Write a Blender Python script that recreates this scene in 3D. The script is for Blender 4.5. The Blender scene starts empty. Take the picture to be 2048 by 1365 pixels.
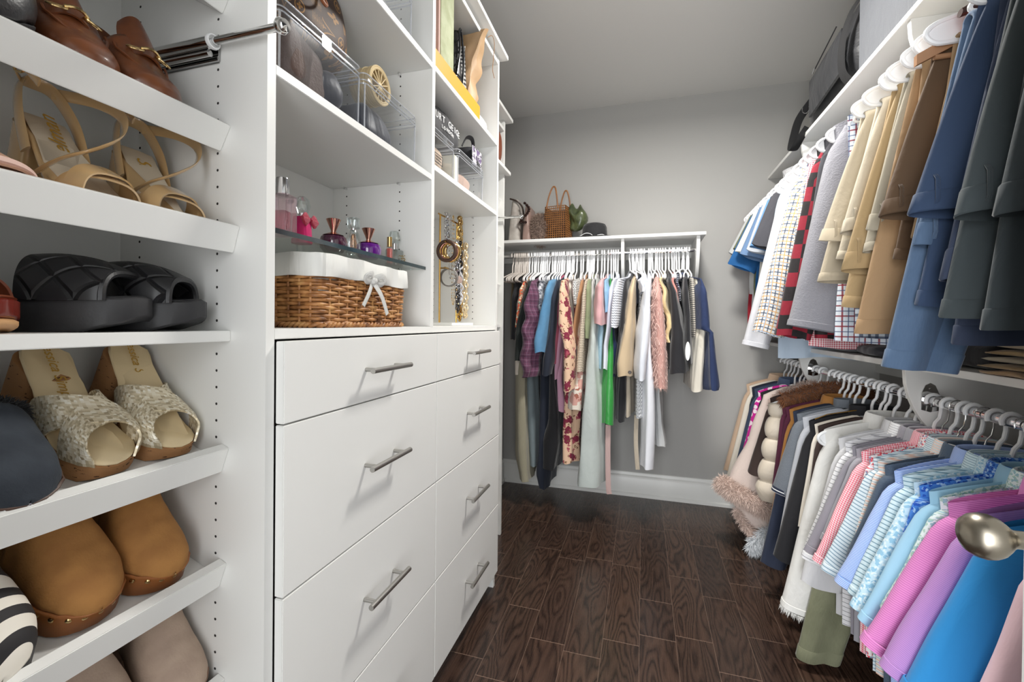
import bpy, bmesh, math, random
from mathutils import Vector, Matrix, noise
R = math.radians
PI = math.pi
scene = bpy.context.scene
COL = scene.collection

# ---------------------------------------------------------------- camera
cam_data = bpy.data.cameras.new('camera')
cam = bpy.data.objects.new('camera', cam_data)
COL.objects.link(cam)
scene.camera = cam
cam_data.sensor_width = 36.0
cam_data.lens = 36.0 * 883.0 / 2048.0
cam_data.shift_x = 2.0 / 2048.0
cam_data.shift_y = -31.5 / 2048.0
cam_data.clip_start = 0.02
def _cam():
    yaw, pit, rol = R(16.64), R(-.38), R(-.5636)
    f = Vector((-math.sin(yaw)*math.cos(pit), math.cos(yaw)*math.cos(pit), math.sin(pit)))
    r0 = Vector((math.cos(yaw), math.sin(yaw), 0)); u0 = r0.cross(f)
    r = math.cos(rol)*r0 - math.sin(rol)*u0
    u = math.sin(rol)*r0 + math.cos(rol)*u0
    m = Matrix((r, u, -f)).transposed().to_4x4()
    m.translation = (0, 0, 1.2)
    return m
cam.matrix_world = _cam()

# ---------------------------------------------------------------- world, lights, exposure
W = bpy.data.worlds.new('world'); scene.world = W
W.use_nodes = True
W.node_tree.nodes['Background'].inputs[0].default_value = (.95, .98, 1, 1)
W.node_tree.nodes['Background'].inputs[1].default_value = .35
vs = scene.view_settings
vs.view_transform = 'Standard'; vs.look = 'None'; vs.exposure = 0.0; vs.gamma = 1.0; vs.use_curve_mapping = False

def area(name, loc, rot, sx, sy, power, color, shape='RECTANGLE', spread=180):
    l = bpy.data.lights.new(name, 'AREA'); l.shape = shape; l.size = sx; l.size_y = sy
    l.energy = power; l.color = color; l.spread = R(spread)
    o = bpy.data.objects.new(name, l); COL.objects.link(o)
    o.location = loc; o.rotation_euler = rot
    return o
# flush ceiling lamp above the aisle, daylight fill through the doorway behind the camera, and two added fills
area('ceiling_lamp_light', (.18, 1.80, 2.60), (0, 0, 0), .34, .34, 40, (1, .97, .92), 'DISK')
area('back_wall_fill', (-.40, -1.5, 1.15), (R(90), 0, R(-6)), .7, 2.2, 42, (.96, .98, 1))  # added fill, set off to the left to brighten the low back wall
area('hallway_daylight', (.05, -1.55, 1.25), (R(90), 0, 0), 1.6, 2.2, 60, (.96, .98, 1))
area('low_rod_fill', (.0, -.26, 1.0), (R(90), 0, R(-14)), .7, 1.9, 4.0, (.97, .98, 1))  # added fill close to the camera, lifting the hooks under the low shelf

# ---------------------------------------------------------------- mesh helpers
class MB:
    def __init__(s): s.v = []; s.f = []; s.uv = []; s.fm = []; s.m = 0
    def add(s, p, uv=(0, 0)):
        s.v.append(tuple(p)); s.uv.append(uv); return len(s.v) - 1
    def face(s, *i): s.f.append(tuple(i)); s.fm.append(s.m)
    def box(s, x0, x1, y0, y1, z0, z1, M=None):
        b = len(s.v)
        for z in (z0, z1):
            for x, y in ((x0, y0), (x1, y0), (x1, y1), (x0, y1)):
                p = Vector((x, y, z)); p = M @ p if M else p
                s.add(p, (x + y, z))
        for q in ((3,2,1,0), (4,5,6,7), (0,1,5,4), (1,2,6,5), (2,3,7,6), (3,0,4,7)):
            s.face(*[b + k for k in q])
        return s
    def rings(s, rs, closed=True, cap0=True, cap1=True, uvs=None):
        """skin a list of rings (each a list of points)"""
        n = len(rs[0]); b = len(s.v)
        for k, r in enumerate(rs):
            for i, p in enumerate(r): s.add(p, uvs[k][i] if uvs else (i / n, k / max(1, len(rs) - 1)))
        for k in range(len(rs) - 1):
            for i in range(n if closed else n - 1):
                j = (i + 1) % n
                s.face(b + k*n + i, b + k*n + j, b + (k+1)*n + j, b + (k+1)*n + i)
        if closed and cap0: s.face(*[b + i for i in range(n)][::-1])
        if closed and cap1: s.face(*[b + (len(rs)-1)*n + i for i in range(n)])
        return s
    def tube(s, pts, r=.005, n=8, cap=True, flat=1.0, up=None, closed=False):
        pts = [Vector(p) for p in pts]; N = len(pts)
        rr = r if isinstance(r, (list, tuple)) else [r] * N
        rs = []; nrm = None
        for k in range(N):
            a = pts[(k-1) % N] if (closed or k > 0) else pts[0]; c = pts[(k+1) % N] if (closed or k < N-1) else pts[-1]
            t = (c - a); t = t.normalized() if t.length > 1e-9 else Vector((0, 0, 1))
            if nrm is None:
                h = Vector(up) if up else (Vector((0, 0, 1)) if abs(t.z) < .9 else Vector((1, 0, 0)))
                nrm = (h - t * h.dot(t)).normalized()
            else:
                q = nrm - t * nrm.dot(t)
                nrm = q.normalized() if q.length > 1e-6 else nrm
            bi = t.cross(nrm)
            rs.append([pts[k] + nrm * (rr[k] * flat * math.cos(2*PI*i/n)) + bi * (rr[k] * math.sin(2*PI*i/n)) for i in range(n)])
        if closed: rs.append(rs[0])
        return s.rings(rs, True, cap and not closed, cap and not closed)
    def lathe(s, prof, c=(0, 0, 0), n=20, M=None, sx=1, sy=1, sq=0):
        rs = []
        for r, z in prof:
            ring = []
            for i in range(n):
                a = 2*PI*i/n; ca, sa = math.cos(a), math.sin(a)
                if sq:
                    k = (abs(ca)**sq + abs(sa)**sq) ** (-1/sq)
                else: k = 1
                p = Vector((r*k*ca*sx, r*k*sa*sy, z))
                p = (M @ p) if M else p
                ring.append(p + Vector(c))
            rs.append(ring)
        return s.rings(rs, True, prof[0][0] > 1e-6 or True, True)
    def sheet(s, fn, nu, nv, flip=False):
        """open grid; fn(u, v) -> (point, uv)"""
        b = len(s.v)
        for j in range(nv + 1):
            for i in range(nu + 1):
                p, uv = fn(i / nu, j / nv); s.add(p, uv)
        for j in range(nv):
            for i in range(nu):
                q = (b + j*(nu+1) + i, b + j*(nu+1) + i + 1, b + (j+1)*(nu+1) + i + 1, b + (j+1)*(nu+1) + i)
                s.face(*(q[::-1] if flip else q))
        return s
    def slab(s, fn, nu, nv, th):
        """grid given thickness th along its normals"""
        P = [[Vector(fn(i / nu, j / nv)[0]) for i in range(nu + 1)] for j in range(nv + 1)]
        U = [[fn(i / nu, j / nv)[1] for i in range(nu + 1)] for j in range(nv + 1)]
        b = len(s.v); n1 = (nu + 1) * (nv + 1)
        N = []
        for j in range(nv + 1):
            for i in range(nu + 1):
                du = P[j][min(i+1, nu)] - P[j][max(i-1, 0)]; dv = P[min(j+1, nv)][i] - P[max(j-1, 0)][i]
                n = du.cross(dv); N.append(n.normalized() if n.length > 1e-12 else Vector((0, 0, 1)))
        for sgn in (.5, -.5):
            for j in range(nv + 1):
                for i in range(nu + 1):
                    s.add(P[j][i] + N[j*(nu+1)+i] * th * sgn, U[j][i])
        for j in range(nv):
            for i in range(nu):
                q = (b + j*(nu+1) + i, b + j*(nu+1) + i + 1, b + (j+1)*(nu+1) + i + 1, b + (j+1)*(nu+1) + i)
                s.face(*q); s.face(*[k + n1 for k in q[::-1]])
        edge = [i for i in range(nu + 1)] + [j*(nu+1) + nu for j in range(1, nv + 1)] + [nv*(nu+1) + i for i in range(nu-1, -1, -1)] + [j*(nu+1) for j in range(nv-1, 0, -1)]
        for k in range(len(edge)):
            a, c = edge[k], edge[(k+1) % len(edge)]
            s.face(b + c, b + a, b + a + n1, b + c + n1)
        return s

def tag(o, label=None, cat=None, group=None, kind=None):
    if label: o['label'] = label
    if cat: o['category'] = cat
    if group: o['group'] = group
    if kind: o['kind'] = kind
    return o
def link(o, parent=None):
    COL.objects.link(o)
    if parent: o.parent = parent
    return o
def obj(name, mb, mats, parent=None, smooth=40, bevel=0, sub=0, loc=None, rot=None, weld=False):
    me = bpy.data.meshes.new(name)
    me.from_pydata(mb.v, [], mb.f)
    uvl = me.uv_layers.new(name='UVMap')
    li = [0] * len(me.loops); me.loops.foreach_get('vertex_index', li)
    uvl.data.foreach_set('uv', [c for k in li for c in mb.uv[k]])
    ms = mats if isinstance(mats, (list, tuple)) else [mats]
    for m in ms: me.materials.append(m)
    if len(ms) > 1: me.polygons.foreach_set('material_index', mb.fm)
    bm = bmesh.new(); bm.from_mesh(me)
    if weld: bmesh.ops.remove_doubles(bm, verts=bm.verts, dist=1e-5)
    bmesh.ops.recalc_face_normals(bm, faces=bm.faces)
    if bevel:
        es = [e for e in bm.edges if len(e.link_faces) == 2 and e.calc_face_angle(0) > .5]
        bmesh.ops.bevel(bm, geom=es, offset=bevel, segments=2, affect='EDGES', clamp_overlap=True)
    bm.to_mesh(me); bm.free()
    if smooth:
        me.polygons.foreach_set('use_smooth', [True] * len(me.polygons))
        me.set_sharp_from_angle(angle=R(smooth))
    o = bpy.data.objects.new(name, me)
    link(o, parent)
    if loc: o.location = loc
    if rot: o.rotation_euler = rot
    if sub:
        m = o.modifiers.new('sub', 'SUBSURF'); m.levels = sub; m.render_levels = sub
    return o
def bx(name, mat, b, parent=None, bevel=.0012, M=None):
    return obj(name, MB().box(*b, M=M), mat, parent, 40, bevel)
def thing(name, label, cat, loc=(0, 0, 0), rot=(0, 0, 0), group=None):
    o = bpy.data.objects.new(name, None); COL.objects.link(o); o.empty_display_size = .05
    o.location = loc; o.rotation_euler = rot
    return tag(o, label, cat, group)
def dup(root, loc=None, rot=None, label=None, group=None, mats=None):
    """copy of a thing with copies of its parts and sub-parts (mesh data shared)"""
    r = root.copy(); COL.objects.link(r)
    if loc: r.location = loc
    if rot: r.rotation_euler = rot
    tag(r, label, None, group)
    for ch in list(root.children):
        c = ch.copy(); COL.objects.link(c); c.parent = r
        for g in list(ch.children):
            d = g.copy(); COL.objects.link(d); d.parent = c
    return r
def smoothpts(ctrl, n=8, closed=False):
    """Catmull-Rom through control points"""
    c = [Vector(p) for p in ctrl]; N = len(c); out = []
    segs = N if closed else N - 1
    for k in range(segs):
        if closed: p0, p1, p2, p3 = c[(k-1) % N], c[k], c[(k+1) % N], c[(k+2) % N]
        else: p0, p1, p2, p3 = c[max(k-1, 0)], c[k], c[k+1], c[min(k+2, N-1)]
        for i in range(n):
            t = i / n
            out.append(.5*((2*p1) + (p2-p0)*t + (2*p0-5*p1+4*p2-p3)*t*t + (3*p1-p0-3*p2+p3)*t**3))
    if not closed: out.append(c[-1])
    return out
def lerp(tab, t):
    """piecewise-linear table [(t, value or tuple)]"""
    if t <= tab[0][0]: return tab[0][1]
    for (a, x), (b, y) in zip(tab, tab[1:]):
        if t <= b:
            k = (t - a) / (b - a)
            k = k*k*(3-2*k)*.5 + k*.5
            return tuple(p + (q-p)*k for p, q in zip(x, y)) if isinstance(x, tuple) else x + (y-x)*k
    return tab[-1][1]

# ---------------------------------------------------------------- material helpers
def lin(c):
    """sRGB 0-255 -> linear"""
    return tuple(((x/255)/12.92 if x/255 <= .04045 else ((x/255+.055)/1.055)**2.4) for x in c) + (1,)
class NT:
    def __init__(s, name, rough=.5, metal=0, base=(128,128,128), **kw):
        s.m = bpy.data.materials.new(name); s.m.use_nodes = True
        s.t = s.m.node_tree; s.b = s.t.nodes['Principled BSDF']
        s.b.inputs['Base Color'].default_value = lin(base)
        s.b.inputs['Roughness'].default_value = rough; s.b.inputs['Metallic'].default_value = metal
        for k, v in kw.items(): s.b.inputs[k.replace('_', ' ')].default_value = v
    def n(s, typ, ins=None, **props):
        nd = s.t.nodes.new('ShaderNode' + typ)
        for k, v in props.items(): setattr(nd, k, v)
        for k, v in (ins or {}).items():
            if isinstance(v, tuple) and len(v) == 2 and hasattr(v[0], 'outputs'):
                s.t.links.new(v[0].outputs[v[1]], nd.inputs[k])
            elif hasattr(v, 'outputs'): s.t.links.new(v.outputs[0], nd.inputs[k])
            else: nd.inputs[k].default_value = v
        return nd
    def math(s, op, a, b=0.0, c=0.0):
        return s.n('Math', {0: a, 1: b, 2: c}, operation=op)
    def mix(s, f, a, b):
        nd = s.t.nodes.new('ShaderNodeMix'); nd.data_type = 'RGBA'
        for k, v in ((0, f), (6, a), (7, b)):
            if isinstance(v, tuple) and len(v) == 2 and hasattr(v[0], 'outputs'): s.t.links.new(v[0].outputs[v[1]], nd.inputs[k])
            elif hasattr(v, 'outputs'):
                s.t.links.new(v.outputs[2] if v.bl_idname == 'ShaderNodeMix' else v.outputs[0], nd.inputs[k])
            else: nd.inputs[k].default_value = v
        return nd
    def color(s, nd):
        s.t.links.new(nd.outputs[2] if nd.bl_idname == 'ShaderNodeMix' else nd.outputs[0], s.b.inputs['Base Color'])
    def bump(s, h, strength=.3, dist=.002):
        bp = s.n('Bump', {'Height': h, 'Strength': strength, 'Distance': dist})
        s.t.links.new(bp.outputs[0], s.b.inputs['Normal'])
    def ramp(s, f, stops, interp='LINEAR'):
        nd = s.n('ValToRGB', {0: f}); cr = nd.color_ramp; cr.interpolation = interp
        while len(cr.elements) < len(stops): cr.elements.new(.5)
        for e, (p, c) in zip(cr.elements, stops): e.position = p; e.color = c
        return nd
def plain(name, base, rough=.5, metal=0, bump=0, bscale=200, **kw):
    t = NT(name, rough, metal, base, **kw)
    if bump:
        co = t.n('TexCoord')
        nz = t.n('TexNoise', {'Vector': (co, 'Object'), 'Scale': bscale, 'Detail': 3.0})
        t.bump((nz, 0), bump, .002)
    return t.m
# ================================================================ structure
WHITE = plain('white_melamine', (234, 234, 231), .42)
TRIM = plain('white_trim_paint', (228, 228, 224), .35)
CHROME = plain('polished_chrome', (225, 225, 225), .08, 1)
STEEL = plain('brushed_nickel', (176, 174, 170), .32, 1)
HOLE = plain('dark_hole', (40, 38, 36), .8)
def wallmat(name, c):
    t = NT(name, .75, 0, c)
    co = t.n('TexCoord'); nz = t.n('TexNoise', {'Vector': (co, 'Object'), 'Scale': 140.0, 'Detail': 4.0})
    t.bump((nz, 0), .08, .001); return t.m
WALL = wallmat('grey_wall_paint', (174, 173, 170))
CEIL = wallmat('ceiling_paint', (214, 213, 210))
def floor_mat():
    t = NT('dark_oak_planks', .3, 0)
    co = t.n('TexCoord'); sp = t.n('SeparateXYZ', {0: (co, 'Object')})
    pw, pl = .133, .92
    xs = t.math('MULTIPLY', (sp, 0), 1/pw); xi = t.math('FLOOR', xs); xf = t.math('FRACT', xs)
    h = t.n('TexWhiteNoise', {'W': xi}, noise_dimensions='1D')
    yo = t.math('ADD', t.math('MULTIPLY', (sp, 1), 1/pl), t.math('MULTIPLY', (h, 0), 7.0))
    yi = t.math('FLOOR', yo); yf = t.math('FRACT', yo)
    # some boards are cut short: a second joint inside a board at a random place
    cmb = t.n('CombineXYZ', {0: xi, 1: yi}); h2 = t.n('TexWhiteNoise', {'Vector': cmb}, noise_dimensions='2D')
    cut = t.math('MULTIPLY_ADD', (h2, 0), .5, .25)
    side = t.math('GREATER_THAN', yf, cut)
    idv = t.n('CombineXYZ', {0: xi, 1: yi, 2: side})
    h3 = t.n('TexWhiteNoise', {'Vector': idv}, noise_dimensions='3D')
    # grain coordinates, shifted per board
    gx = t.math('MULTIPLY', (sp, 0), 11.0); gy = t.math('MULTIPLY', (sp, 1), 1.9)
    off = t.n('VectorMath', {0: (h3, 1), 'Scale': 40.0}, operation='SCALE')
    gc = t.n('VectorMath', {0: t.n('CombineXYZ', {0: gx, 1: gy}), 1: off}, operation='ADD')
    big = t.n('TexNoise', {'Vector': gc, 'Scale': .75, 'Detail': 2.0, 'Roughness': .45})
    rings = t.math('FRACT', t.math('MULTIPLY', (big, 0), 22.0))
    rng = t.math('POWER', t.math('ABSOLUTE', t.math('MULTIPLY_ADD', rings, 2.0, -1.0)), 1.6)
    fx = t.math('MULTIPLY', (sp, 0), 260.0); fy = t.math('MULTIPLY', (sp, 1), 9.0)
    fin = t.n('TexNoise', {'Vector': t.n('CombineXYZ', {0: fx, 1: fy}), 'Scale': 1.0, 'Detail': 3.0, 'Roughness': .6})
    c1 = t.mix((h3, 0), lin((80, 60, 49)), lin((60, 45, 38)))
    c2 = t.mix(t.math('MULTIPLY', rng, .88), c1, lin((26, 17, 14)))
    c3 = t.mix(t.math('MULTIPLY', t.math('SUBTRACT', (fin, 0), .46), .9), c2, lin((98, 70, 58)))
    # seams, with the bevel highlight painted in as a pale colour
    ex = t.math('LESS_THAN', t.math('MINIMUM', xf, t.math('SUBTRACT', 1.0, xf)), .007)
    ey = t.math('LESS_THAN', t.math('MINIMUM', yf, t.math('SUBTRACT', 1.0, yf)), .0014)
    ec = t.math('LESS_THAN', t.math('ABSOLUTE', t.math('SUBTRACT', yf, cut)), .0012)
    xw = t.math('GREATER_THAN', t.math('FRACT', t.math('MULTIPLY', (h3, 0), 13.7)), .35)
    ew = t.math('MAXIMUM', ey, ec)
    seam = t.math('MAXIMUM', t.math('MULTIPLY', ex, .42), t.math('MULTIPLY', ew, .75))
    c4 = t.mix(seam, c3, lin((150, 124, 108)))
    t.color(c4)
    rgh = t.math('MULTIPLY_ADD', (fin, 0), .22, .17)
    t.t.links.new(rgh.outputs[0], t.b.inputs['Roughness'])
    t.bump(t.math('SUBTRACT', t.math('MULTIPLY', (fin, 0), .4), t.math('MULTIPLY', rng, .35)), .22, .001)
    return t.m
FLOOR = floor_mat()
XL, XR, YB, YF, ZC = -1.005, 1.115, 3.19, -.12, 2.735
def S(name, b, m, bevel=0): return tag(bx(name, m, b, None, bevel), kind='structure')
S('floor', (-1.3, 1.4, -1.6, 3.4, -.05, 0), FLOOR)
S('ceiling', (-1.3, 1.4, -1.6, 3.4, ZC, ZC + .05), CEIL)
S('wall_left', (XL - .1, XL, YF, 3.3, 0, ZC), WALL)
S('wall_right', (XR, XR + .1, YF, 3.3, 0, ZC), WALL)
S('wall_back', (XL - .1, XR + .1, YB, YB + .1, 0, ZC), WALL)
# front wall with the doorway the camera stands in
fw = MB(); fw.box(XL - .1, -.40, YF - .11, YF, 0, ZC); fw.box(.50, XR + .1, YF - .11, YF, 0, ZC); fw.box(-.40, .50, YF - .11, YF, 2.05, ZC)
tag(obj('wall_front', fw, WALL), kind='structure')
# baseboards: tall profiled board with a cap moulding and a shoe moulding
def baseboard(name, p0, p1, inward):
    prof = [(0, 0), (.024, 0), (.024, .018), (.016, .026), (.016, .118), (.0135, .124), (.0135, .140), (.009, .146), (.007, .158), (.004, .164), (0, .166)]
    a, b, n = Vector(p0), Vector(p1), Vector(inward)
    mb = MB(); mb.rings([[q + n*x + Vector((0, 0, z)) for x, z in prof] for q in (a, b)])
    return tag(obj(name, mb, TRIM, None, 25), kind='structure')
baseboard('baseboard_back', (XL, YB, 0), (XR, YB, 0), (0, -1, 0))
baseboard('baseboard_right', (XR, YF, 0), (XR, YB - .025, 0), (-1, 0, 0))
baseboard('baseboard_left', (XL, 2.42, 0), (XL, YB - .025, 0), (1, 0, 0))

# ---- ceiling lamp (just above the picture)
LAMPGLASS = NT('lamp_glass', .4, 0, (250, 246, 238)); LAMPGLASS.b.inputs['Emission Color'].default_value = (1, .96, .9, 1); LAMPGLASS.b.inputs['Emission Strength'].default_value = 2.0
t_ = thing('ceiling_light', 'round flush ceiling lamp over the middle of the aisle', 'ceiling light', (.18, 1.80, ZC))
obj('base', MB().lathe([(.0, 0), (.17, 0), (.17, -.025), (.16, -.03), (0, -.03)], n=32), STEEL, t_)
obj('diffuser', MB().lathe([(.155, -.03), (.155, -.05), (.14, -.075), (.08, -.095), (0, -.1)], n=32), LAMPGLASS.m, t_)

# ---- panels and shelves of the left wall
FX = -.635                       # front edge plane of the deep tower
TP = .019
def holes(mb, y, s, xs, z0, z1, step=.0305, skip=()):
    """shelf-pin holes on a panel face at y (s = outward side)"""
    n = int((z1 - z0) / step)
    for x in xs:
        for k in range(n):
            z = z0 + k*step
            if any(a < z < b for a, b in skip): continue
            b0 = len(mb.v); N = 8
            for i in range(N):
                a = 2*PI*i/N
                mb.add((x + .0026*math.cos(a), y + s*.0003, z + .0026*math.sin(a)))
            mb.face(*range(b0, b0 + N))
def panel(root, name, y0, x0, x1, z0, z1, hl=None, hr=None):
    mb = MB(); mb.box(x0, x1, y0, y0 + TP, z0, z1); mb.m = 1
    for side, spec in ((0, hl), (1, hr)):
        if spec:
            for (za, zb) in spec: holes(mb, y0 if side == 0 else y0 + TP, -1 if side == 0 else 1, (x0 + .06, x1 - .112), za, zb)
    return obj(name, mb, [WHITE, HOLE], root, 0)
# --- shoe tower nearest the camera (its right side panel is shared with the drawer tower)
shoe = thing('shoe_tower', 'tall white shoe tower with slanted shelves, beside the wide drawers', 'shoe shelf', (XL, .02, 0))
drw = thing('drawer_tower', 'tall white closet tower with eight drawers under open shelves', 'cabinet', (XL, .62, 0))
far = thing('narrow_shoe_tower', 'narrow white shoe tower between the drawers and the back wall', 'shoe shelf', (XL, 1.90, 0))
def adopt(o, root):
    o.parent = root; o.matrix_parent_inverse = Matrix.Translation(-Vector(root.location)); return o
def pb(root, name, b, bevel=.0012, mat=None): return adopt(bx(name, mat or WHITE, b, None, bevel), root)
ZT = 2.39
adopt(panel(None, 'side_panel', .001, XL, FX, 0, ZT), shoe)
adopt(panel(None, 'side_panel', .62, XL, FX, 0, ZT, hl=[(.10, 2.3)], hr=[(1.215, 2.36)]), drw)
adopt(panel(None, 'divider_panel', 1.247, XL, FX, 1.184, ZT, hl=[(1.215, 2.36)], hr=[(1.215, 2.36)]), drw)
adopt(panel(None, 'side_panel', 1.883, XL, FX, 0, ZT, hl=[(1.215, 2.36)]), drw)
for r_, y0, y1 in ((shoe, .02, .62), (drw, .639, 1.883)):
    pb(r_, 'back_panel', (XL, XL + .006, y0, y1, .08 if r_ is shoe else 1.17, ZT), 0)
# drawer tower shelves
for y0, y1, zs in ((.639, 1.247, (1.640, 1.987)), (1.266, 1.883, (1.678, 1.990))):
    for z in zs: 
        sh = pb(drw, 'shelf', (XL + .006, FX, y0, y1, z, z + TP))
        for x in (FX - .112, XL + .06):
            mb = MB(); mb.lathe([(.004, 0), (.004, .012), (.0, .012)], n=8, M=Matrix.Rotation(R(-90), 4, 'X'), c=(x, y1 - .013, z - .004))
            adopt(obj('shelf_pin', mb, CHROME), drw)
pb(drw, 'worktop', (XL + .006, FX, .639, 1.883, 1.165, 1.184))
pb(drw, 'toe_kick', (FX - .05, FX - .031, .639, 1.883, 0, .075))
pb(drw, 'top_panel', (XL, FX + .035, .6205, 1.925, ZT, ZT + TP))
pb(drw, 'upper_panel', (XL + .006, FX, .639, 1.883, ZT - .034, ZT - .015))
# drawers: fronts with a brushed bar handle
zl = [1.163, 1.011, .697, .384, .078]
DF = FX + .020
for c, (y0, y1) in enumerate(((.641, 1.2545), (1.2565, 1.884))):
    for k in range(4):
        zt, zb = zl[k] - .0015, zl[k+1] + .0015
        d = pb(drw, 'drawer', (FX + .001, DF, y0, y1, zb, zt), .0015)
        ym = (y0 + y1)/2; zm = (zt + zb)/2 + (.0 if k == 0 else .01)
        mb = MB()
        L = .085
        mb.tube([(DF + .034, ym - L, zm), (DF + .034, ym + L, zm)], .0065, 14)
        for q in (-.062, .062): mb.tube([(DF - .001, ym + q, zm), (DF + .034, ym + q, zm)], .005, 12)
        obj('handle', mb, STEEL, d)
# --- slanted shoe shelves with an upright front lip
def slant(root, y0, y1, xt, zt, ang, depth, lip=.049, th=TP):
    """xt, zt: outer top edge of the lip"""
    ux = Vector((-math.cos(ang), 0, math.sin(ang)))    # back and up along the shelf
    un = Vector((math.sin(ang), 0, math.cos(ang)))     # shelf normal
    top = Vector((xt, 0, zt))
    def slabq(name, a, da, dn0, dn1, o0):
        M = Matrix((( -ux).to_tuple(), (0, 1, 0), un.to_tuple())).transposed().to_4x4(); M.translation = o0
        return bx(name, WHITE, (a, da, y0, y1, dn0, dn1), None, .0012, M)
    base = top - un*lip
    s_ = slabq('shelf', -depth, -.018, 0, .016, base)
    l_ = slabq('front_lip', -.018, 0, 0, lip, base)
    adopt(s_, root); l_.parent = s_
    return s_
SH = [(-.712, 1.797, 30), (-.716, 1.549, 29), (-.694, 1.367, 17), (-.716, .967, 21), (-.720, .757, 20), (-.722, .545, 20)]
for x, z, a in SH: slant(shoe, .02, .62, x, z, R(a), .26 / math.cos(R(a)))
pb(shoe, 'shelf', (XL + .006, -.714, .02, .62, 1.161, 1.180))
pb(shoe, 'toe_kick', (FX - .05, FX - .031, .02, .62, 0, .075)); pb(shoe, 'shelf', (XL + .006, FX - .01, .02, .62, .075, .094))
pb(shoe, 'top_panel', (XL, FX + .035, -.02, .6195, ZT, ZT + TP))
# --- far narrow tower
FX2 = -.757
adopt(panel(None, 'side_panel', 2.362, XL, FX2, 0, 2.335, hl=[(.10, 2.30)]), far)
pb(far, 'back_panel', (XL, XL + .006, 1.903, 2.362, .08, 2.335), 0)
pb(far, 'top_panel', (XL, FX2 + .035, 1.903, 2.42, 2.335, 2.354))
pb(far, 'shelf', (XL + .006, FX2 + .03, 1.903, 2.40, 2.03, 2.049)); pb(far, 'shelf', (XL + .006, FX2, 1.903, 2.362, 2.27, 2.289))
pb(far, 'toe_kick', (FX2 - .05, FX2 - .031, 1.903, 2.362, 0, .06))
for z, a in ((1.885, 24), (1.62, 22), (1.41, 18), (.80, 15), (.60, 15), (.40, 15), (.155, 15)): slant(far, 1.903, 2.362, FX2 - .012, z, R(a), .19, .048)
for z in (1.19, .99): pb(far, 'shelf', (XL + .006, FX2 - .01, 1.903, 2.362, z - TP, z))

# ---- right wall: two runs of shelf with curved brackets and hanging rods
RS, RW = .758, XR
def bracket(root, y, zt, h=.30, depth=RW - RS, axis='x'):
    """panel whose front edge sweeps back in a curve to the wall"""
    pts = [(0, 0), (-depth*.97, 0), (-depth*.97, -.012)]
    for k in range(1, 13):
        a = k/12*PI/2
        pts.append((-depth*.97 + depth*.90*(1 - math.cos(a)), -.012 - (h - .012)*math.sin(a)))
    pts.append((0, -h))
    mb = MB()
    if axis == 'x': rs = [[(RW + x, y + d, zt + z) for x, z in pts] for d in (-TP/2, TP/2)]
    else: rs = [[(y + d, YB + x, zt + z) for x, z in pts] for d in (-TP/2, TP/2)]
    mb.rings(rs)
    return adopt(obj('bracket', mb, WHITE, None, 30, .001), root)
def rod(root, p0, p1, r=.0135):
    mb = MB(); mb.tube([p0, p1], r, 16)
    return adopt(obj('hanging_rod', mb, CHROME), root)
def flange(root, y, x, z):
    mb = MB()
    for s in (-1, 1):
        prof = [(-.022, -.03), (-.022, .02), (-.012, .045), (0, .052), (.012, .045), (.022, .02), (.022, -.03), (0, -.036)]
        mb.rings([[(x + a, y + s*(TP/2 + q), z + b) for a, b in prof] for q in (.0005, .004)])
        mb.lathe([(.019, 0), (.019, .012), (.0, .012)], n=16, M=Matrix.Rotation(R(-90*s), 4, 'X'), c=(x, y + s*(TP/2 + .003), z))
        mb.lathe([(.004, 0), (.003, .003), (0, .003)], n=8, M=Matrix.Rotation(R(-90*s), 4, 'X'), c=(x, y + s*(TP/2 + .004), z + .034))
    return adopt(obj('rod_flange', mb, CHROME), root)
up = thing('wall_shelf', 'high white shelf with hanging rod along the right wall', 'shelf', (RW, 1.5, 2.15))
lo = thing('wall_shelf', 'low white shelf with hanging rod along the right wall', 'shelf', (RW, 1.5, 1.09))
UZ, LZ, RX, URZ, LRZ = 2.154, 1.091, .83, 2.045, .978
for root, z, rz in ((up, UZ, URZ), (lo, LZ, LRZ)):
    pb(root, 'shelf', (RS, RW, -.05, YB, z - TP, z))
    pb(root, 'wall_cleat', (RW - .019, RW, -.05, YB, z - TP - .10, z - TP))
    for y in (.69, 1.645, 2.60): bracket(root, y, z - TP); flange(root, y, RX, rz)
    rod(root, (RX, -.03, rz), (RX, YB - .01, rz))
bk = thing('wall_shelf', 'white shelf with hanging rod along the back wall', 'shelf', (-.3, YB, 1.74))
BZ, BRZ, BRY = 1.75, 1.655, 2.92
pb(bk, 'shelf', (XL, .352, YB - .36, YB, BZ - TP, BZ))
pb(bk, 'wall_cleat', (XL, .352, YB - .019, YB, BZ - TP - .09, BZ - TP))
bracket(bk, -.128, BZ - TP, .34, .345, 'y'); bracket(bk, .313, BZ - TP, .34, .345, 'y')
rod(bk, (XL + .01, BRY, BRZ), (.304, BRY, BRZ))
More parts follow.
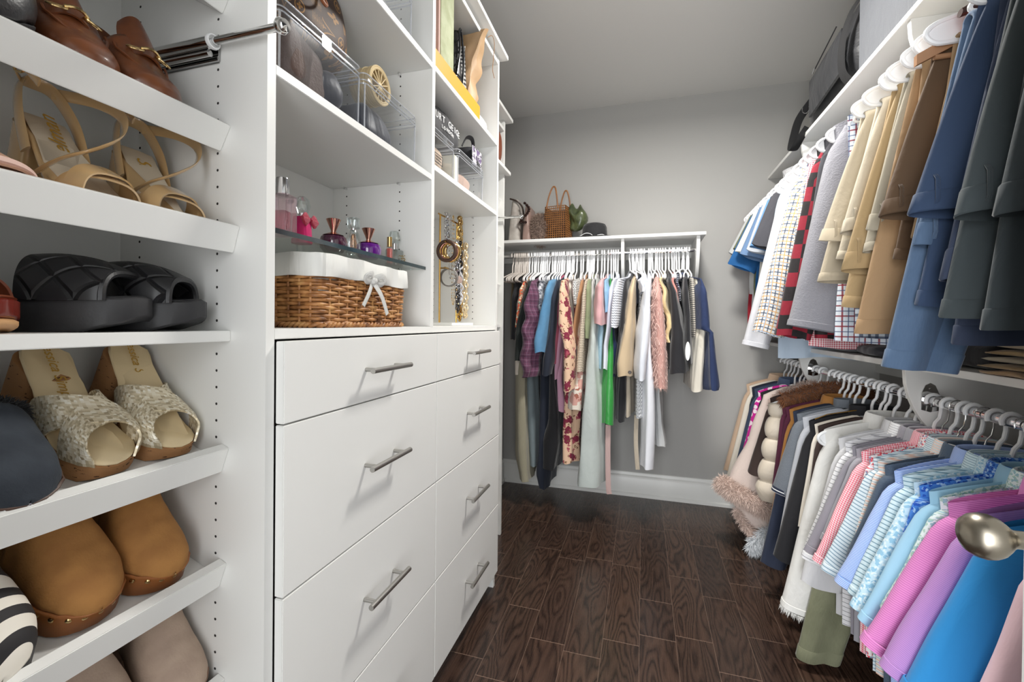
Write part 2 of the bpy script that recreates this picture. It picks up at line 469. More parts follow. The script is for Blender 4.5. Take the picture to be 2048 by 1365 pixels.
# ---- open door at the right edge, seen by its knob and a sliver of its edge
door = tag(bx('door_1', TRIM, (.453, .489, -.09, .703, .01, 2.03), None, .0015), kind='structure')
KN = plain('aged_nickel', (150, 143, 130), .32, 1)
kb = MB()
kc = Vector((.453, .640, .960)); Mx = Matrix.Rotation(R(-90), 4, 'Y')
kb.lathe([(.0, 0), (.033, 0), (.033, .003), (.030, .006), (.022, .009), (.014, .012), (.0115, .019), (.0115, .034), (.0098, .036), (.0098, .048), (.0115, .052), (.0135, .055)], c=kc, n=32, M=Mx)
kb.lathe([(.0125, .053), (.0165, .057), (.0215, .063), (.0245, .070), (.0252, .077), (.0235, .085), (.0185, .092), (.010, .0965), (.0, .098)], c=kc, n=32, M=Mx, sx=1.0, sy=1.0)
k_ = obj('door_handle', kb, KN, door); tag(k_)
# ================================================================ cloth materials
def cloth(name, base, pat=None, rough=.88, wr=.5, sheen=.2, **k):
    t = NT('cloth_' + name, rough, 0, base)
    t.b.inputs['Sheen Weight'].default_value = sheen; t.b.inputs['Sheen Roughness'].default_value = .4
    uv = t.n('UVMap'); sp = t.n('SeparateXYZ', {0: uv})
    B = lin(base)
    def line(ax, period, frac, ph=0.0):
        f = t.math('FRACT', t.math('MULTIPLY_ADD', (sp, ax), 1/period, ph))
        return t.math('LESS_THAN', f, frac)
    cur = None
    if pat == 'stripe':      # list of (axis, period, fraction, phase, colour)
        cur = None
        for ax, per, fr, ph, c in k['s']:
            cur = t.mix(line(ax, per, fr, ph), cur or B, lin(c))
    elif pat == 'plaid':
        for ax, per, fr, ph, c, al in k['s']:
            cur = t.mix(t.math('MULTIPLY', line(ax, per, fr, ph), al), cur or B, lin(c))
    elif pat == 'gingham':
        per, c = k['per'], lin(k['c'])
        a = line(0, per, .5); b = line(1, per, .5)
        cur = t.mix(t.math('MULTIPLY', t.math('ADD', a, b), .5), B, c)
    elif pat == 'check':      # buffalo
        per = k['per']
        a = line(0, per, .5); b = line(1, per, .5)
        x = t.math('ABSOLUTE', t.math('SUBTRACT', a, b))
        cur = t.mix(x, B, lin(k['c']))
    elif pat == 'floral':     # big blossoms + leaves: list of (scale, threshold, colour, seed)
        nz = t.n('TexNoise', {'Vector': uv, 'Scale': k.get('dn', 30.0), 'Detail': 2.0})
        dist = t.n('VectorMath', {0: (nz, 1), 'Scale': k.get('da', .035)}, operation='SCALE')
        wv = t.n('VectorMath', {0: uv, 1: dist}, operation='ADD')
        for sc, th, c, sd in k['s']:
            o = t.n('VectorMath', {0: wv, 1: (sd*1.7, sd*3.1, 0.0)}, operation='ADD')
            v = t.n('TexVoronoi', {'Vector': o, 'Scale': sc, 'Randomness': 1.0}, voronoi_dimensions='2D')
            n2 = t.n('TexNoise', {'Vector': o, 'Scale': sc*4.0, 'Detail': 1.0})
            d2 = t.math('ADD', (v, 0), t.math('MULTIPLY_ADD', (n2, 0), .5, -.25))
            cur = t.mix(t.math('LESS_THAN', d2, th), cur or B, lin(c))
    elif pat == 'dots':
        v = t.n('TexVoronoi', {'Vector': uv, 'Scale': k['sc'], 'Randomness': k.get('rnd', .2)}, voronoi_dimensions='2D')
        cur = t.mix(t.math('LESS_THAN', (v, 0), k['th']), B, lin(k['c']))
    elif pat == 'heather':
        sc = t.n('VectorMath', {0: uv, 1: (900.0, 250.0, 1.0)}, operation='MULTIPLY')
        nz = t.n('TexNoise', {'Vector': sc, 'Scale': 1.0, 'Detail': 2.0})
        cur = t.mix(t.math('MULTIPLY_ADD', (nz, 0), 2.2, -.6), B, lin(k['c']))
    elif pat == 'denim':
        sc = t.n('VectorMath', {0: uv, 1: (500.0, 60.0, 1.0)}, operation='MULTIPLY')
        nz = t.n('TexNoise', {'Vector': sc, 'Scale': 1.0, 'Detail': 3.0})
        big = t.n('TexNoise', {'Vector': uv, 'Scale': 9.0, 'Detail': 2.0})
        f = t.math('ADD', t.math('MULTIPLY', (nz, 0), .55), t.math('MULTIPLY_ADD', (big, 0), 1.2, -.55))
        cur = t.mix(f, B, lin(k['c']))
    if cur: t.color(cur)
    # crumple + weave / knit relief
    w1 = t.n('VectorMath', {0: uv, 1: (16.0, 7.0, 1.0)}, operation='MULTIPLY')
    n1 = t.n('TexNoise', {'Vector': w1, 'Scale': 1.0, 'Detail': 4.0, 'Roughness': .55, 'Distortion': .6})
    h = t.math('MULTIPLY', (n1, 0), 1.0)
    kn = k.get('knit')
    if kn:
        q = t.n('VectorMath', {0: uv, 1: (6.283/kn, 6.283/kn, 1.0)}, operation='MULTIPLY'); qs = t.n('SeparateXYZ', {0: q})
        zig = t.math('ADD', (qs, 1), t.math('MULTIPLY', t.math('ABSOLUTE', t.math('SINE', t.math('MULTIPLY', (qs, 0), .5))), 2.2))
        h = t.math('ADD', h, t.math('MULTIPLY', t.math('SINE', zig), k.get('ka', .22)))
    if k.get('rib'):
        h = t.math('ADD', h, t.math('MULTIPLY', t.math('SINE', t.math('MULTIPLY', (sp, k.get('rax', 0)), 6.283/k['rib'])), .16))
    if k.get('fuzz'):
        n3 = t.n('TexNoise', {'Vector': uv, 'Scale': k['fuzz'], 'Detail': 4.0, 'Roughness': .7}); h = t.math('ADD', h, t.math('MULTIPLY', (n3, 0), .5))
    t.bump(h, wr, .011)
    return t.m
PLASTIC = plain('white_hanger_plastic', (244, 245, 246), .38)
BEIGEPL = plain('ivory_hanger_plastic', (214, 206, 198), .4)
DARKWOOD = plain('dark_walnut_hanger', (58, 34, 28), .35, 0, .15, 60)
OAKWOOD = plain('oak_hanger', (170, 128, 94), .4, 0, .15, 60)
rnd = random.Random(7)

# ================================================================ hangers (origin on the rod axis, arms along local x)
def hook_pts(neck=-.118):
    p = [(-.019*math.cos(a), 0, .0195*math.sin(a)) for a in [R(-25 + 205*k/9) for k in range(10)]]
    p += [(.0185, 0, -.030), (.015, 0, -.050), (.005, 0, -.064), (.001, 0, -.080), (0, 0, neck)]
    return p
def make_hanger(kind):
    mb = MB()
    if kind == 'plastic':
        mb.tube(hook_pts(), .0052, 8)
        loop = smoothpts([(0, 0, -.118), (-.05, 0, -.130), (-.15, 0, -.158), (-.178, 0, -.169), (-.184, 0, -.180), (-.172, 0, -.188), (-.10, 0, -.189), (.10, 0, -.189), (.172, 0, -.188), (.184, 0, -.180), (.178, 0, -.169), (.15, 0, -.158), (.05, 0, -.130)], 3, True)
        mb.tube(loop, .0046, 8, closed=True)
    elif kind == 'flat':       # wide moulded hanger with webbed ends
        mb.tube(hook_pts(), .0052, 8)
        loop = smoothpts([(0, 0, -.112), (-.06, 0, -.124), (-.16, 0, -.148), (-.205, 0, -.162), (-.222, 0, -.182), (-.205, 0, -.204), (-.16, 0, -.206), (0, 0, -.208), (.16, 0, -.206), (.205, 0, -.204), (.222, 0, -.182), (.205, 0, -.162), (.16, 0, -.148), (.06, 0, -.124)], 4, True)
        mb.tube(loop, .0058, 8, closed=True)
        for s in (-1, 1):
            web = [(s*.145, -.146), (s*.203, -.164), (s*.219, -.182), (s*.203, -.202), (s*.150, -.204), (s*.128, -.176)]
            mb.rings([[(x, q, z) for x, z in web] for q in (-.0012, .0012)])
    elif kind == 'wood':
        for s in (-1, 1):
            rs = []
            for k in range(13):
                t = k/12; x = s*.186*t
                z = -.108 - .050*t - .010*t**4; hh = .020 + .006*math.sin(PI*t) - .008*t**3; yb = .008*math.sin(t*PI*.5)
                th = .0065 + .004*t*t
                rs.append([(x, yb - .004 + th*ca, z - hh*.3 + hh*.7*sa) for ca, sa in [(math.cos(2*PI*i/10), math.sin(2*PI*i/10)) for i in range(10)]])
            mb.rings(rs)
    return mb
HK = {'plastic': obj('clothes_hanger', make_hanger('plastic'), PLASTIC), 'flat': obj('clothes_hanger', make_hanger('flat'), PLASTIC)}
wh = thing('wooden_hanger', 'x', 'hanger'); obj('arms', make_hanger('wood'), DARKWOOD, wh)
hb = MB(); hb.tube(hook_pts(), .0018, 8); obj('hook', hb, CHROME, wh)
HK['wood'] = wh
HUSED = set()
def place_hanger(kind, loc, rotz, label, group, tilt=0.0, roll=0.0, mat=None):
    src = HK[kind]
    if kind not in HUSED: o = src; HUSED.add(kind)
    else: o = dup(src)
    o.location = loc; o.rotation_euler = (roll, tilt, rotz)
    if mat and o.type == 'MESH':
        o.material_slots[0].link = 'OBJECT'; o.material_slots[0].material = mat
    tag(o, label, 'hanger', group)
    return o

# ================================================================ garment shapes
def spow(x, p): return math.copysign(abs(x)**p, x)
def drape(rows, seed=0, folds=5, amp=.006, n=36, nz=22, pw=.55, pt=.75, hem=.006, top_close=True, taper=1.0, shear=0.0):
    """hanging cloth: rows of (z, w0, w1, tc, ht): extent along the width axis, centre and half thickness across it.
    Returns an MB in (w, t, z)."""
    rg = random.Random(seed)
    ph = [rg.uniform(0, 6.28) for _ in range(6)]
    zs = [r[0] for r in rows]; z0, z1 = zs[0], zs[-1]
    tab = [((z0 - r[0]) / (z0 - z1), tuple(r[1:])) for r in rows]
    rs, uvs = [], []
    for j in range(nz + 1):
        t = j / nz; z = z0 + (z1 - z0)*t
        w0, w1, tc, ht = lerp(tab, t)
        wc, hw = (w0 + w1)/2, (w1 - w0)/2
        ring, uv = [], []; arc = 0; prev = None
        gr = min(1, t*2.2)**.8
        for i in range(n):
            a = 2*PI*i/n
            w = hw*spow(math.cos(a), pw); th = ht*spow(math.sin(a), pt)
            k = w / max(hw, .02)
            th *= taper + (1 - taper)*(1 - k)/2
            f = amp*gr*(math.sin(folds*k*1.6 + ph[0] + 1.1*math.sin(2.1*t + ph[1])) + .55*math.sin(folds*k*2.9 + ph[2] - 1.7*t) )
            f2 = .35*amp*gr*math.sin(3*a + ph[3] + 3*t) + .25*amp*math.sin(7*t*3 + ph[4] + 2*a)
            zz = z + (hem*math.sin(2*a + ph[5]) + hem*.6*math.sin(5*a + ph[0]))*(t**6)
            p = Vector((wc + w + f2, tc + shear*(w + hw) + th + f + f2*math.sin(a), zz))
            if prev is not None: arc += (p - prev).length
            prev = p; ring.append(p); uv.append((arc, zz))
        rs.append(ring); uvs.append(uv)
    mb = MB(); mb.rings(rs, True, top_close, False, uvs)
    return mb
def swap(mb):
    """(w, t, z) -> width along Y, thickness along X"""
    mb.v = [(t, w, z) for w, t, z in mb.v]; return mb
def shirt_body(L, w=.205, d=.02, hemw=None, seed=0, amp=.007, folds=4, tip=-.152, neck=.07, nz=-.108, nu=30, nv=24, slit=0, top=None):
    """body of a shirt on a hanger, local: x width, y across, z down from the rod"""
    rg = random.Random(seed); ph = [rg.uniform(0, 6.28) for _ in range(6)]
    hemw = hemw or w*.98
    def zt(u):
        a = abs(u)*w
        if a < neck: return nz - .018*(1 - (a/neck)**2)
        k = (a - neck)/(w - neck)
        return nz + (tip - nz)*(k*.85 + .15*k**3)
    mb = MB()
    for s in (-1, 1):
        def fn(i, t, s=s):
            u = -1 + 2*i; u = math.copysign(1 - (1 - abs(u))**1.25, u)
            ww = w + (hemw - w)*t - .014*math.sin(PI*min(1, t*1.3))
            env = max(0, 1 - abs(u)**4)**.5
            rise = .62 + .38*min(1, t*7)
            f = amp*max(0, min(1, t*1.8 - .12))*(math.sin(folds*u*2 + ph[0] + 1.2*math.sin(2*t + ph[1])) + .6*math.sin(folds*u*3.7 + ph[2] - 2*t))
            own = .3*amp*math.sin(5*u + ph[3 + (s > 0)] + 4*t)*env
            z = zt(u) + t*(-L - zt(u)) + .006*math.sin(4*u + ph[5])*t**5
            x = u*ww
            return (x, s*d*env*rise + f + own, z), (x + (0 if s < 0 else .9), z)
        mb.sheet(fn, nu, nv, s > 0)
    return mb
def sleeve_mb(side, ang, length, a0, a1, b0, b1, w=.205, tip=-.152, seed=0, amp=.005, bend=0.0, nzz=16, n=24, yoff=0.0, swing=0.0):
    """tube from the shoulder tip; a = half width in the x-z plane, b = half thickness across"""
    rg = random.Random(seed); ph = [rg.uniform(0, 6.28) for _ in range(4)]
    rs, uvs = [], []
    p = Vector((side*w, 0, tip)); an = ang; step = length/nzz
    for j in range(nzz + 1):
        t = j/nzz
        d = Vector((side*math.sin(an), 0, -math.cos(an))); q = Vector((-side*math.cos(an), 0, -math.sin(an)))
        a = a0 + (a1 - a0)*t; b = (b0 + (b1 - b0)*min(1, t*2.5))
        k0 = min(1, t*5 + .25)
        c = p + q*a*1.0 + Vector((0, yoff*t + swing*t*t, 0))
        ring, uv = [], []; arc = 0; prev = None
        for i in range(n):
            al = 2*PI*i/n
            f = amp*t*(math.sin(2.2*math.cos(al)*2 + ph[0] + 2*t) + .5*math.sin(5*math.cos(al) + ph[1] - 4*t)) + amp*.8*math.sin(9*t + ph[2] + al)*t
            v = c + q*(a*k0*spow(math.cos(al), .8) - a*(1 - k0)*.6) + Vector((0, b*spow(math.sin(al), .8) + f, 0)) + d*(.004*math.sin(3*al + ph[3])*t)
            if prev is not None: arc += (v - prev).length
            prev = v; ring.append(v); uv.append((arc, -t*length))
        rs.append(ring); uvs.append(uv)
        p = p + d*step; an = ang + bend*t
    mb = MB(); mb.rings(rs, True, False, False, uvs); return mb
def cuff_mb(side, ang, length, a, b, w, tip, h=.022, grow=.0025, seed=0):
    """slightly proud band at a sleeve's end"""
    d = Vector((side*math.sin(ang), 0, -math.cos(ang))); q = Vector((-side*math.cos(ang), 0, -math.sin(ang)))
    rs, uvs = [], []
    for k, g in ((0, 0), (.08, 1), (.95, 1), (1, .2)):
        c = Vector((side*w, 0, tip)) + d*(length - h + h*k*1.02) + q*a
        rs.append([c + q*(a + grow*g)*spow(math.cos(2*PI*i/24), .8) + Vector((0, (b + grow*g)*spow(math.sin(2*PI*i/24), .8), 0)) for i in range(24)])
        uvs.append([(i/24*2*(a+b)*1.4, -h*k) for i in range(24)])
    mb = MB(); mb.rings(rs, True, False, False, uvs); return mb
def collar_mb(rx=.070, ry=.032, z=-.112, h=.034, drop=.048, out=.02, kind='polo', gap=25):
    mb = MB()
    prof = [(0, 0), (.000, h*.6), (.002, h), (.006, h*1.05), (.010, h*.9), (out*.8, h - drop*.6), (out, h - drop)] if kind == 'polo' else [(0, 0), (-.002, h*.5), (-.003, h*.95), (.002, h), (.003, h*.5), (.003, 0)]
    def fn(i, t):
        a = R(-90 + gap) + i*R(360 - 2*gap)
        k = t*(len(prof) - 1); m = min(int(k), len(prof) - 2); fr = k - m
        o = prof[m][0]*(1-fr) + prof[m+1][0]*fr; zz = prof[m][1]*(1-fr) + prof[m+1][1]*fr
        pt = 1 + (.35 if kind == 'polo' and t > .6 else 0)*(abs(i - .5)*2)**6
        return ((rx + o)*math.cos(a), (ry + o)*math.sin(a)*1.0, z + zz - (.012 if kind == 'polo' else 0)*(abs(i-.5)*2)**3*pt), (i*.4, zz*2)
    mb.sheet(fn, 40, 14)
    return mb
GCOUNT = [0]
def top_garment(name, cat, label, mat, y, rod='low', L=.72, w=.205, d=.02, hemw=None, sl=None, collar=None, col_mat=None, cuff_mat=None, hanger='plastic', hlabel=None, group=None, amp=.007, rot=0.0, tilt=0.0, seed=None, slmat=None, wall_sleeve=True, dx=0.0, neck=.07, swing=0.0):
    """shirt, jacket or coat on a hanger of the right wall; sl = (angle, length, a0, a1, b)"""
    GCOUNT[0] += 1; seed = seed if seed is not None else GCOUNT[0]*13
    z = LRZ if rod == 'low' else URZ
    o = obj(name, shirt_body(L, w, d, hemw, seed, amp, neck=neck), mat, None, 60, weld=True)
    o.location = (RX + dx, y, z); o.rotation_euler = (0, tilt, rot)
    tag(o, label, cat, group)
    if sl:
        ang, ln, a0, a1, b = sl
        for s in ((-1, 1) if wall_sleeve else (-1,)):
            an = R(ang) if s < 0 else R(1)
            obj('sleeve', sleeve_mb(s, an, ln, a0, a1, b*.6, b if s < 0 else b*.7, w, -.152, seed + s, .004, swing=swing), slmat or mat, o, 60)
            if cuff_mat and s < 0: obj('cuff', cuff_mb(s, an, ln + .004, a1, b, w, -.152), cuff_mat, o, 50)
    if collar: obj('collar', collar_mb(kind=collar), col_mat or mat, o, 60)
    if hanger: place_hanger(hanger, (RX + dx, y, z), rot, hlabel or 'x', None, tilt)
    return o
def fold_pants(name, label, mat, y, xf, xr, flare, zbar, zw, zl, th=.013, gap=.016, seed=0, wb=True, legmat=None, n=26, amp=.006, group=None, cat='trousers', xl=None, xlr=None, wbm=None, hemband=True, yslant=0.0):
    """trousers folded over a hanger bar: near layer ends in the waistband at zw, far layer in the leg hems at zl.
    xf/xr: aisle-side and wall-side x at the bar; flare: how far the waist end swings to the aisle; xl: aisle-side x of the hems."""
    rg = random.Random(seed); ph = [rg.uniform(0, 6.28) for _ in range(6)]
    xl = xf - .02 if xl is None else xl
    path = []
    N1, N2, NB = 16, 16, 7
    for k in range(N1 + 1):
        t = k/N1; path.append(('n', 1 - t, zw + (zbar - gap - zw)*t))
    for k in range(1, NB):
        a = PI*k/NB; path.append(('b', a, 0))
    for k in range(N2 + 1):
        t = k/N2; path.append(('f', t, zbar - gap + (zl - zbar + gap)*t))
    rs, uvs = [], []; s = 0; last = None
    for typ, t, z in path:
        if typ == 'b': c = Vector((0, y - gap*math.cos(t), zbar - gap + gap*math.sin(t))); e = 0; nrm = Vector((0, -math.cos(t), math.sin(t))); x0, x1 = xf, xr
        else:
            sg = -1 if typ == 'n' else 1; e = t
            c = Vector((0, y + sg*gap + yslant*t*t, z)); nrm = Vector((0, sg, 0))
            if typ == 'n': x0, x1 = xf - flare*t**.9, xr - flare*.15*t
            else: x0, x1 = xf + (xl - xf)*t, xr + ((xlr if xlr else xr - .02) - xr)*t
        if last is not None: s += (c - last).length
        last = c
        hw = (x1 - x0)/2; cx = (x0 + x1)/2
        hh = th*(.75 + .45*e)
        ring, uv = [], []; arc = 0; prev = None
        for i in range(n):
            a = 2*PI*i/n
            k = spow(math.cos(a), .6)
            f = amp*(.25 + e)*(math.sin(3.1*k + ph[0] + 1.4*e + (0 if typ != 'f' else 1.5)) + .5*math.sin(6.3*k + ph[1] + 2*e))
            v = c + Vector((cx + hw*k, 0, 0)) + nrm*(hh*spow(math.sin(a), .75) + f)
            if typ != 'b': v.z += (.010*math.cos(a + ph[2]) * (1 if typ == 'n' else .6)) * e**4
            if prev is not None: arc += (v - prev).length
            prev = v; ring.append(v); uv.append((arc, s))
        rs.append(ring); uvs.append(uv)
    mb = MB(); mb.rings(rs, True, False, False, uvs)
    org = Vector(((xf + xr)/2, y, zbar))
    mb.v = [tuple(Vector(v) - org) for v in mb.v]
    o = obj(name, mb, mat, None, 60); o.location = org
    tag(o, label, cat, group)
    def band(r0, k0, k1, grow, nm, m, flip=1):
        b = MB(); rr, uu = [], []
        for q, g in ((k0, 0), (k0 + (k1-k0)*.06, 1), (k0 + (k1-k0)*.94, 1), (k1, .4)):
            m0 = int(min(max(q, 0), len(rs) - 1.001)); fr = q - m0
            ring = [rs[m0][i]*(1-fr) + rs[m0+1][i]*fr for i in range(n)]
            ce = sum(ring, Vector())/n
            ring = [v + Vector((spow((v-ce).x, .0)*grow*g if abs((v-ce).x) > .02 else 0, math.copysign(grow*g, (v-ce).y) if abs((v-ce).y) > 1e-4 else 0, 0)) - org for v in ring]
            rr.append(ring); uu.append([(u_[0], q*.02) for u_ in uvs[m0]])
        b.rings(rr, True, False, False, uu)
        return obj(nm, b, m, o, 50)
    if wb:
        band(rs, -.0, 1.7, .0022, 'waistband', wbm or mat)
        # belt loops standing on the near layer
        ztop = zw; hz = (zbar - gap - zw)/N1*1.9
        ce = sum(rs[1], Vector())/n
        for i_, k in enumerate((.08, .62)):
            i0 = min(range(n), key=lambda i: abs(rs[1][i].x - (rs[1][n//2].x + (rs[1][0].x - rs[1][n//2].x)*k)) + (9 if rs[1][i].y > ce.y else 0))
            v = rs[1][i0] - org
            lb = MB(); lb.tube([(v.x, v.y + .001, v.z + hz*.95), (v.x, v.y - .006, v.z + hz*.75), (v.x, v.y - .007, v.z - .002), (v.x, v.y - .001, v.z - .016)], .0045, 6, flat=.3, up=(0, 1, 0))
            obj('belt_loop', lb, mat, o, 50)
    if hemband: band(rs, len(rs) - 1.9, len(rs) - 1.001, .0014, 'hem', mat)
    return o
def tufts(mb, pts, length, width, rg, droop=.5, jitter=.6, curl=.3):
    """short fur blades from (point, normal) pairs"""
    for p, nrm in pts:
        p = Vector(p); d = (Vector(nrm) + Vector((rg.uniform(-1, 1), rg.uniform(-1, 1), rg.uniform(-1, 1)))*jitter + Vector((0, 0, -droop))).normalized()
        s = d.cross(Vector((rg.uniform(-1, 1), rg.uniform(-1, 1), rg.uniform(-1, 1)))).normalized()*width
        l = length*rg.uniform(.6, 1.2)
        m = p + d*l*.55; e = p + d*l + Vector((0, 0, -curl*l*rg.random()))
        b = len(mb.v); u = rg.random()
        for q in (p - s, p + s, m + s*.8, m - s*.8, e): mb.add(q, (u, 0))
        mb.face(b, b+1, b+2, b+3); mb.face(b+3, b+2, b+4)
def surf_samples(o_mb, count, rg, lo=None, hi=None):
    """random points with normals on an MB (z limited)"""
    tri = []
    for f in o_mb.f:
        for k in range(1, len(f) - 1):
            a, b, c = (Vector(o_mb.v[q]) for q in (f[0], f[k], f[k+1]))
            n = (b - a).cross(c - a); A = n.length
            if A < 1e-12: continue
            zc = (a.z + b.z + c.z)/3
            if (lo is not None and zc < lo) or (hi is not None and zc > hi): continue
            tri.append((A, a, b, c, n/A))
    ws = []; s = 0
    for q in tri: s += q[0]; ws.append(s)
    import bisect
    out = []
    for _ in range(count):
        q = tri[min(bisect.bisect(ws, rg.random()*s), len(tri) - 1)]
        u, v = rg.random(), rg.random()
        if u + v > 1: u, v = 1-u, 1-v
        out.append((q[1] + (q[2]-q[1])*u + (q[3]-q[1])*v, q[4]))
    return out
# ================================================================ low rod of the right wall
M_ = {}
def cm(key, *a, **k):
    if key not in M_: M_[key] = cloth(key, *a, **k)
    return M_[key]
ST = lambda per, c, fr=.4, ax=1, ph=0.0: (ax, per, fr, ph, c)
cm('light_pink', (240, 205, 214), wr=.25); cm('bright_blue', (40, 138, 205), wr=.25)
cm('lavender', (186, 140, 200), 'stripe', s=[ST(.0035, (168, 120, 186))], wr=.25)
cm('pink_orchid', (222, 140, 200), 'stripe', s=[ST(.0045, (200, 112, 178))], wr=.25)
cm('teal_floral', (222, 236, 236), 'floral', s=[(70, .34, (150, 190, 200), 1), (90, .25, (170, 205, 190), 4)], dn=60, da=.012)
cm('sky_blue', (160, 205, 232), wr=.28)
cm('cobalt_floral', (70, 130, 215), 'floral', s=[(60, .3, (170, 205, 245), 2), (80, .28, (30, 80, 180), 5)], dn=60, da=.012)
cm('pale_blue_floral', (196, 224, 238), 'floral', s=[(75, .36, (150, 196, 222), 3), (95, .26, (226, 240, 246), 6)], dn=60, da=.014)
cm('teal_stripe', (208, 228, 236), 'stripe', s=[ST(.011, (112, 152, 172), .22)])
cm('fine_blue', (126, 160, 224), 'stripe', s=[ST(.004, (200, 214, 246), .45)])
cm('charcoal_navy', (62, 76, 94), 'heather', c=(84, 98, 114))
cm('peach_stripe', (222, 222, 220), 'stripe', s=[ST(.013, (228, 180, 158), .22), ST(.013, (150, 170, 185), .12, 1, .5)])
cm('ocean_stripe', (214, 226, 232), 'stripe', s=[ST(.010, (132, 160, 178), .3)])
cm('red_floral', (240, 232, 232), 'floral', s=[(90, .3, (220, 70, 85), 2), (70, .22, (130, 150, 180), 4)], dn=80, da=.01)
cm('pink_check', (246, 224, 228), 'gingham', per=.006, c=(228, 92, 116))
cm('grey_knit', (160, 160, 166), 'stripe', s=[ST(.004, (140, 140, 148), .4)])
cm('grey_fine', (148, 145, 152), 'stripe', s=[ST(.003, (128, 125, 134), .45)])
cm('thin_stripe', (226, 226, 228), 'stripe', s=[ST(.014, (70, 72, 86), .1)])
cm('grey_white', (206, 206, 208)); cm('off_white', (222, 220, 216)); cm('white_denim', (226, 225, 220), 'denim', c=(240, 239, 236), wr=.6)
cm('olive', (110, 112, 88), 'denim', c=(138, 140, 114), wr=.5); cm('brown_dark', (58, 44, 40)); cm('black', (30, 30, 34)); cm('black_knit', (38, 38, 42), rib=.004)
cm('lt_heather', (186, 190, 198), 'heather', c=(206, 209, 216)); cm('dk_heather', (92, 98, 106), 'heather', c=(120, 126, 134))
cm('navy', (38, 46, 66)); cm('navy_dark', (28, 34, 52)); cm('camel_brown', (176, 122, 62), wr=.5); cm('burgundy', (92, 38, 62)); cm('cream_puffer', (218, 206, 188), rough=.5, wr=.55)
cm('blush', (220, 203, 194), fuzz=220.0, wr=.4); cm('magenta', (204, 30, 148), 'dots', sc=28, th=.33, rnd=1.0, c=(246, 225, 236)); cm('beige_coat', (206, 178, 152), fuzz=180.0)
cm('cream', (228, 220, 206)); cm('dk_denim', (44, 56, 78), 'denim', c=(66, 80, 104)); cm('red', (170, 28, 48)); cm('tan_cord', (150, 112, 84), rib=.004)
cm('striped_cuff', (30, 38, 58), 'stripe', s=[ST(.012, (235, 235, 235), .3)])
cm('fur_blush', (222, 200, 188), wr=.2); cm('fur_brown', (124, 78, 46), wr=.2); cm('fur_white', (226, 230, 234), wr=.2)
cm('hosta', (60, 80, 60))
POLO = (21, .30, .098, .092, .034)
def low(name, cat, desc, mat, y, hg='plastic', hword=None, **k):
    hl = f"{'dark wooden' if hg == 'wood' else 'white plastic'} hanger on low rod carrying the {hword or desc}"
    top_garment(name, cat, k.pop('label', desc + ' on the low right rod'), M_[mat], y, 'low', hanger=hg, hlabel=hl, **k)
def polo(y, mat, desc, hg='plastic', coll='polo', **k):
    a = dict(L=.74, d=.022, sl=POLO, collar=coll, cuff_mat=M_[mat], rot=R(rnd.uniform(-3, 3)))
    a.update(k); low('polo_shirt', 'shirt', desc, mat, y, hg, **a)
polo(.945, 'light_pink', 'light pink polo shirt nearest the door knob', 'plastic', sl=(14, .34, .098, .095, .036))
polo(1.035, 'bright_blue', 'bright blue polo shirt', 'plastic', sl=(21, .36, .105, .10, .042))
polo(1.102, 'lavender', 'lavender striped polo shirt', 'wood', sl=(23, .36, .098, .092, .034))
polo(1.155, 'pink_orchid', 'orchid pink polo shirt', 'plastic', sl=(24, .36, .10, .092, .034))
polo(1.192, 'teal_floral', 'white polo shirt with faint teal flowers', 'wood', sl=(21, .28, .098, .09, .022), d=.016)
polo(1.226, 'sky_blue', 'plain sky blue polo shirt', 'plastic', sl=(22, .34, .098, .092, .03))
polo(1.256, 'cobalt_floral', 'cobalt blue flowered shirt', 'plastic', sl=(15, .24, .09, .08, .014), d=.014)
polo(1.288, 'pale_blue_floral', 'pale blue flowered polo shirt', 'wood', sl=(21, .34, .098, .092, .026), d=.018)
polo(1.325, 'teal_stripe', 'white polo shirt with slate blue stripes', 'plastic', sl=(19, .33, .098, .09, .026))
polo(1.372, 'fine_blue', 'blue polo shirt with fine white stripes', 'plastic', sl=(22, .33, .105, .115, .03))
polo(1.412, 'charcoal_navy', 'charcoal navy polo shirt', 'wood', sl=(17, .27, .095, .085, .024), d=.018)
polo(1.448, 'peach_stripe', 'white polo shirt with peach stripes', 'plastic', sl=(13, .25, .09, .085, .016), d=.015)
polo(1.480, 'ocean_stripe', 'white polo shirt with grey blue stripes', 'plastic', sl=(20, .35, .098, .092, .022), d=.018)
polo(1.512, 'red_floral', 'white polo shirt with tiny red flowers', 'wood', sl=(12, .22, .09, .085, .014), d=.014)
polo(1.545, 'pink_check', 'pink and white checked shirt', 'plastic', sl=(19, .36, .095, .085, .022), d=.018)
polo(1.580, 'grey_knit', 'ribbed grey polo shirt', 'wood', sl=(17, .30, .095, .09, .02), d=.016)
polo(1.616, 'grey_fine', 'mid grey polo shirt with wide sleeve', 'plastic', sl=(20, .36, .10, .10, .022), d=.016)
polo(1.672, 'thin_stripe', 'white shirt with thin dark stripes', 'plastic', sl=(17, .40, .095, .085, .022), d=.016)
low('long_sleeve_shirt', 'shirt', 'off white long sleeve shirt', 'grey_white', 1.712, L=.74, sl=(12, .50, .09, .06, .02), collar='polo', d=.016)
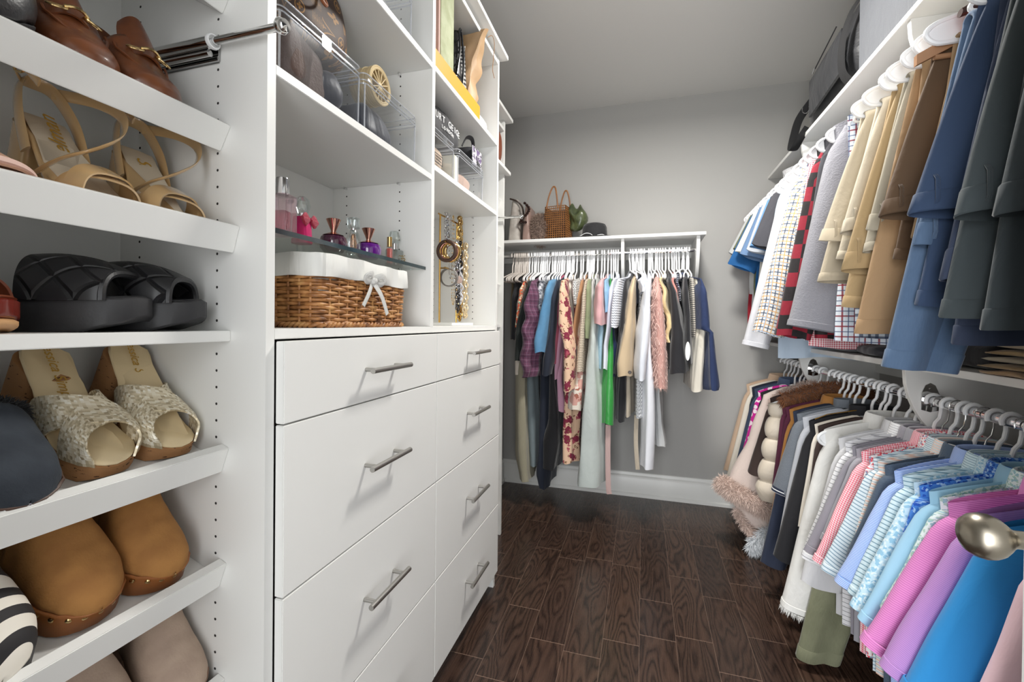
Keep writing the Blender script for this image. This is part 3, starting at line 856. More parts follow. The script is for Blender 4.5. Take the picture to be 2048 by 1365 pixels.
# olive trousers over a hanger, and the frayed white denim jacket beside them
fold_pants('trousers', 'olive green jeans folded over a hanger on low right rod', M_['olive'], 1.76, .67, .86, .05, .79, .35, .035, .016, .017, 5, xl=.53, xlr=.66)
place_hanger('plastic', (RX, 1.76, LRZ), 0, 'white plastic hanger on low rod carrying the olive jeans', None)
g = len(bpy.data.objects)
low('denim_jacket', 'jacket', 'white denim jacket with frayed cuffs', 'white_denim', 1.835, L=.62, d=.03, sl=(11, .66, .098, .062, .036), collar='polo', cuff_mat=M_['white_denim'], hg='flat', seed=41)
DJ = [o for o in bpy.data.objects if o.name.startswith('denim_jacket')][0]
rg = random.Random(5); mb = MB()
d_ = Vector((-math.sin(R(11)), 0, -math.cos(R(11)))); q_ = Vector((math.cos(R(11)), 0, -math.sin(R(11))))
e_ = Vector((-.205, 0, -.158)) + d_*.66 + q_*.062
tufts(mb, [(e_ + q_*(.064*math.cos(a)) + Vector((0, .038*math.sin(a), 0)), d_) for a in [2*PI*k/260 for k in range(260)]], .02, .0012, rg, .6, .45)
obj('frayed_edge', mb, M_['white_denim'], DJ, 0)
low('cardigan', 'sweater', 'dark brown striped cardigan', 'brown_dark', 1.893, L=.66, sl=(6, .48, .08, .05, .016), d=.016)
low('blouse', 'shirt', 'cream blouse beside the dark brown cardigan', 'cream', 1.925, L=.60, sl=(7, .40, .08, .05, .014), d=.014)
low('zip_jacket', 'jacket', 'black zip jacket with gold zipper', 'black', 1.985, L=.66, d=.026, sl=(12, .56, .092, .06, .034), collar='band')
ZJ = [o for o in bpy.data.objects if o.name.startswith('zip_jacket')][0]
GOLD = plain('gold_metal', (212, 160, 62), .28, 1)
mb = MB(); mb.tube([(-.06, -.030, -.095), (-.15, -.022, -.118), (-.19, -.018, -.14)], .003, 6, flat=.5); obj('zipper', mb, GOLD, ZJ)
low('hoodie', 'sweater', 'light grey heather hoodie', 'lt_heather', 2.055, L=.68, d=.028, sl=(9, .56, .095, .055, .034))
low('varsity_jacket', 'jacket', 'dark grey heather jacket with striped cuff', 'dk_heather', 2.125, L=.56, d=.03, sl=(15, .34, .10, .075, .038), cuff_mat=M_['striped_cuff'], collar='band')
low('sweatshirt', 'sweater', 'navy sweatshirt with long sleeve', 'navy', 2.175, L=.70, sl=(10, .68, .085, .05, .022), d=.018)
low('suede_jacket', 'jacket', 'camel brown suede jacket', 'camel_brown', 2.225, L=.64, sl=(8, .60, .09, .07, .024), d=.02, collar='polo')
low('long_sleeve_shirt', 'shirt', 'burgundy long sleeve top', 'burgundy', 2.275, L=.62, sl=(5, .42, .085, .05, .018), d=.016)
# brown fur collar coat
low('fur_collar_coat', 'coat', 'burgundy coat with brown fur collar', 'burgundy', 2.335, L=.66, sl=(5, .40, .09, .06, .022), d=.024)
FC = [o for o in bpy.data.objects if o.name.startswith('fur_collar_coat')][0]
def fur(parent, base, mat, name, count, length, width, seed, droop=.4, jitter=.6):
    rg = random.Random(seed); mb = MB()
    mb.v += base.v; mb.f += base.f; mb.uv += base.uv; mb.fm += base.fm
    c = sum((Vector(v) for v in base.v), Vector())/len(base.v)
    sm = surf_samples(base, count, rg)
    sgn = sum((1 if (p - c).dot(n) > 0 else -1) for p, n in sm)
    tufts(mb, [(p, n if sgn > 0 else -n) for p, n in sm], length, width, rg, droop, jitter)
    o = obj(name, mb, mat, parent, 0); o['kind'] = 'stuff'; return o
b = MB(); b.tube(smoothpts([(-.20, -.01, -.13), (-.13, -.015, -.105), (-.05, -.015, -.075), (.05, -.01, -.07), (.14, -.01, -.10)], 6), .026, 10)
fur(FC, b, M_['fur_brown'], 'fur_collar', 2600, .030, .0016, 3)
# cream puffer: quilted bulges
def puffer():
    y = 2.45
    rows = []
    zs = [.86]; 
    mb = drape([(.855, .78, 1.0, y, .02), (.81, .60, 1.03, y, .045), (.60, .575, 1.04, y, .06), (.40, .55, 1.04, y, .062), (.33, .56, 1.04, y, .05)], 8, 3, .004, 40, 60)
    v2 = []
    for w, t, z in mb.v:
        k = abs(math.sin(PI*(z - .33)/.105))**.5
        cx = .80
        v2.append((cx + (w - cx)*(.93 + .09*k), y + (t - y)*(.72 + .36*k), z))
    mb.v = [(a - RX, b_ - y, c - LRZ) for a, b_, c in v2]
    o = obj('puffer_vest', mb, M_['cream_puffer'], None, 60); o.location = (RX, y, LRZ)
    tag(o, 'cream quilted puffer vest on the low right rod', 'jacket')
    place_hanger('flat', (RX, y, LRZ), 0, 'white plastic hanger on low rod carrying the cream puffer vest', None)
puffer()
low('cardigan', 'sweater', 'dark brown cardigan behind the puffer vest', 'brown_dark', 2.535, L=.62, sl=(14, .40, .09, .06, .03), d=.02)
# blush coat flaring into the aisle, fur trimmed
def coat():
    y = 2.64
    mb = drape([(.875, .72, .94, y, .02), (.83, .62, 1.03, y, .04), (.60, .555, 1.05, y, .055), (.36, .455, 1.05, y, .065), (.14, .50, 1.0, y, .07)], 4, 2.5, .008, 44, 30)
    mb.v = [(a - RX, b_ - y, c - LRZ) for a, b_, c in mb.v]
    o = obj('fur_trim_coat', mb, M_['blush'], None, 60); o.location = (RX, y, LRZ)
    tag(o, 'blush pink coat with fur trim, flaring into the aisle', 'coat')
    b = MB(); b.tube(smoothpts([(.41, y - .02, .345), (.47, y - .07, .315), (.54, y - .085, .285), (.62, y - .08, .25), (.68, y - .05, .24)], 6), [.034]*25, 10)
    b.v = [(p[0] - RX, p[1] - y, p[2] - LRZ) for p in b.v]; fur(o, b, M_['fur_blush'], 'fur_cuff', 5200, .032, .0014, 5, .35)
    b = MB(); b.tube(smoothpts([(.49, y - .04, .21), (.53, y - .07, .14), (.60, y - .08, .10), (.68, y - .07, .09)], 6), .012, 8)
    b.v = [(p[0] - RX, p[1] - y, p[2] - LRZ) for p in b.v]; fur(o, b, M_['fur_blush'], 'fur_hem', 2200, .026, .0014, 6, .5)
    b = MB(); b.tube(smoothpts([(.70, y - .10, .74), (.66, y - .07, .80), (.74, y - .06, .86), (.84, y - .05, .895), (.92, y - .03, .88)], 6), .022, 8)
    b.v = [(p[0] - RX, p[1] - y, p[2] - LRZ) for p in b.v]; fur(o, b, M_['fur_blush'], 'fur_collar', 1800, .026, .0014, 9, .3)
    place_hanger('plastic', (RX, y, LRZ), 0, 'white plastic hanger on low rod carrying the blush coat', None)
    # white sheepskin piece showing under its hem
    b = MB(); b.rings([[(.555 + dx*s, 2.56 + .012*math.cos(a), zz + .0*s) for a, s in ((0, -1), (1.5, -.4), (3.1, .4), (4.6, 1))] for zz, dx in ((.10, .06), (.06, .065), (.02, .05), (-.0, .03))]) if False else None
    b = MB(); b.tube(smoothpts([(.68, 2.56, .12), (.62, 2.545, .10), (.575, 2.54, .065), (.555, 2.54, .03)], 6), [.05 - .0017*k for k in range(19)], 10, flat=.35, up=(0, 1, 0))
    org = Vector((.62, 2.55, .12)); b.v = [tuple(Vector(p) - org) for p in b.v]
    w = bpy.data.objects.new('sheepskin_vest', None); COL.objects.link(w); w.location = org
    tag(w, 'white sheepskin corner hanging below the blush coat', 'vest')
    fur(w, b, M_['fur_white'], 'fleece', 4200, .034, .0016, 11, .55)
coat()
low('long_sleeve_shirt', 'shirt', 'black long sleeve top', 'black', 2.725, L=.60, sl=(7, .40, .085, .05, .02), d=.018)
low('blouse', 'shirt', 'magenta blouse with white blossoms', 'magenta', 2.785, L=.55, sl=(12, .34, .10, .08, .03), d=.02)
low('denim_jacket', 'jacket', 'dark denim jacket', 'dk_denim', 2.865, L=.66, sl=(12, .62, .10, .07, .036), d=.026, collar='polo')
low('coat', 'coat', 'blue black coat with padded shoulder', 'navy_dark', 2.93, L=.70, sl=(6, .55, .10, .07, .036), d=.026)
low('cardigan', 'sweater', 'cream cardigan beside the camel coat', 'cream', 2.99, L=.68, sl=(12, .62, .09, .06, .022), d=.016)
low('coat', 'coat', 'camel coat nearest the back wall', 'beige_coat', 3.07, L=.72, sl=(13, .56, .10, .08, .036), d=.026, collar='polo')
# ================================================================ high rod of the right wall
cm('cream_chino', (182, 170, 148), wr=.5); cm('cream_chino_lt', (192, 182, 162), wr=.5); cm('khaki', (164, 140, 102), wr=.45); cm('stone', (166, 158, 140), wr=.45)
cm('tan', (160, 130, 96), wr=.45); cm('brown_chino', (86, 65, 45), wr=.5); cm('tan_lt', (168, 140, 106), wr=.45)
cm('blue_chino', (44, 62, 90), wr=.4); cm('slate_chino', (48, 58, 80), wr=.4); cm('navy_chino', (36, 48, 72), wr=.4); cm('lt_jean', (72, 94, 122), 'denim', c=(92, 114, 142), wr=.5)
cm('green_grey', (58, 66, 69), wr=.4); cm('green_grey_dk', (56, 64, 68), wr=.4); cm('mauve_grey', (126, 120, 128), wr=.4); cm('coral', (226, 120, 110)); cm('dusk_jean', (70, 96, 132), 'denim', c=(88, 114, 150), wr=.5)
cm('grey_fleece', (140, 140, 147), fuzz=160.0, wr=.6); cm('charcoal', (58, 58, 64)); cm('grey_dk_fleece', (100, 98, 104), fuzz=160.0, wr=.5)
cm('buffalo', (28, 24, 26), 'check', per=.11, c=(132, 22, 42))
PL = lambda c1, c2, c3, p=.03: [(0, p, .16, 0, c1, .9), (1, p, .16, 0, c1, .9), (0, p, .14, .5, c2, .85), (1, p, .14, .5, c2, .85), (0, p*2, .07, .3, c3, .6), (1, p*2, .07, .3, c3, .6)]
cm('plaid_gold', (212, 212, 210), 'plaid', s=PL((60, 74, 96), (206, 158, 92), (120, 160, 200)))
cm('plaid_gold_small', (228, 230, 230), 'plaid', s=PL((60, 74, 96), (206, 158, 92), (110, 150, 190), .022))
cm('pink_tatter', (238, 232, 232), 'plaid', s=[(0, .018, .12, 0, (210, 170, 180), .8), (1, .018, .12, 0, (210, 170, 180), .8)])
cm('plaid_red', (224, 232, 240), 'plaid', s=[(0, .034, .14, 0, (140, 36, 50), .9), (1, .034, .14, 0, (140, 36, 50), .9), (0, .034, .1, .5, (60, 80, 120), .8), (1, .034, .1, .5, (60, 80, 120), .8)])
cm('plaid_navy', (200, 210, 220), 'plaid', s=[(0, .024, .4, 0, (40, 54, 84), .8), (1, .024, .4, 0, (40, 54, 84), .8)])
cm('red_check', (244, 230, 232), 'gingham', per=.008, c=(190, 60, 80))
cm('tee_white', (206, 208, 208)); cm('tee_olive', (108, 114, 84)); cm('tee_cream', (230, 228, 216)); cm('tee_slate', (92, 120, 158), 'heather', c=(112, 140, 174)); cm('tee_grey', (190, 194, 200)); cm('tee_blue', (92, 140, 190), 'heather', c=(112, 158, 204)); cm('tee_char', (62, 62, 68), 'heather', c=(78, 78, 84)); cm('tee_royal', (30, 92, 150)); cm('tee_red', (166, 34, 50)); cm('tee_melange', (170, 172, 176), 'heather', c=(192, 194, 198)); cm('pale_blue', (196, 214, 232)); cm('dress_white', (204, 205, 210))
def high(name, cat, desc, mat, y, hg='flat', **k):
    top_garment(name, cat, k.pop('label', desc + ' on the high right rod'), M_[mat], y, 'up', hanger=hg, hlabel=f'white plastic hanger on high rod carrying the {k.pop("hword", desc)}', **k)
TEE = (24, .26, .10, .088, .03)
high('t_shirt', 'shirt', 'red t-shirt', 'tee_red', 3.10, L=.90, sl=(10, .2, .09, .08, .02), w=.2, d=.018)
high('t_shirt', 'shirt', 'white t-shirt nearest the back wall', 'tee_white', 3.04, L=.66, sl=(26, .27, .10, .085, .034))
high('t_shirt', 'shirt', 'grey melange t-shirt', 'tee_melange', 2.975, L=.90, sl=(14, .2, .09, .08, .018), d=.018)
high('t_shirt', 'shirt', 'olive green t-shirt', 'tee_olive', 2.93, L=.70, sl=(25, .26, .095, .08, .022), d=.016)
high('t_shirt', 'shirt', 'royal blue t-shirt', 'tee_royal', 2.89, L=.70, sl=(24, .36, .09, .08, .018), d=.016)
high('t_shirt', 'shirt', 'cream t-shirt', 'tee_cream', 2.835, L=.76, sl=(24, .29, .10, .088, .034))
high('t_shirt', 'shirt', 'dark grey t-shirt with long body', 'charcoal', 2.775, L=.90, sl=(14, .22, .09, .08, .02), d=.02)
high('t_shirt', 'shirt', 'slate blue t-shirt', 'tee_slate', 2.72, L=.70, sl=(21, .32, .10, .088, .03))
high('t_shirt', 'shirt', 'pale grey t-shirt', 'tee_grey', 2.665, L=.72, sl=(18, .30, .095, .085, .02), d=.016)
high('t_shirt', 'shirt', 'mid blue t-shirt', 'tee_blue', 2.56, L=.72, sl=(19, .30, .095, .085, .024), d=.018)
high('t_shirt', 'shirt', 'charcoal heather t-shirt', 'tee_char', 2.50, L=.72, sl=(20, .30, .10, .092, .032))
high('dress_shirt', 'shirt', 'pale blue dress shirt', 'pale_blue', 2.42, L=1.0, sl=(7, .72, .085, .05, .022), d=.018, collar='polo')
high('dress_shirt', 'shirt', 'white dress shirt with long cuffs', 'dress_white', 2.345, L=.88, sl=(12, .80, .095, .055, .032), d=.022, collar='polo', cuff_mat=M_['dress_white'])
high('dress_shirt', 'shirt', 'pink tattersall shirt in clear garment bag', 'pink_tatter', 2.255, L=.86, sl=(9, .70, .095, .06, .034), d=.024, collar='polo')
high('flannel_shirt', 'shirt', 'gold and navy plaid shirt', 'plaid_gold', 2.15, L=.86, sl=(13, .74, .10, .062, .04), d=.024, collar='polo')
high('flannel_shirt', 'shirt', 'small gold and blue plaid shirt', 'plaid_gold_small', 2.07, L=.90, sl=(6, .66, .09, .06, .026), d=.02, collar='polo')
high('polo_shirt', 'shirt', 'pink gingham shirt with red placket', 'red_check', 2.01, L=.93, sl=(6, .26, .09, .08, .018), d=.016)
high('flannel_shirt', 'shirt', 'red and black buffalo check shirt', 'buffalo', 1.955, L=.90, sl=(10, .74, .095, .06, .03), d=.02, collar='polo')
high('sweater', 'sweater', 'charcoal sweater beside the grey fleece', 'charcoal', 1.885, L=.76, sl=(6, .62, .085, .05, .024), d=.02)
high('fleece_jacket', 'sweater', 'light grey fleece pullover with thick cuff', 'grey_fleece', 1.795, L=.62, sl=(10.5, .70, .098, .088, .05), d=.03, collar='band', cuff_mat=M_['grey_fleece'], seed=77)
high('flannel_shirt', 'shirt', 'white and red plaid shirt', 'plaid_red', 1.72, L=.90, sl=None, d=.018, w=.19, hemw=.22, hg='plastic')
high('flannel_shirt', 'shirt', 'navy plaid shirt', 'plaid_navy', 1.685, L=.88, sl=None, d=.014, w=.18, hg='plastic')
# clear garment bag over the tattersall shirt
FILM = NT('clear_film', .12, 0, (245, 246, 250)); FILM.b.inputs['Transmission Weight'].default_value = .0; FILM.b.inputs['Alpha'].default_value = .22; FILM.b.inputs['Specular IOR Level'].default_value = .9
co_ = FILM.n('TexCoord'); nz_ = FILM.n('TexNoise', {'Vector': (co_, 'Object'), 'Scale': 26.0, 'Detail': 3.0, 'Distortion': 1.0}); FILM.bump((nz_, 0), 1.0, .02)
o = obj('garment_bag', shirt_body(.42, .225, .06, .25, 5, .012, 5, -.150), FILM.m, None, 60, weld=True); o.location = (RX, 2.30, URZ + .012)
tag(o, 'clear plastic garment bag over shirts on the high right rod', 'garment bag')
# trousers over hangers: (name, label, material, y, bar x, flare, waist z, leg z, xl)
ZB = URZ - .196
def pants(label, mat, y, xf, xr, flare, zw, zl, hg='flat', seed=1, xl=None, th=.013, gap=.015, desc='', zb=ZB, xlr=None, cat='trousers', yslant=0.0, dxh=0.0, amp=.006):
    place_hanger(hg, (RX, y, URZ), R(rnd.uniform(-3, 3)), f'{"oak wooden" if hg == "wood" else "white plastic"} hanger on high rod carrying the {desc}', None)
    return fold_pants('trousers', label, M_[mat], y, xf, xr, flare, zb, zw, zl, th, gap, seed, xl=xl, xlr=xlr, cat=cat, yslant=yslant, amp=amp)
pants('cream trousers beside the grey fleece, on the high right rod', 'cream_chino', 1.60, .635, .90, .115, 1.455, 1.335, 'flat', 3, .53, .017, .02, 'cream trousers beside the fleece')
pants('pale cream trousers with short waist end, on the high right rod', 'cream_chino_lt', 1.525, .645, .88, .10, 1.47, 1.40, 'flat', 5, .55, .015, .018, 'pale cream trousers')
pants('golden khaki trousers with welt pocket, on the high right rod', 'khaki', 1.445, .645, .90, .125, 1.345, 1.25, 'flat', 7, .54, .015, .018, 'golden khaki trousers')
pants('stone trousers with narrow waistband, on the high right rod', 'stone', 1.385, .645, .86, .09, 1.455, 1.40, 'flat', 9, .56, .013, .014, 'stone trousers')
pants('tan trousers with the longest hems, on the high right rod', 'tan', 1.335, .645, .90, .03, 1.42, 1.185, 'flat', 11, .525, .014, .016, 'long tan trousers', amp=.01)
pants('dark brown trousers among the tan ones, on the high right rod', 'brown_chino', 1.27, .645, .89, .11, 1.455, 1.36, 'flat', 13, .58, .014, .014, 'dark brown trousers')
pants('light tan trousers behind the navy ones, on the high right rod', 'tan_lt', 1.225, .66, .88, .08, 1.40, 1.30, 'flat', 15, .60, .011, .013, 'light tan trousers')
pants('coral shorts behind the blue trousers, on the high right rod', 'coral', 1.175, .665, .84, .01, 1.72, 1.66, 'wood', 17, .665, .010, .011, 'coral shorts', cat='shorts')
pants('light blue jeans reaching the low shelf, on the high right rod', 'lt_jean', 1.155, .64, .86, .10, 1.36, 1.105, 'plastic', 19, .505, .014, .015, 'light blue jeans', amp=.012, xlr=.635)
pants('bright navy trousers with plain waistband, on the high right rod', 'blue_chino', 1.105, .635, .90, .12, 1.42, 1.24, 'flat', 21, .545, .015, .016, 'bright navy trousers')
pants('slate navy trousers with drooping loop, on the high right rod', 'slate_chino', 1.05, .64, .92, .10, 1.295, 1.17, 'flat', 23, .575, .015, .016, 'slate navy trousers')
pants('green grey trousers with open waist, on the high right rod', 'green_grey', .985, .625, .90, .11, 1.395, 1.22, 'flat', 25, .53, .018, .018, 'green grey trousers with open waist', amp=.009)
pants('darker green grey trousers nearest the door, on the high right rod', 'green_grey_dk', .915, .62, .90, .09, 1.385, 1.20, 'flat', 27, .54, .018, .02, 'darker green grey trousers', amp=.009)
pants('mauve grey trousers at the near end of the high right rod', 'mauve_grey', .845, .62, .88, .06, 1.30, 1.2, 'flat', 29, .56, .015, .018, 'mauve grey trousers')
if 1:
    # oak trouser hanger reaching out between the white ones
    h = bpy.data.objects.new('oak_trouser_hanger', None); COL.objects.link(h); h.location = (RX, 1.245, URZ - .005)
    tag(h, 'light oak trouser hanger sticking out between white hangers', 'hanger')
    mb = MB()
    for s in (-1, 1):
        mb.rings([[(s*.235*t, yy*(1), -.118 - .105*t**1.1 + zz) for yy, zz in ((-.006, -.017), (.006, -.017), (.006, .017 - .01*t), (-.006, .017 - .01*t))] for t in [k/8 for k in range(9)]])
    obj('arms', mb, OAKWOOD, h, 40)
    mb = MB(); mb.tube([(-.20, 0, -.225), (.20, 0, -.225)], .006, 10); obj('bar', mb, OAKWOOD, h)
    mb = MB(); mb.tube(hook_pts(), .0018, 8); obj('hook', mb, CHROME, h)
# ================================================================ back wall rod: hangers and clothes seen edge-on
cm('b_olive', (96, 84, 62)); cm('b_black', (36, 36, 40)); cm('b_orange', (222, 122, 84), 'floral', s=[(40, .36, (236, 226, 196), 2), (52, .26, (120, 150, 130), 5), (46, .25, (206, 70, 60), 7)], dn=60, da=.02)
cm('b_blackgreen', (34, 40, 38), fuzz=60.0); cm('b_cream', (226, 216, 202)); cm('b_purple', (112, 66, 92), 'plaid', s=[(0, .034, .3, 0, (84, 54, 76), .6), (1, .034, .3, 0, (84, 54, 76), .6), (0, .034, .05, .5, (170, 156, 176), .45), (1, .034, .05, .5, (170, 156, 176), .45)], wr=.8)
cm('b_greyprint', (214, 214, 218), 'floral', s=[(40, .36, (120, 124, 134), 3)], dn=40, da=.03); cm('b_chambray', (84, 136, 176), 'denim', c=(112, 160, 196), wr=.7); cm('b_navy', (34, 40, 54), wr=.5)
cm('b_pinkrib', (212, 104, 134), rib=.006); cm('b_mauve', (196, 150, 172)); cm('b_peachfloral', (228, 192, 162), 'floral', s=[(11, .27, (128, 36, 62), 3), (19, .15, (170, 76, 92), 6), (22, .13, (120, 84, 60), 9)], dn=60, da=.035)
cm('b_polka', (236, 234, 230), 'dots', sc=95, th=.36, c=(30, 30, 32)); cm('b_brown', (172, 128, 92)); cm('b_crochet', (222, 206, 184), knit=.010, ka=.5, wr=.7); cm('b_sage', (136, 144, 112), wr=.9)
cm('b_heather', (176, 172, 170), 'heather', c=(196, 194, 192)); cm('b_dusty', (212, 166, 168), wr=.5); cm('b_ltdenim', (150, 182, 198), 'denim', c=(176, 204, 218), wr=.6); cm('b_chambraylt', (130, 170, 200), 'denim', c=(152, 188, 214), wr=.6)
cm('b_white', (222, 226, 238), wr=.5); cm('b_textwhite', (220, 224, 234), knit=.014, ka=.4, wr=.6); cm('b_navydenim', (34, 48, 84), 'denim', c=(48, 64, 104), wr=.5); cm('b_khaki', (202, 180, 148), wr=.4)
cm('b_whitedenim', (226, 230, 238), wr=.5); cm('b_fringe', (206, 160, 150)); cm('b_straw', (222, 200, 152), wr=.8); cm('b_coral', (228, 140, 130)); cm('b_navydot', (34, 42, 66), 'dots', sc=75, th=.2, c=(225, 228, 235))
cm('b_stripeknit', (212, 204, 190), 'stripe', s=[(1, .012, .3, 0, (80, 78, 80))], knit=.006); cm('b_creamskirt', (224, 218, 204), rib=.03, wr=.5); cm('b_sagecord', (164, 158, 136), rib=.005, wr=.5); cm('b_greyteal', (116, 128, 132), wr=.5)
cm('b_velvet', (22, 22, 26), fuzz=40.0); cm('b_rose', (232, 222, 208), 'floral', s=[(9, .34, (214, 164, 152), 4), (15, .16, (170, 106, 90), 8)], dn=30, da=.04); cm('b_aqua', (184, 192, 188), 'denim', c=(200, 208, 204), wr=.5); cm('b_green', (54, 150, 66), rough=.4, wr=.6)
cm('b_oat', (190, 178, 160)); cm('b_lace', (222, 224, 226), knit=.022, ka=.7, wr=.7); cm('b_white2', (232, 234, 240), wr=.35); cm('b_palegrey', (204, 206, 206), rib=.03, wr=.6)
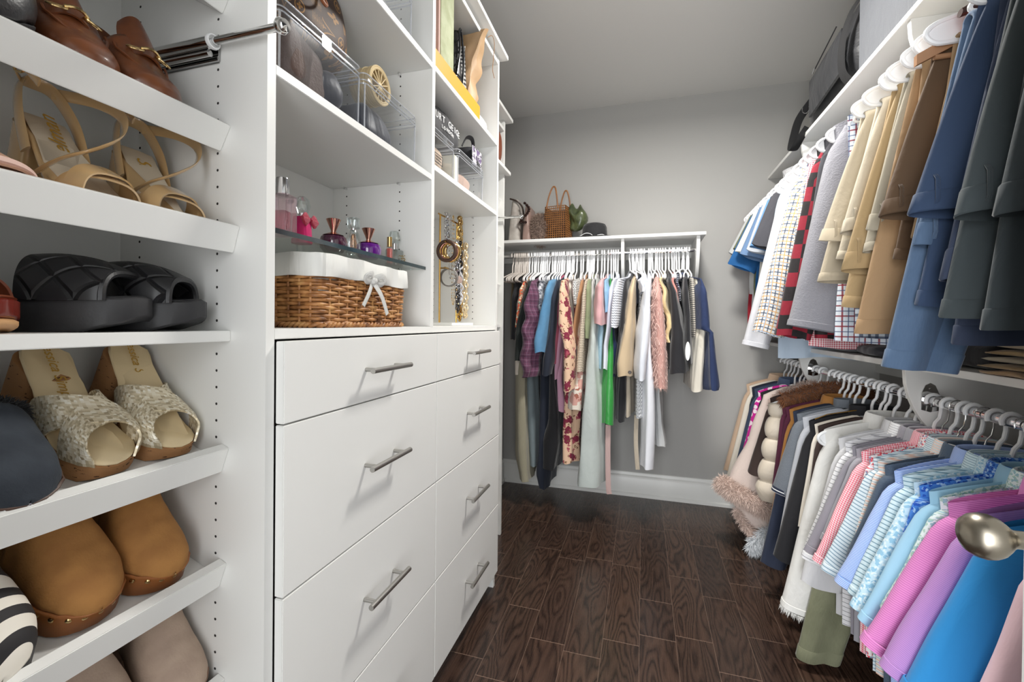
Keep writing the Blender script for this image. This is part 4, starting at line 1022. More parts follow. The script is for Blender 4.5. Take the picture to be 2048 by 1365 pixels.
BACK = [
    ('jacket', 'jacket', 'olive tan jacket', 'b_olive', 2.8, [(1.55, -0.842, 0.013), (1.319, -0.841, 0.015), (1.088, -0.843, 0.013)]),
    ('blouse', 'shirt', 'black blouse with short hem', 'b_black', 2.76, [(1.511, -0.801, 0.016), (1.358, -0.804, 0.025), (1.091, -0.815, 0.021)]),
    ('blouse', 'shirt', 'orange and red printed blouse', 'b_orange', 2.7, [(1.527, -0.74, 0.014), (1.409, -0.75, 0.021), (1.172, -0.767, 0.017)]),
    ('blouse', 'shirt', 'black green velvet blouse', 'b_blackgreen', 2.67, [(1.477, -0.695, 0.012), (1.329, -0.715, 0.026), (1.157, -0.75, 0.031), (0.961, -0.757, 0.033)]),
    ('blouse', 'shirt', 'cream top with short hem', 'b_cream', 2.74, [(1.317, -0.778, 0.026), (1.042, -0.782, 0.03), (0.858, -0.783, 0.03)]),
    ('ruffle_blouse', 'shirt', 'purple plaid ruffle blouse', 'b_purple', 2.63, [(1.51, -0.661, 0.016), (1.335, -0.671, 0.039), (1.159, -0.675, 0.041), (0.992, -0.675, 0.056), (0.859, -0.681, 0.034)]),
    ('blouse', 'shirt', 'white and grey printed blouse', 'b_greyprint', 2.72, [(1.519, -0.635, 0.024), (1.394, -0.64, 0.026), (1.237, -0.644, 0.02), (1.079, -0.659, 0.029)]),
    ('denim_shirt', 'shirt', 'blue chambray shirt with gathered cuff', 'b_chambray', 2.6, [(1.504, -0.546, 0.023), (1.385, -0.559, 0.03), (1.235, -0.585, 0.042), (1.085, -0.611, 0.05), (1.016, -0.61, 0.04)]),
    ('blouse', 'shirt', 'midnight navy blouse with rolled cuff', 'b_navy', 2.63, [(1.492, -0.508, 0.013), (1.349, -0.528, 0.027), (1.16, -0.537, 0.027), (0.97, -0.558, 0.044), (0.88, -0.567, 0.038)]),
    ('knit_top', 'sweater', 'pink ribbed knit top', 'b_pinkrib', 2.7, [(1.468, -0.508, 0.012), (1.314, -0.514, 0.02), (1.122, -0.53, 0.026), (0.945, -0.543, 0.024)]),
    ('blouse', 'shirt', 'mauve pink blouse', 'b_mauve', 2.74, [(1.394, -0.494, 0.008), (1.121, -0.508, 0.024), (0.963, -0.522, 0.026), (0.843, -0.534, 0.026)]),
    ('floral_dress', 'dress', 'peach dress with burgundy blossoms', 'b_peachfloral', 2.58, [(1.486, -0.465, 0.02), (1.382, -0.464, 0.035), (1.199, -0.457, 0.051), (1.059, -0.428, 0.04), (0.796, -0.426, 0.041)]),
    ('blouse', 'shirt', 'cream blouse with black bow', 'b_cream', 2.72, [(1.53, -0.448, 0.018), (1.353, -0.436, 0.015), (1.2, -0.428, 0.014)]),
    ('blouse', 'shirt', 'black polka dot blouse', 'b_polka', 2.62, [(1.481, -0.394, 0.024), (1.399, -0.393, 0.024), (1.311, -0.39, 0.011)]),
    ('blouse', 'shirt', 'caramel brown blouse', 'b_brown', 2.68, [(1.524, -0.363, 0.015), (1.351, -0.374, 0.025), (1.162, -0.395, 0.021), (1.022, -0.394, 0.016)]),
    ('knit_top', 'sweater', 'cream crochet sweater', 'b_crochet', 2.6, [(1.499, -0.331, 0.011), (1.346, -0.34, 0.018), (1.127, -0.35, 0.024), (0.909, -0.36, 0.029)]),
    ('blouse', 'shirt', 'sage crinkled blouse', 'b_sage', 2.64, [(1.518, -0.323, 0.017), (1.4, -0.322, 0.024), (1.2, -0.322, 0.025), (1.111, -0.319, 0.017)]),
    ('knit_top', 'sweater', 'heather grey long top', 'b_heather', 2.66, [(1.461, -0.295, 0.009), (1.238, -0.287, 0.018), (1.099, -0.287, 0.032), (0.894, -0.296, 0.037)]),
    ('blouse', 'shirt', 'dusty pink blouse with gathered cuff', 'b_dusty', 2.57, [(1.522, -0.236, 0.015), (1.415, -0.242, 0.03), (1.251, -0.242, 0.039), (1.194, -0.243, 0.034)]),
    ('denim_shirt', 'shirt', 'faded denim shirt', 'b_ltdenim', 2.66, [(1.386, -0.251, 0.02), (1.164, -0.239, 0.022), (1.123, -0.246, 0.026), (0.923, -0.245, 0.015)]),
    ('blouse', 'shirt', 'light chambray blouse', 'b_chambraylt', 2.62, [(1.47, -0.216, 0.012), (1.382, -0.212, 0.02), (1.267, -0.21, 0.012)]),
    ('tunic', 'shirt', 'white long tunic', 'b_white', 2.62, [(1.512, -0.17, 0.012), (1.382, -0.181, 0.021), (1.202, -0.193, 0.021), (1.062, -0.213, 0.02), (0.928, -0.216, 0.017)]),
    ('blouse', 'shirt', 'white textured blouse with blue cuff', 'b_textwhite', 2.56, [(1.511, -0.137, 0.017), (1.378, -0.149, 0.027), (1.223, -0.158, 0.031), (1.18, -0.161, 0.024)]),
    ('jeans', 'trousers', 'navy denim jeans', 'b_navydenim', 2.68, [(1.313, -0.195, 0.018), (1.127, -0.186, 0.018), (1.06, -0.179, 0.034), (0.883, -0.194, 0.034)]),
    ('cardigan', 'sweater', 'black buttoned cardigan', 'b_black', 2.62, [(1.518, -0.099, 0.013), (1.381, -0.102, 0.019), (1.203, -0.113, 0.018), (1.143, -0.125, 0.011), (0.907, -0.144, 0.018)]),
    ('skirt', 'skirt', 'khaki skirt with dark button', 'b_khaki', 2.58, [(1.532, -0.055, 0.012), (1.378, -0.067, 0.022), (1.203, -0.076, 0.03), (1.183, -0.079, 0.033), (0.967, -0.103, 0.052), (0.895, -0.1, 0.047)]),
    ('blouse', 'shirt', 'dark navy sleeveless top', 'b_navy', 2.72, [(1.425, -0.038, 0.012), (1.314, -0.038, 0.01)]),
    ('ruffle_blouse', 'shirt', 'white ruffle collar blouse', 'b_white', 2.6, [(1.498, -0.009, 0.02), (1.45, -0.007, 0.022), (1.379, -0.006, 0.012)]),
    ('denim_jacket', 'jacket', 'white denim jacket with buttoned cuff', 'b_whitedenim', 2.55, [(1.554, 0.033, 0.013), (1.375, 0.02, 0.028), (1.204, 0.006, 0.041), (1.147, -0.001, 0.043), (0.95, -0.015, 0.036), (0.887, -0.017, 0.028)]),
    ('fringe_sweater', 'sweater', 'pink tinsel fringe sweater', 'b_fringe', 2.58, [(1.46, 0.071, 0.013), (1.377, 0.076, 0.029), (1.204, 0.083, 0.04), (1.11, 0.088, 0.043), (0.922, 0.092, 0.042), (0.839, 0.099, 0.036)]),
    ('ruffle_blouse', 'shirt', 'straw yellow ruffle blouse', 'b_straw', 2.66, [(1.531, 0.096, 0.01), (1.382, 0.121, 0.02), (1.205, 0.144, 0.027), (1.177, 0.149, 0.018), (1.093, 0.136, 0.011)]),
    ('dress', 'dress', 'black dress with flared hem', 'b_black', 2.6, [(1.515, 0.139, 0.014), (1.377, 0.16, 0.024), (1.206, 0.182, 0.036), (1.148, 0.189, 0.046), (0.925, 0.196, 0.061)]),
    ('blouse', 'shirt', 'coral pink sleeveless blouse', 'b_coral', 2.66, [(1.508, 0.157, 0.01), (1.381, 0.177, 0.017), (1.304, 0.194, 0.011)]),
    ('blouse', 'shirt', 'navy polka dot blouse', 'b_navydot', 2.7, [(1.492, 0.182, 0.013), (1.384, 0.202, 0.01), (1.334, 0.206, 0.007)]),
    ('blouse', 'shirt', 'black draped top with paper tag', 'b_black', 2.6, [(1.5, 0.227, 0.013), (1.39, 0.228, 0.019), (1.24, 0.241, 0.018), (1.059, 0.246, 0.018), (0.978, 0.252, 0.016)]),
    ('knit_top', 'sweater', 'cream sweater with dark stripes', 'b_stripeknit', 2.64, [(1.476, 0.265, 0.015), (1.345, 0.267, 0.015), (1.171, 0.273, 0.013), (1.127, 0.273, 0.007)]),
    ('skirt', 'skirt', 'cream pleated skirt', 'b_creamskirt', 2.66, [(1.45, 0.29, 0.008), (1.151, 0.319, 0.027), (1.135, 0.314, 0.032), (0.824, 0.306, 0.042)]),
    ('denim_dress', 'dress', 'navy denim dress with long sleeve', 'b_navydenim', 2.62, [(1.476, 0.308, 0.01), (1.377, 0.318, 0.033), (1.172, 0.331, 0.041), (1.18, 0.36, 0.02), (0.856, 0.38, 0.037), (0.834, 0.38, 0.03)]),
    ('trousers', 'trousers', 'sage corduroy trousers', 'b_sagecord', 2.72, [(0.887, -0.76, 0.041), (0.61, -0.75, 0.043), (0.35, -0.742, 0.048), (0.175, -0.721, 0.035)]),
    ('trousers', 'trousers', 'grey teal trousers', 'b_greyteal', 2.8, [(0.863, -0.708, 0.032), (0.51, -0.691, 0.036), (0.254, -0.678, 0.027)]),
    ('maxi_dress', 'dress', 'navy satin maxi dress', 'b_navy', 2.76, [(0.847, -0.608, 0.031), (0.439, -0.604, 0.04), (0.221, -0.613, 0.047), (0.131, -0.605, 0.027)]),
    ('maxi_dress', 'dress', 'black velvet long dress', 'b_velvet', 2.7, [(0.848, -0.536, 0.024), (0.587, -0.523, 0.046), (0.46, -0.537, 0.07), (0.281, -0.554, 0.051)]),
    ('skirt', 'skirt', 'mauve pink skirt', 'b_mauve', 2.74, [(0.853, -0.514, 0.02), (0.641, -0.501, 0.034)]),
    ('wide_trousers', 'trousers', 'peach floral trousers', 'b_peachfloral', 2.7, [(0.804, -0.42, 0.038), (0.554, -0.424, 0.044), (0.336, -0.428, 0.045)]),
    ('skirt', 'skirt', 'ivory skirt with large rose print', 'b_rose', 2.64, [(0.904, -0.369, 0.026), (0.798, -0.385, 0.05), (0.673, -0.396, 0.048)]),
    ('wide_trousers', 'trousers', 'pale aqua wide leg trousers', 'b_aqua', 2.58, [(1.095, -0.275, 0.027), (0.906, -0.28, 0.043), (0.631, -0.284, 0.068), (0.244, -0.291, 0.088)]),
    ('skirt', 'skirt', 'bright green satin skirt', 'b_green', 2.62, [(0.921, -0.196, 0.035), (0.786, -0.198, 0.042), (0.607, -0.198, 0.044)]),
    ('trousers', 'trousers', 'black cropped trousers', 'b_black', 2.68, [(0.902, -0.127, 0.025), (0.742, -0.128, 0.03), (0.617, -0.13, 0.027)]),
    ('trousers', 'trousers', 'oat beige trousers', 'b_oat', 2.72, [(0.899, -0.081, 0.02), (0.645, -0.08, 0.021)]),
    ('skirt', 'skirt', 'white lace skirt', 'b_lace', 2.66, [(0.893, -0.021, 0.022), (0.649, -0.023, 0.02)]),
    ('trousers', 'trousers', 'white straight trousers', 'b_white2', 2.62, [(1.054, 0.025, 0.018), (0.838, 0.03, 0.035), (0.607, 0.03, 0.04), (0.367, 0.022, 0.037)]),
    ('skirt', 'skirt', 'pale grey pleated skirt', 'b_palegrey', 2.72, [(0.827, 0.084, 0.017), (0.629, 0.091, 0.026), (0.478, 0.102, 0.039)]),

]
HOOKX = [-0.866, -0.846, -0.835, -0.824, -0.813, -0.801, -0.79, -0.779, -0.769, -0.757, -0.747, -0.728, -0.711, -0.699, -0.685, -0.669, -0.657, -0.647, -0.636, -0.623, -0.609, -0.587, -0.575, -0.564, -0.551, -0.538, -0.526, -0.515, -0.505, -0.488, -0.476, -0.465, -0.453, -0.443, -0.422, -0.396, -0.381, -0.355, -0.344, -0.331, -0.32, -0.31, -0.288, -0.26, -0.244, -0.22, -0.201, -0.187, -0.173, -0.158, -0.084, -0.069, -0.057, -0.046, -0.034, -0.021, -0.012, 0.002, 0.03, 0.043, 0.053, 0.071, 0.082, 0.097, 0.112, 0.13, 0.151, 0.17, 0.181, 0.196, 0.209, 0.228, 0.239, 0.254, 0.266]
free = list(HOOKX)
SHAPE = {'ruffle_blouse': (7, .014), 'skirt': (6, .009), 'floral_dress': (4, .006), 'fringe_sweater': (3, .004), 'denim_dress': (5, .008), 'wide_trousers': (5, .017), 'knit_top': (3, .004), 'trousers': (3, .009)}
BK = {}
for i_, (nm, ct, ds, mt, yf, rows) in enumerate(BACK):
    x0 = rows[0][1]
    tgt = x0 + (.012 if rows[0][0] > 1.40 else .02)
    hx = min(free, key=lambda x: abs(x - tgt)); free.remove(hx)
    fo, am = SHAPE.get(nm, (4, .0075))
    z0 = rows[0][0]
    yr = 3.12 if nm not in ('trousers', 'wide_trousers') else 3.06
    rr = []
    if z0 > 1.40:
        rr.append((1.515, 2.87, 2.97, hx, .010)); rr.append((1.490, 2.80, 3.04, hx, .014))
        rr.append((min(z0, 1.452), yf + .03, yr, rows[0][1], max(rows[0][2], .012)))
    else:
        rr.append((1.47, yf + .10, yr - .06, rows[0][1]*.6 + hx*.4, .010)); rr.append((z0, yf + .015, yr, rows[0][1], rows[0][2]))
    for z, x, h in rows[1:]: rr.append((z, yf, yr, x, h))
    if len(rr) > 2 and rr[-1][0] > 1.44: rr = rr[:2]
    front = rows[0][1]
    mb = swap(drape(rr, i_*7 + 3, fo, am*min(1, rows[-1][2]/.03 + .3), 40, 34, taper=.4, shear=(hx - front)/.42*.9, hem=.005))
    if nm == 'ruffle_blouse': mb.v = [(x + .010*math.sin(z*38 + y*9)*min(1, (1.5 - z)*4), y - .016*abs(math.sin(z*26 + x*14)), z) for x, y, z in mb.v]
    org = Vector((hx, BRY, BRZ)); mb.v = [tuple(Vector(v) - org) for v in mb.v]
    o = obj(nm, mb, M_[mt], None, 60); o.location = org
    tag(o, ds + ' on the back rod', ct); BK[ds] = (o, rr, org)
    ang = math.atan2(hx - front, .21); ang = max(-.35, min(.35, ang))
    place_hanger('plastic', (hx, BRY, BRZ), R(90) + ang, 'white plastic hanger on back rod carrying the ' + ds.split(' with ')[0] if ds.split(' with ')[0] not in [d.split(' with ')[0] for k, d in enumerate([b[2] for b in BACK]) if k != i_] else 'white plastic hanger on back rod carrying the ' + ds, None, 0, R(rnd.uniform(-1, 1)), BEIGEPL if hx < -.75 else None)
for hx in free:
    o = place_hanger('plastic', (hx, BRY, BRZ), R(90) + R(rnd.uniform(-6, 6)), 'white plastic hanger packed tightly on the back rod, its clothing hidden', 'packed hangers on the back rod', 0, R(rnd.uniform(-1, 1)), BEIGEPL if hx < -.75 else None)
    if hx < -.75: tag(o, 'ivory plastic hanger packed tightly at the tower end of the back rod', None, 'ivory hangers on the back rod')
# tinsel fringe on the pink sweater
o, rr, org = BK['pink tinsel fringe sweater']
rg = random.Random(12); base = swap(drape(rr, 5, 3, .004, 40, 30, taper=.4)); base.v = [tuple(Vector(v) - org) for v in base.v]
sm = [(p, n) for p, n in surf_samples(base, 9000, rg) if p.y < -.12]
mb = MB(); tufts(mb, [(p, Vector((rg.uniform(-.6, .6), -.7, -.3))) for p, n in sm], .026, .0011, rg, .9, .5, .6)
FR = plain('pink_tinsel', (226, 192, 182), .4)
t_ = obj('fringe', mb, FR, o, 0); t_['kind'] = 'stuff'
# small parts: button, paper tag, sashes
o, rr, org = BK['khaki skirt with dark button']
mb = MB(); mb.lathe([(.0, 0), (.0095, 0), (.010, .002), (.008, .0035), (.0, .003)], n=16, M=Matrix.Rotation(R(90), 4, 'X'), c=Vector((-.068, 2.574, .925)) - org); obj('button', mb, plain('horn_button', (52, 40, 30), .4), o)
o, rr, org = BK['black draped top with paper tag']
mb = MB(); mb.rings([[Vector((.236 + .013*math.cos(a), 2.585 + y, 1.052 + .052*math.sin(a))) - org for a in [2*PI*k/20 for k in range(20)]] for y in (0, .0008)]); obj('paper_tag', mb, plain('white_card', (232, 232, 230), .6), o)
def sash(par, mat, pts, wdt):
    o, rr, org = BK[par]
    pp = smoothpts([Vector(p) - org for p in pts], 6)
    mb = MB(); mb.tube(pp, wdt, 8, flat=.12, up=(0, 1, 0)); obj('sash', mb, mat, o, 60)
sash('bright green satin skirt', cm('b_sash', (196, 168, 164)), [(-.19, 2.66, .60), (-.19, 2.655, .45), (-.185, 2.65, .25), (-.178, 2.65, .195)], .015)
sash('oat beige trousers', M_['b_oat'], [(-.03, 2.70, .66), (-.032, 2.70, .50), (-.02, 2.70, .34)], .012)
# ================================================================ shoes on the near tower (local: x towards the toe, toe tip at 0; z up from the shelf)
def leather(name, base, rough=.45, bump=.25, sc=120, coat=0.0, var=None, vs_=25.0):
    t = NT(name, rough, 0, base); t.b.inputs['Coat Weight'].default_value = coat; t.b.inputs['Coat Roughness'].default_value = .08
    co = t.n('TexCoord'); nz = t.n('TexNoise', {'Vector': (co, 'Object'), 'Scale': float(sc), 'Detail': 4.0}); t.bump((nz, 0), bump, .0015)
    if var:
        n2 = t.n('TexNoise', {'Vector': (co, 'Object'), 'Scale': vs_, 'Detail': 3.0})
        t.color(t.mix(t.ramp((n2, 0), [(.35, (0, 0, 0, 1)), (.65, (1, 1, 1, 1))]), lin(base), lin(var)))
    return t.m
L_BROWN = leather('brown_leather', (122, 70, 38), .35, .2, 90, .3, (96, 52, 30)); L_BROWNSOLE = leather('dark_sole', (70, 44, 30), .5)
L_TAN = leather('tan_nubuck', (172, 122, 66), .85, .35, 300, 0, (154, 106, 56)); L_TANSOLE = leather('tan_sole', (150, 92, 46), .5, .2, 60)
L_TAUPE = leather('taupe_suede', (182, 160, 142), .85, .35, 300, 0, (168, 146, 130)); L_TAUPESOLE = leather('taupe_sole', (130, 100, 82), .5)
L_NUDE = leather('nude_patent', (206, 172, 124), .14, .03, 60, 1.0); L_NUDEIN = leather('beige_insole', (218, 204, 182), .5, .2, 150)
L_BLACK = leather('black_leather', (34, 34, 36), .38, .3, 220, .1); L_RUBBER = leather('black_rubber', (52, 52, 54), .55, .2, 200)
L_NAVYSUEDE = leather('navy_black_suede', (40, 46, 54), .9, .5, 260, 0, (52, 58, 66)); L_BLUSH = leather('blush_leather', (206, 164, 140), .4, .2, 120)
L_RED = leather('mahogany_lacquer', (112, 38, 28), .25, .1, 50, .5); L_COGNAC = leather('cognac_leather', (124, 62, 36), .4, .2, 100); L_WOOD = leather('clog_wood', (206, 160, 112), .45, .15, 40)
L_INSOLE = leather('gold_insole', (226, 204, 162), .35, .1, 120, .3)
GOLDM = plain('pale_gold_metal', (226, 196, 140), .2, 1); SCRIPT = plain('gold_script', (176, 134, 46), .4)
def cork():
    t = NT('cork', .75, 0, (170, 122, 78)); co = t.n('TexCoord')
    v = t.n('TexVoronoi', {'Vector': (co, 'Object'), 'Scale': 110.0}); n = t.n('TexNoise', {'Vector': t.n('VectorMath', {0: (co, 'Object'), 1: (1.0, 1.0, 3.0)}, operation='MULTIPLY'), 'Scale': 60.0, 'Detail': 3.0})
    c = t.mix((v, 1), lin((176, 128, 82)), lin((150, 102, 62))); c = t.mix(t.math('MULTIPLY', (v, 1), .5), c, lin((196, 150, 104)))
    c2 = t.mix(t.math('GREATER_THAN', (n, 0), .64), c, lin((84, 52, 32))); t.color(c2); t.bump((n, 0), .3, .002); return t.m
CORK = cork()
def glitter():
    t = NT('champagne_rhinestones', .3, .35, (214, 200, 168)); uv = t.n('UVMap')
    v = t.n('TexVoronoi', {'Vector': uv, 'Scale': 340.0, 'Randomness': .35}, voronoi_dimensions='2D')
    r = t.ramp((v, 1), [(0, lin((150, 134, 104))), (.4, lin((218, 204, 174))), (.75, lin((240, 232, 212))), (1, lin((255, 252, 242)))]); t.color(r)
    t.bump((v, 0), .25, .001); return t.m
GLIT = glitter()
def zebra():
    t = NT('zebra_calf_hair', .7, 0, (228, 222, 210)); co = t.n('TexCoord'); n = t.n('TexNoise', {'Vector': (co, 'Object'), 'Scale': 9.0, 'Detail': 1.0})
    sp = t.n('SeparateXYZ', {0: (co, 'Object')})
    w = t.math('SINE', t.math('MULTIPLY_ADD', (n, 0), 9.0, t.math('ADD', t.math('MULTIPLY', (sp, 0), 230.0), t.math('MULTIPLY', (sp, 1), 60.0))))
    t.color(t.mix(t.math('GREATER_THAN', w, .05), lin((232, 226, 214)), lin((34, 32, 34)))); return t.m
ZEBRA = zebra()
def quilt():
    t = NT('black_quilted_leather', .36, 0, (36, 36, 38)); uv = t.n('UVMap'); sp = t.n('SeparateXYZ', {0: uv})
    a = t.math('ABSOLUTE', t.math('SUBTRACT', t.math('FRACT', t.math('MULTIPLY', t.math('ADD', (sp, 0), t.math('MULTIPLY', (sp, 1), .75)), 26.0)), .5))
    b = t.math('ABSOLUTE', t.math('SUBTRACT', t.math('FRACT', t.math('MULTIPLY', t.math('SUBTRACT', (sp, 0), t.math('MULTIPLY', (sp, 1), .75)), 26.0)), .5))
    m = t.math('MINIMUM', a, b); h = t.math('MINIMUM', t.math('MULTIPLY', m, 9.0), 1.0)
    t.bump(h, 1.0, .006); return t.m
QUILT = quilt()
WT = [(0, 0), (.012, .30), (.04, .55), (.10, .80), (.20, .97), (.30, 1.0), (.42, .92), (.58, .74), (.72, .68), (.86, .69), (.95, .52), (.985, .28), (1, 0)]
def hw_(t, W, pointy=0): return W * lerp(WT, t)
def outline(L, W, n=44, s=1, inset=0.0):
    """closed outline, toe tip at x=0, heel at -L; s = side of the big toe (asymmetry)"""
    pts = []
    for i in range(n):
        a = 2*PI*i/n
        t = .5 - .5*math.cos(a) if True else 0
        w = hw_(t, W - inset)
        sd = 1 if a < PI else -1
        bulge = .006*s*math.sin(PI*min(1, t*1.6))*(1 if t < .625 else 0)
        pts.append((-t*L*(1 - 2*inset/L) - inset, sd*w + bulge, t))
    return pts
def sole_mb(L, W, zt, zb, s=1, n=44, inset=0.0, round_=.003):
    """zt(t)/zb(t): top and bottom heights along the shoe"""
    o = outline(L, W, n, s, inset); oi = outline(L, W, n, s, inset + round_)
    mb = MB()
    mb.rings([[(x, y, zb(t)) for x, y, t in oi], [(x, y, zb(t) + round_) for x, y, t in o], [(x, y, zt(t) - round_*.7) for x, y, t in o], [(x, y, zt(t)) for x, y, t in oi]])
    return mb
def vamp_mb(L, W, H, t0, t1, zt, s=1, inset=.002, nu=22, nt=22, ex=.85, y_sq=1.0, thick=0, base=0.0):
    """arched upper from the toe (t0) to its throat (t1); H(t) = height over the footbed"""
    rs, uvs = [], []
    for k in range(nt + 1):
        t = t0 + (t1 - t0)*(k/nt)**1.35
        w = max(.0008, hw_(t, W - inset)); h = H(t); bulge = .006*s*math.sin(PI*min(1, t*1.6))
        ring, uv = [], []
        for i in range(nu + 1):
            a = PI*i/nu
            y = w*spow(math.cos(a), ex); z = h*spow(math.sin(a), .8)
            ring.append((-t*L - inset, y + bulge, zt(t) + base + z)); uv.append((i/nu*(w*2 + h), -t*L))
        rs.append(ring); uvs.append(uv)
    mb = MB(); mb.rings(rs, False, False, False, uvs)
    return mb
def band_mb(L, W, zt, tr, tl, width, h, s=1, th=.003, inset=-.001, nu=26, nv=8, puff=0.0, low=-.006, wob=0.0, asym=0.0):
    """strap over the foot from the right side (t=tr) to the left (t=tl)"""
    def fn(i, j):
        a = PI*i; t = tr + (tl - tr)*i
        x = -t*L + (j - .5)*width
        tt = max(.02, min(.98, -x/L)); w = hw_(tt, W - inset)
        fl = math.sin(a)
        z = zt(tt) + low*(1 - fl) + h*spow(fl, .7) + puff*math.sin(PI*j)*fl - (.20*h*(j) if asym == 0 else asym*h*j)*fl
        return (x, w*spow(math.cos(a), .75) + .006*s*math.sin(PI*min(1, tt*1.6)), z + wob*math.sin(6*a + 3*j)*fl), (i*(2*W + h*.8), j*width)
    mb = MB(); mb.slab(fn, nu, nv, th); return mb
def lettering(text, size, parent, loc, rot, mat, shear=.0, ext=.0003, name='lettering', align='CENTER', space=1.0):
    c = bpy.data.curves.new(name, 'FONT'); c.body = text; c.size = size; c.shear = shear; c.extrude = ext; c.align_x = align; c.align_y = 'CENTER'; c.space_character = space
    tmp = bpy.data.objects.new('tmp_text', c)
    me = bpy.data.meshes.new_from_object(tmp); bpy.data.objects.remove(tmp); bpy.data.curves.remove(c)
    me.materials.clear(); me.materials.append(mat)
    o = bpy.data.objects.new(name, me); link(o, parent); o.location = loc; o.rotation_euler = rot; return o
def studs_mb(L, W, z, ts, s=1, r=.0042):
    mb = MB()
    for t, sd in ts:
        w = hw_(t, W); b = .006*s*math.sin(PI*min(1, t*1.6))*(1 if t < .625 else 0)
        c = Vector((-t*L, sd*w + b, z))
        nx = -(hw_(min(1, t+.02), W) - hw_(max(0, t-.02), W))/(.04*L)
        nrm = Vector((-nx*1.0 if False else (hw_(min(1, t+.02), W) - hw_(max(0, t-.02), W))/(.04*L), sd, 0)).normalized() if t > .004 else Vector((1, 0, 0))
        M = nrm.to_track_quat('Z', 'Y').to_matrix().to_4x4()
        mb.lathe([(r, -.001), (r*.9, .0012), (r*.5, .0022), (0, .0025)], c=c, n=10, M=M)
    return mb
TOP = {k: v for k, v in zip(('L1', 'L2', 'L3', 'L5', 'L6', 'L7'), SH)}
def on_shelf(key, y, toe=.026, yaw=0):
    """world location and rotation for a shoe whose toe touches the lip of a slanted shelf"""
    if key == 'F': return (-.735 - toe, y, 1.1805), (0, 0, R(yaw))
    x, z, a = TOP[key]; a = R(a); un = Vector((math.sin(a), 0, math.cos(a))); ux = Vector((-math.cos(a), 0, math.sin(a)))
    p = Vector((x, y, z)) - un*(.049 - .0165) + ux*toe
    return tuple(p), (0, a, R(yaw)) if not yaw else tuple((Matrix.Rotation(a, 3, 'Y') @ Matrix.Rotation(R(yaw), 3, 'Z')).to_euler())
def shoe_thing(name, label, key, y, yaw=0, toe=.026, group=None, lift=0):
    l, r = on_shelf(key, y, toe, yaw); l = (l[0], l[1], l[2] + lift)
    return thing(name, label, 'shoe', l, r, group)
# ---- clogs with a high vamp and studs
def clog(name, label, key, y, s, mu, ms, yaw=0, stud=True, L=.245, W=.053, trim=None, hmax=.125, studmat=None, toe=.026, sole_h=.034, near=True):
    t = shoe_thing(name, label, key, y, yaw, toe)
    zt = lambda u: sole_h + .004*(1 - u) - (.006 if u < .06 else 0)*(1 - u/.06 if u < .06 else 0)
    zb = lambda u: .008*max(0, 1 - u/.12)
    obj('sole', sole_mb(L + .004, W + .004, zt, zb, s), ms, t, 50)
    H = lambda u: lerp([(0, .006), (.03, .020), (.08, .034), (.16, .046), (.28, .062), (.40, .084), (.52, hmax*.88), (.62, hmax)], u)
    mb = vamp_mb(L, W, H, .0, .62, zt, s, .0015, 26, 30, .8)
    # side wall round the heel, dipping behind the vamp
    o = [q for q in outline(L, W - .002, 60, s) if q[2] > .60]
    o = sorted([q for q in o if q[1] > 0], key=lambda q: q[2]) + sorted([q for q in o if q[1] <= 0], key=lambda q: -q[2])
    rs = [[(x, yy*(1 - .10*k), zt(u) + k*(.075 if u > .8 else .045 + .03*max(0, (u - .62)/.18)) - .002) for x, yy, u in o] for k in (0, .35, .7, 1)]
    mb.rings(rs, False)
    up_ = obj('upper', mb, mu, t, 70)
    m_ = up_.modifiers.new('thickness', 'SOLIDIFY'); m_.thickness = .0035; m_.offset = 1
    if stud:
        ts = [(.0, 1)] + [(u, sd) for u in (.016, .055, .12, .20, .29, .38, .48) for sd in (1, -1)]
        obj('studs', studs_mb(L, W + .0052, sole_h - .002, ts, s), studmat or GOLDM, t)
        mbw = MB(); pts = [(x, yy, zt(u) + .001) for x, yy, u in outline(L, W + .0045, 60, s) if u < .6]
        pts = sorted([p for p in pts if p[1] > 0], key=lambda p: p[0]) + sorted([p for p in pts if p[1] <= 0], key=lambda p: -p[0])
        mbw.tube(pts, .0026, 6); obj('welt', mbw, ms, t)
    return t
clog('clog', 'tan nubuck clog with studs, next to the zebra clog', 'L6', .447, 1, L_TAN, L_TANSOLE, 3, W=.050, toe=.040)
clog('clog', 'tan nubuck clog with studs, beside the tower side panel', 'L6', .549, -1, L_TAN, L_TANSOLE, -2, W=.047, toe=.034)
clog('clog', 'black and white zebra striped clog', 'L6', .330, 1, ZEBRA, L_RUBBER, 4, W=.052, toe=.012, stud=False)
clog('clog', 'taupe suede clog lower left of its pair on the bottom slanted shelf', 'L7', .462, 1, L_TAUPE, L_TAUPESOLE, 2, W=.050, toe=.036)
clog('clog', 'taupe suede clog with stud row, beside the tower side panel', 'L7', .572, -1, L_TAUPE, L_TAUPESOLE, -4, W=.045, toe=.014)
bc = clog('clog', 'black suede clog lined with black shearling', 'L5', .350, -1, L_NAVYSUEDE, L_BROWNSOLE, 2, W=.056, hmax=.09, toe=.006, studmat=plain('silver_stud', (220, 220, 220), .2, 1))
FURB = cloth('black_shearling', (30, 30, 32), fuzz=200.0)
b = MB(); b.tube(smoothpts([(-.135, .044, .075), (-.120, .035, .095), (-.115, .015, .110), (-.115, -.01, .112), (-.120, -.03, .098), (-.135, -.042, .078)], 6), .008, 8)
fur(bc, b, FURB, 'shearling_trim', 2200, .012, .0008, 21, .1, .8)
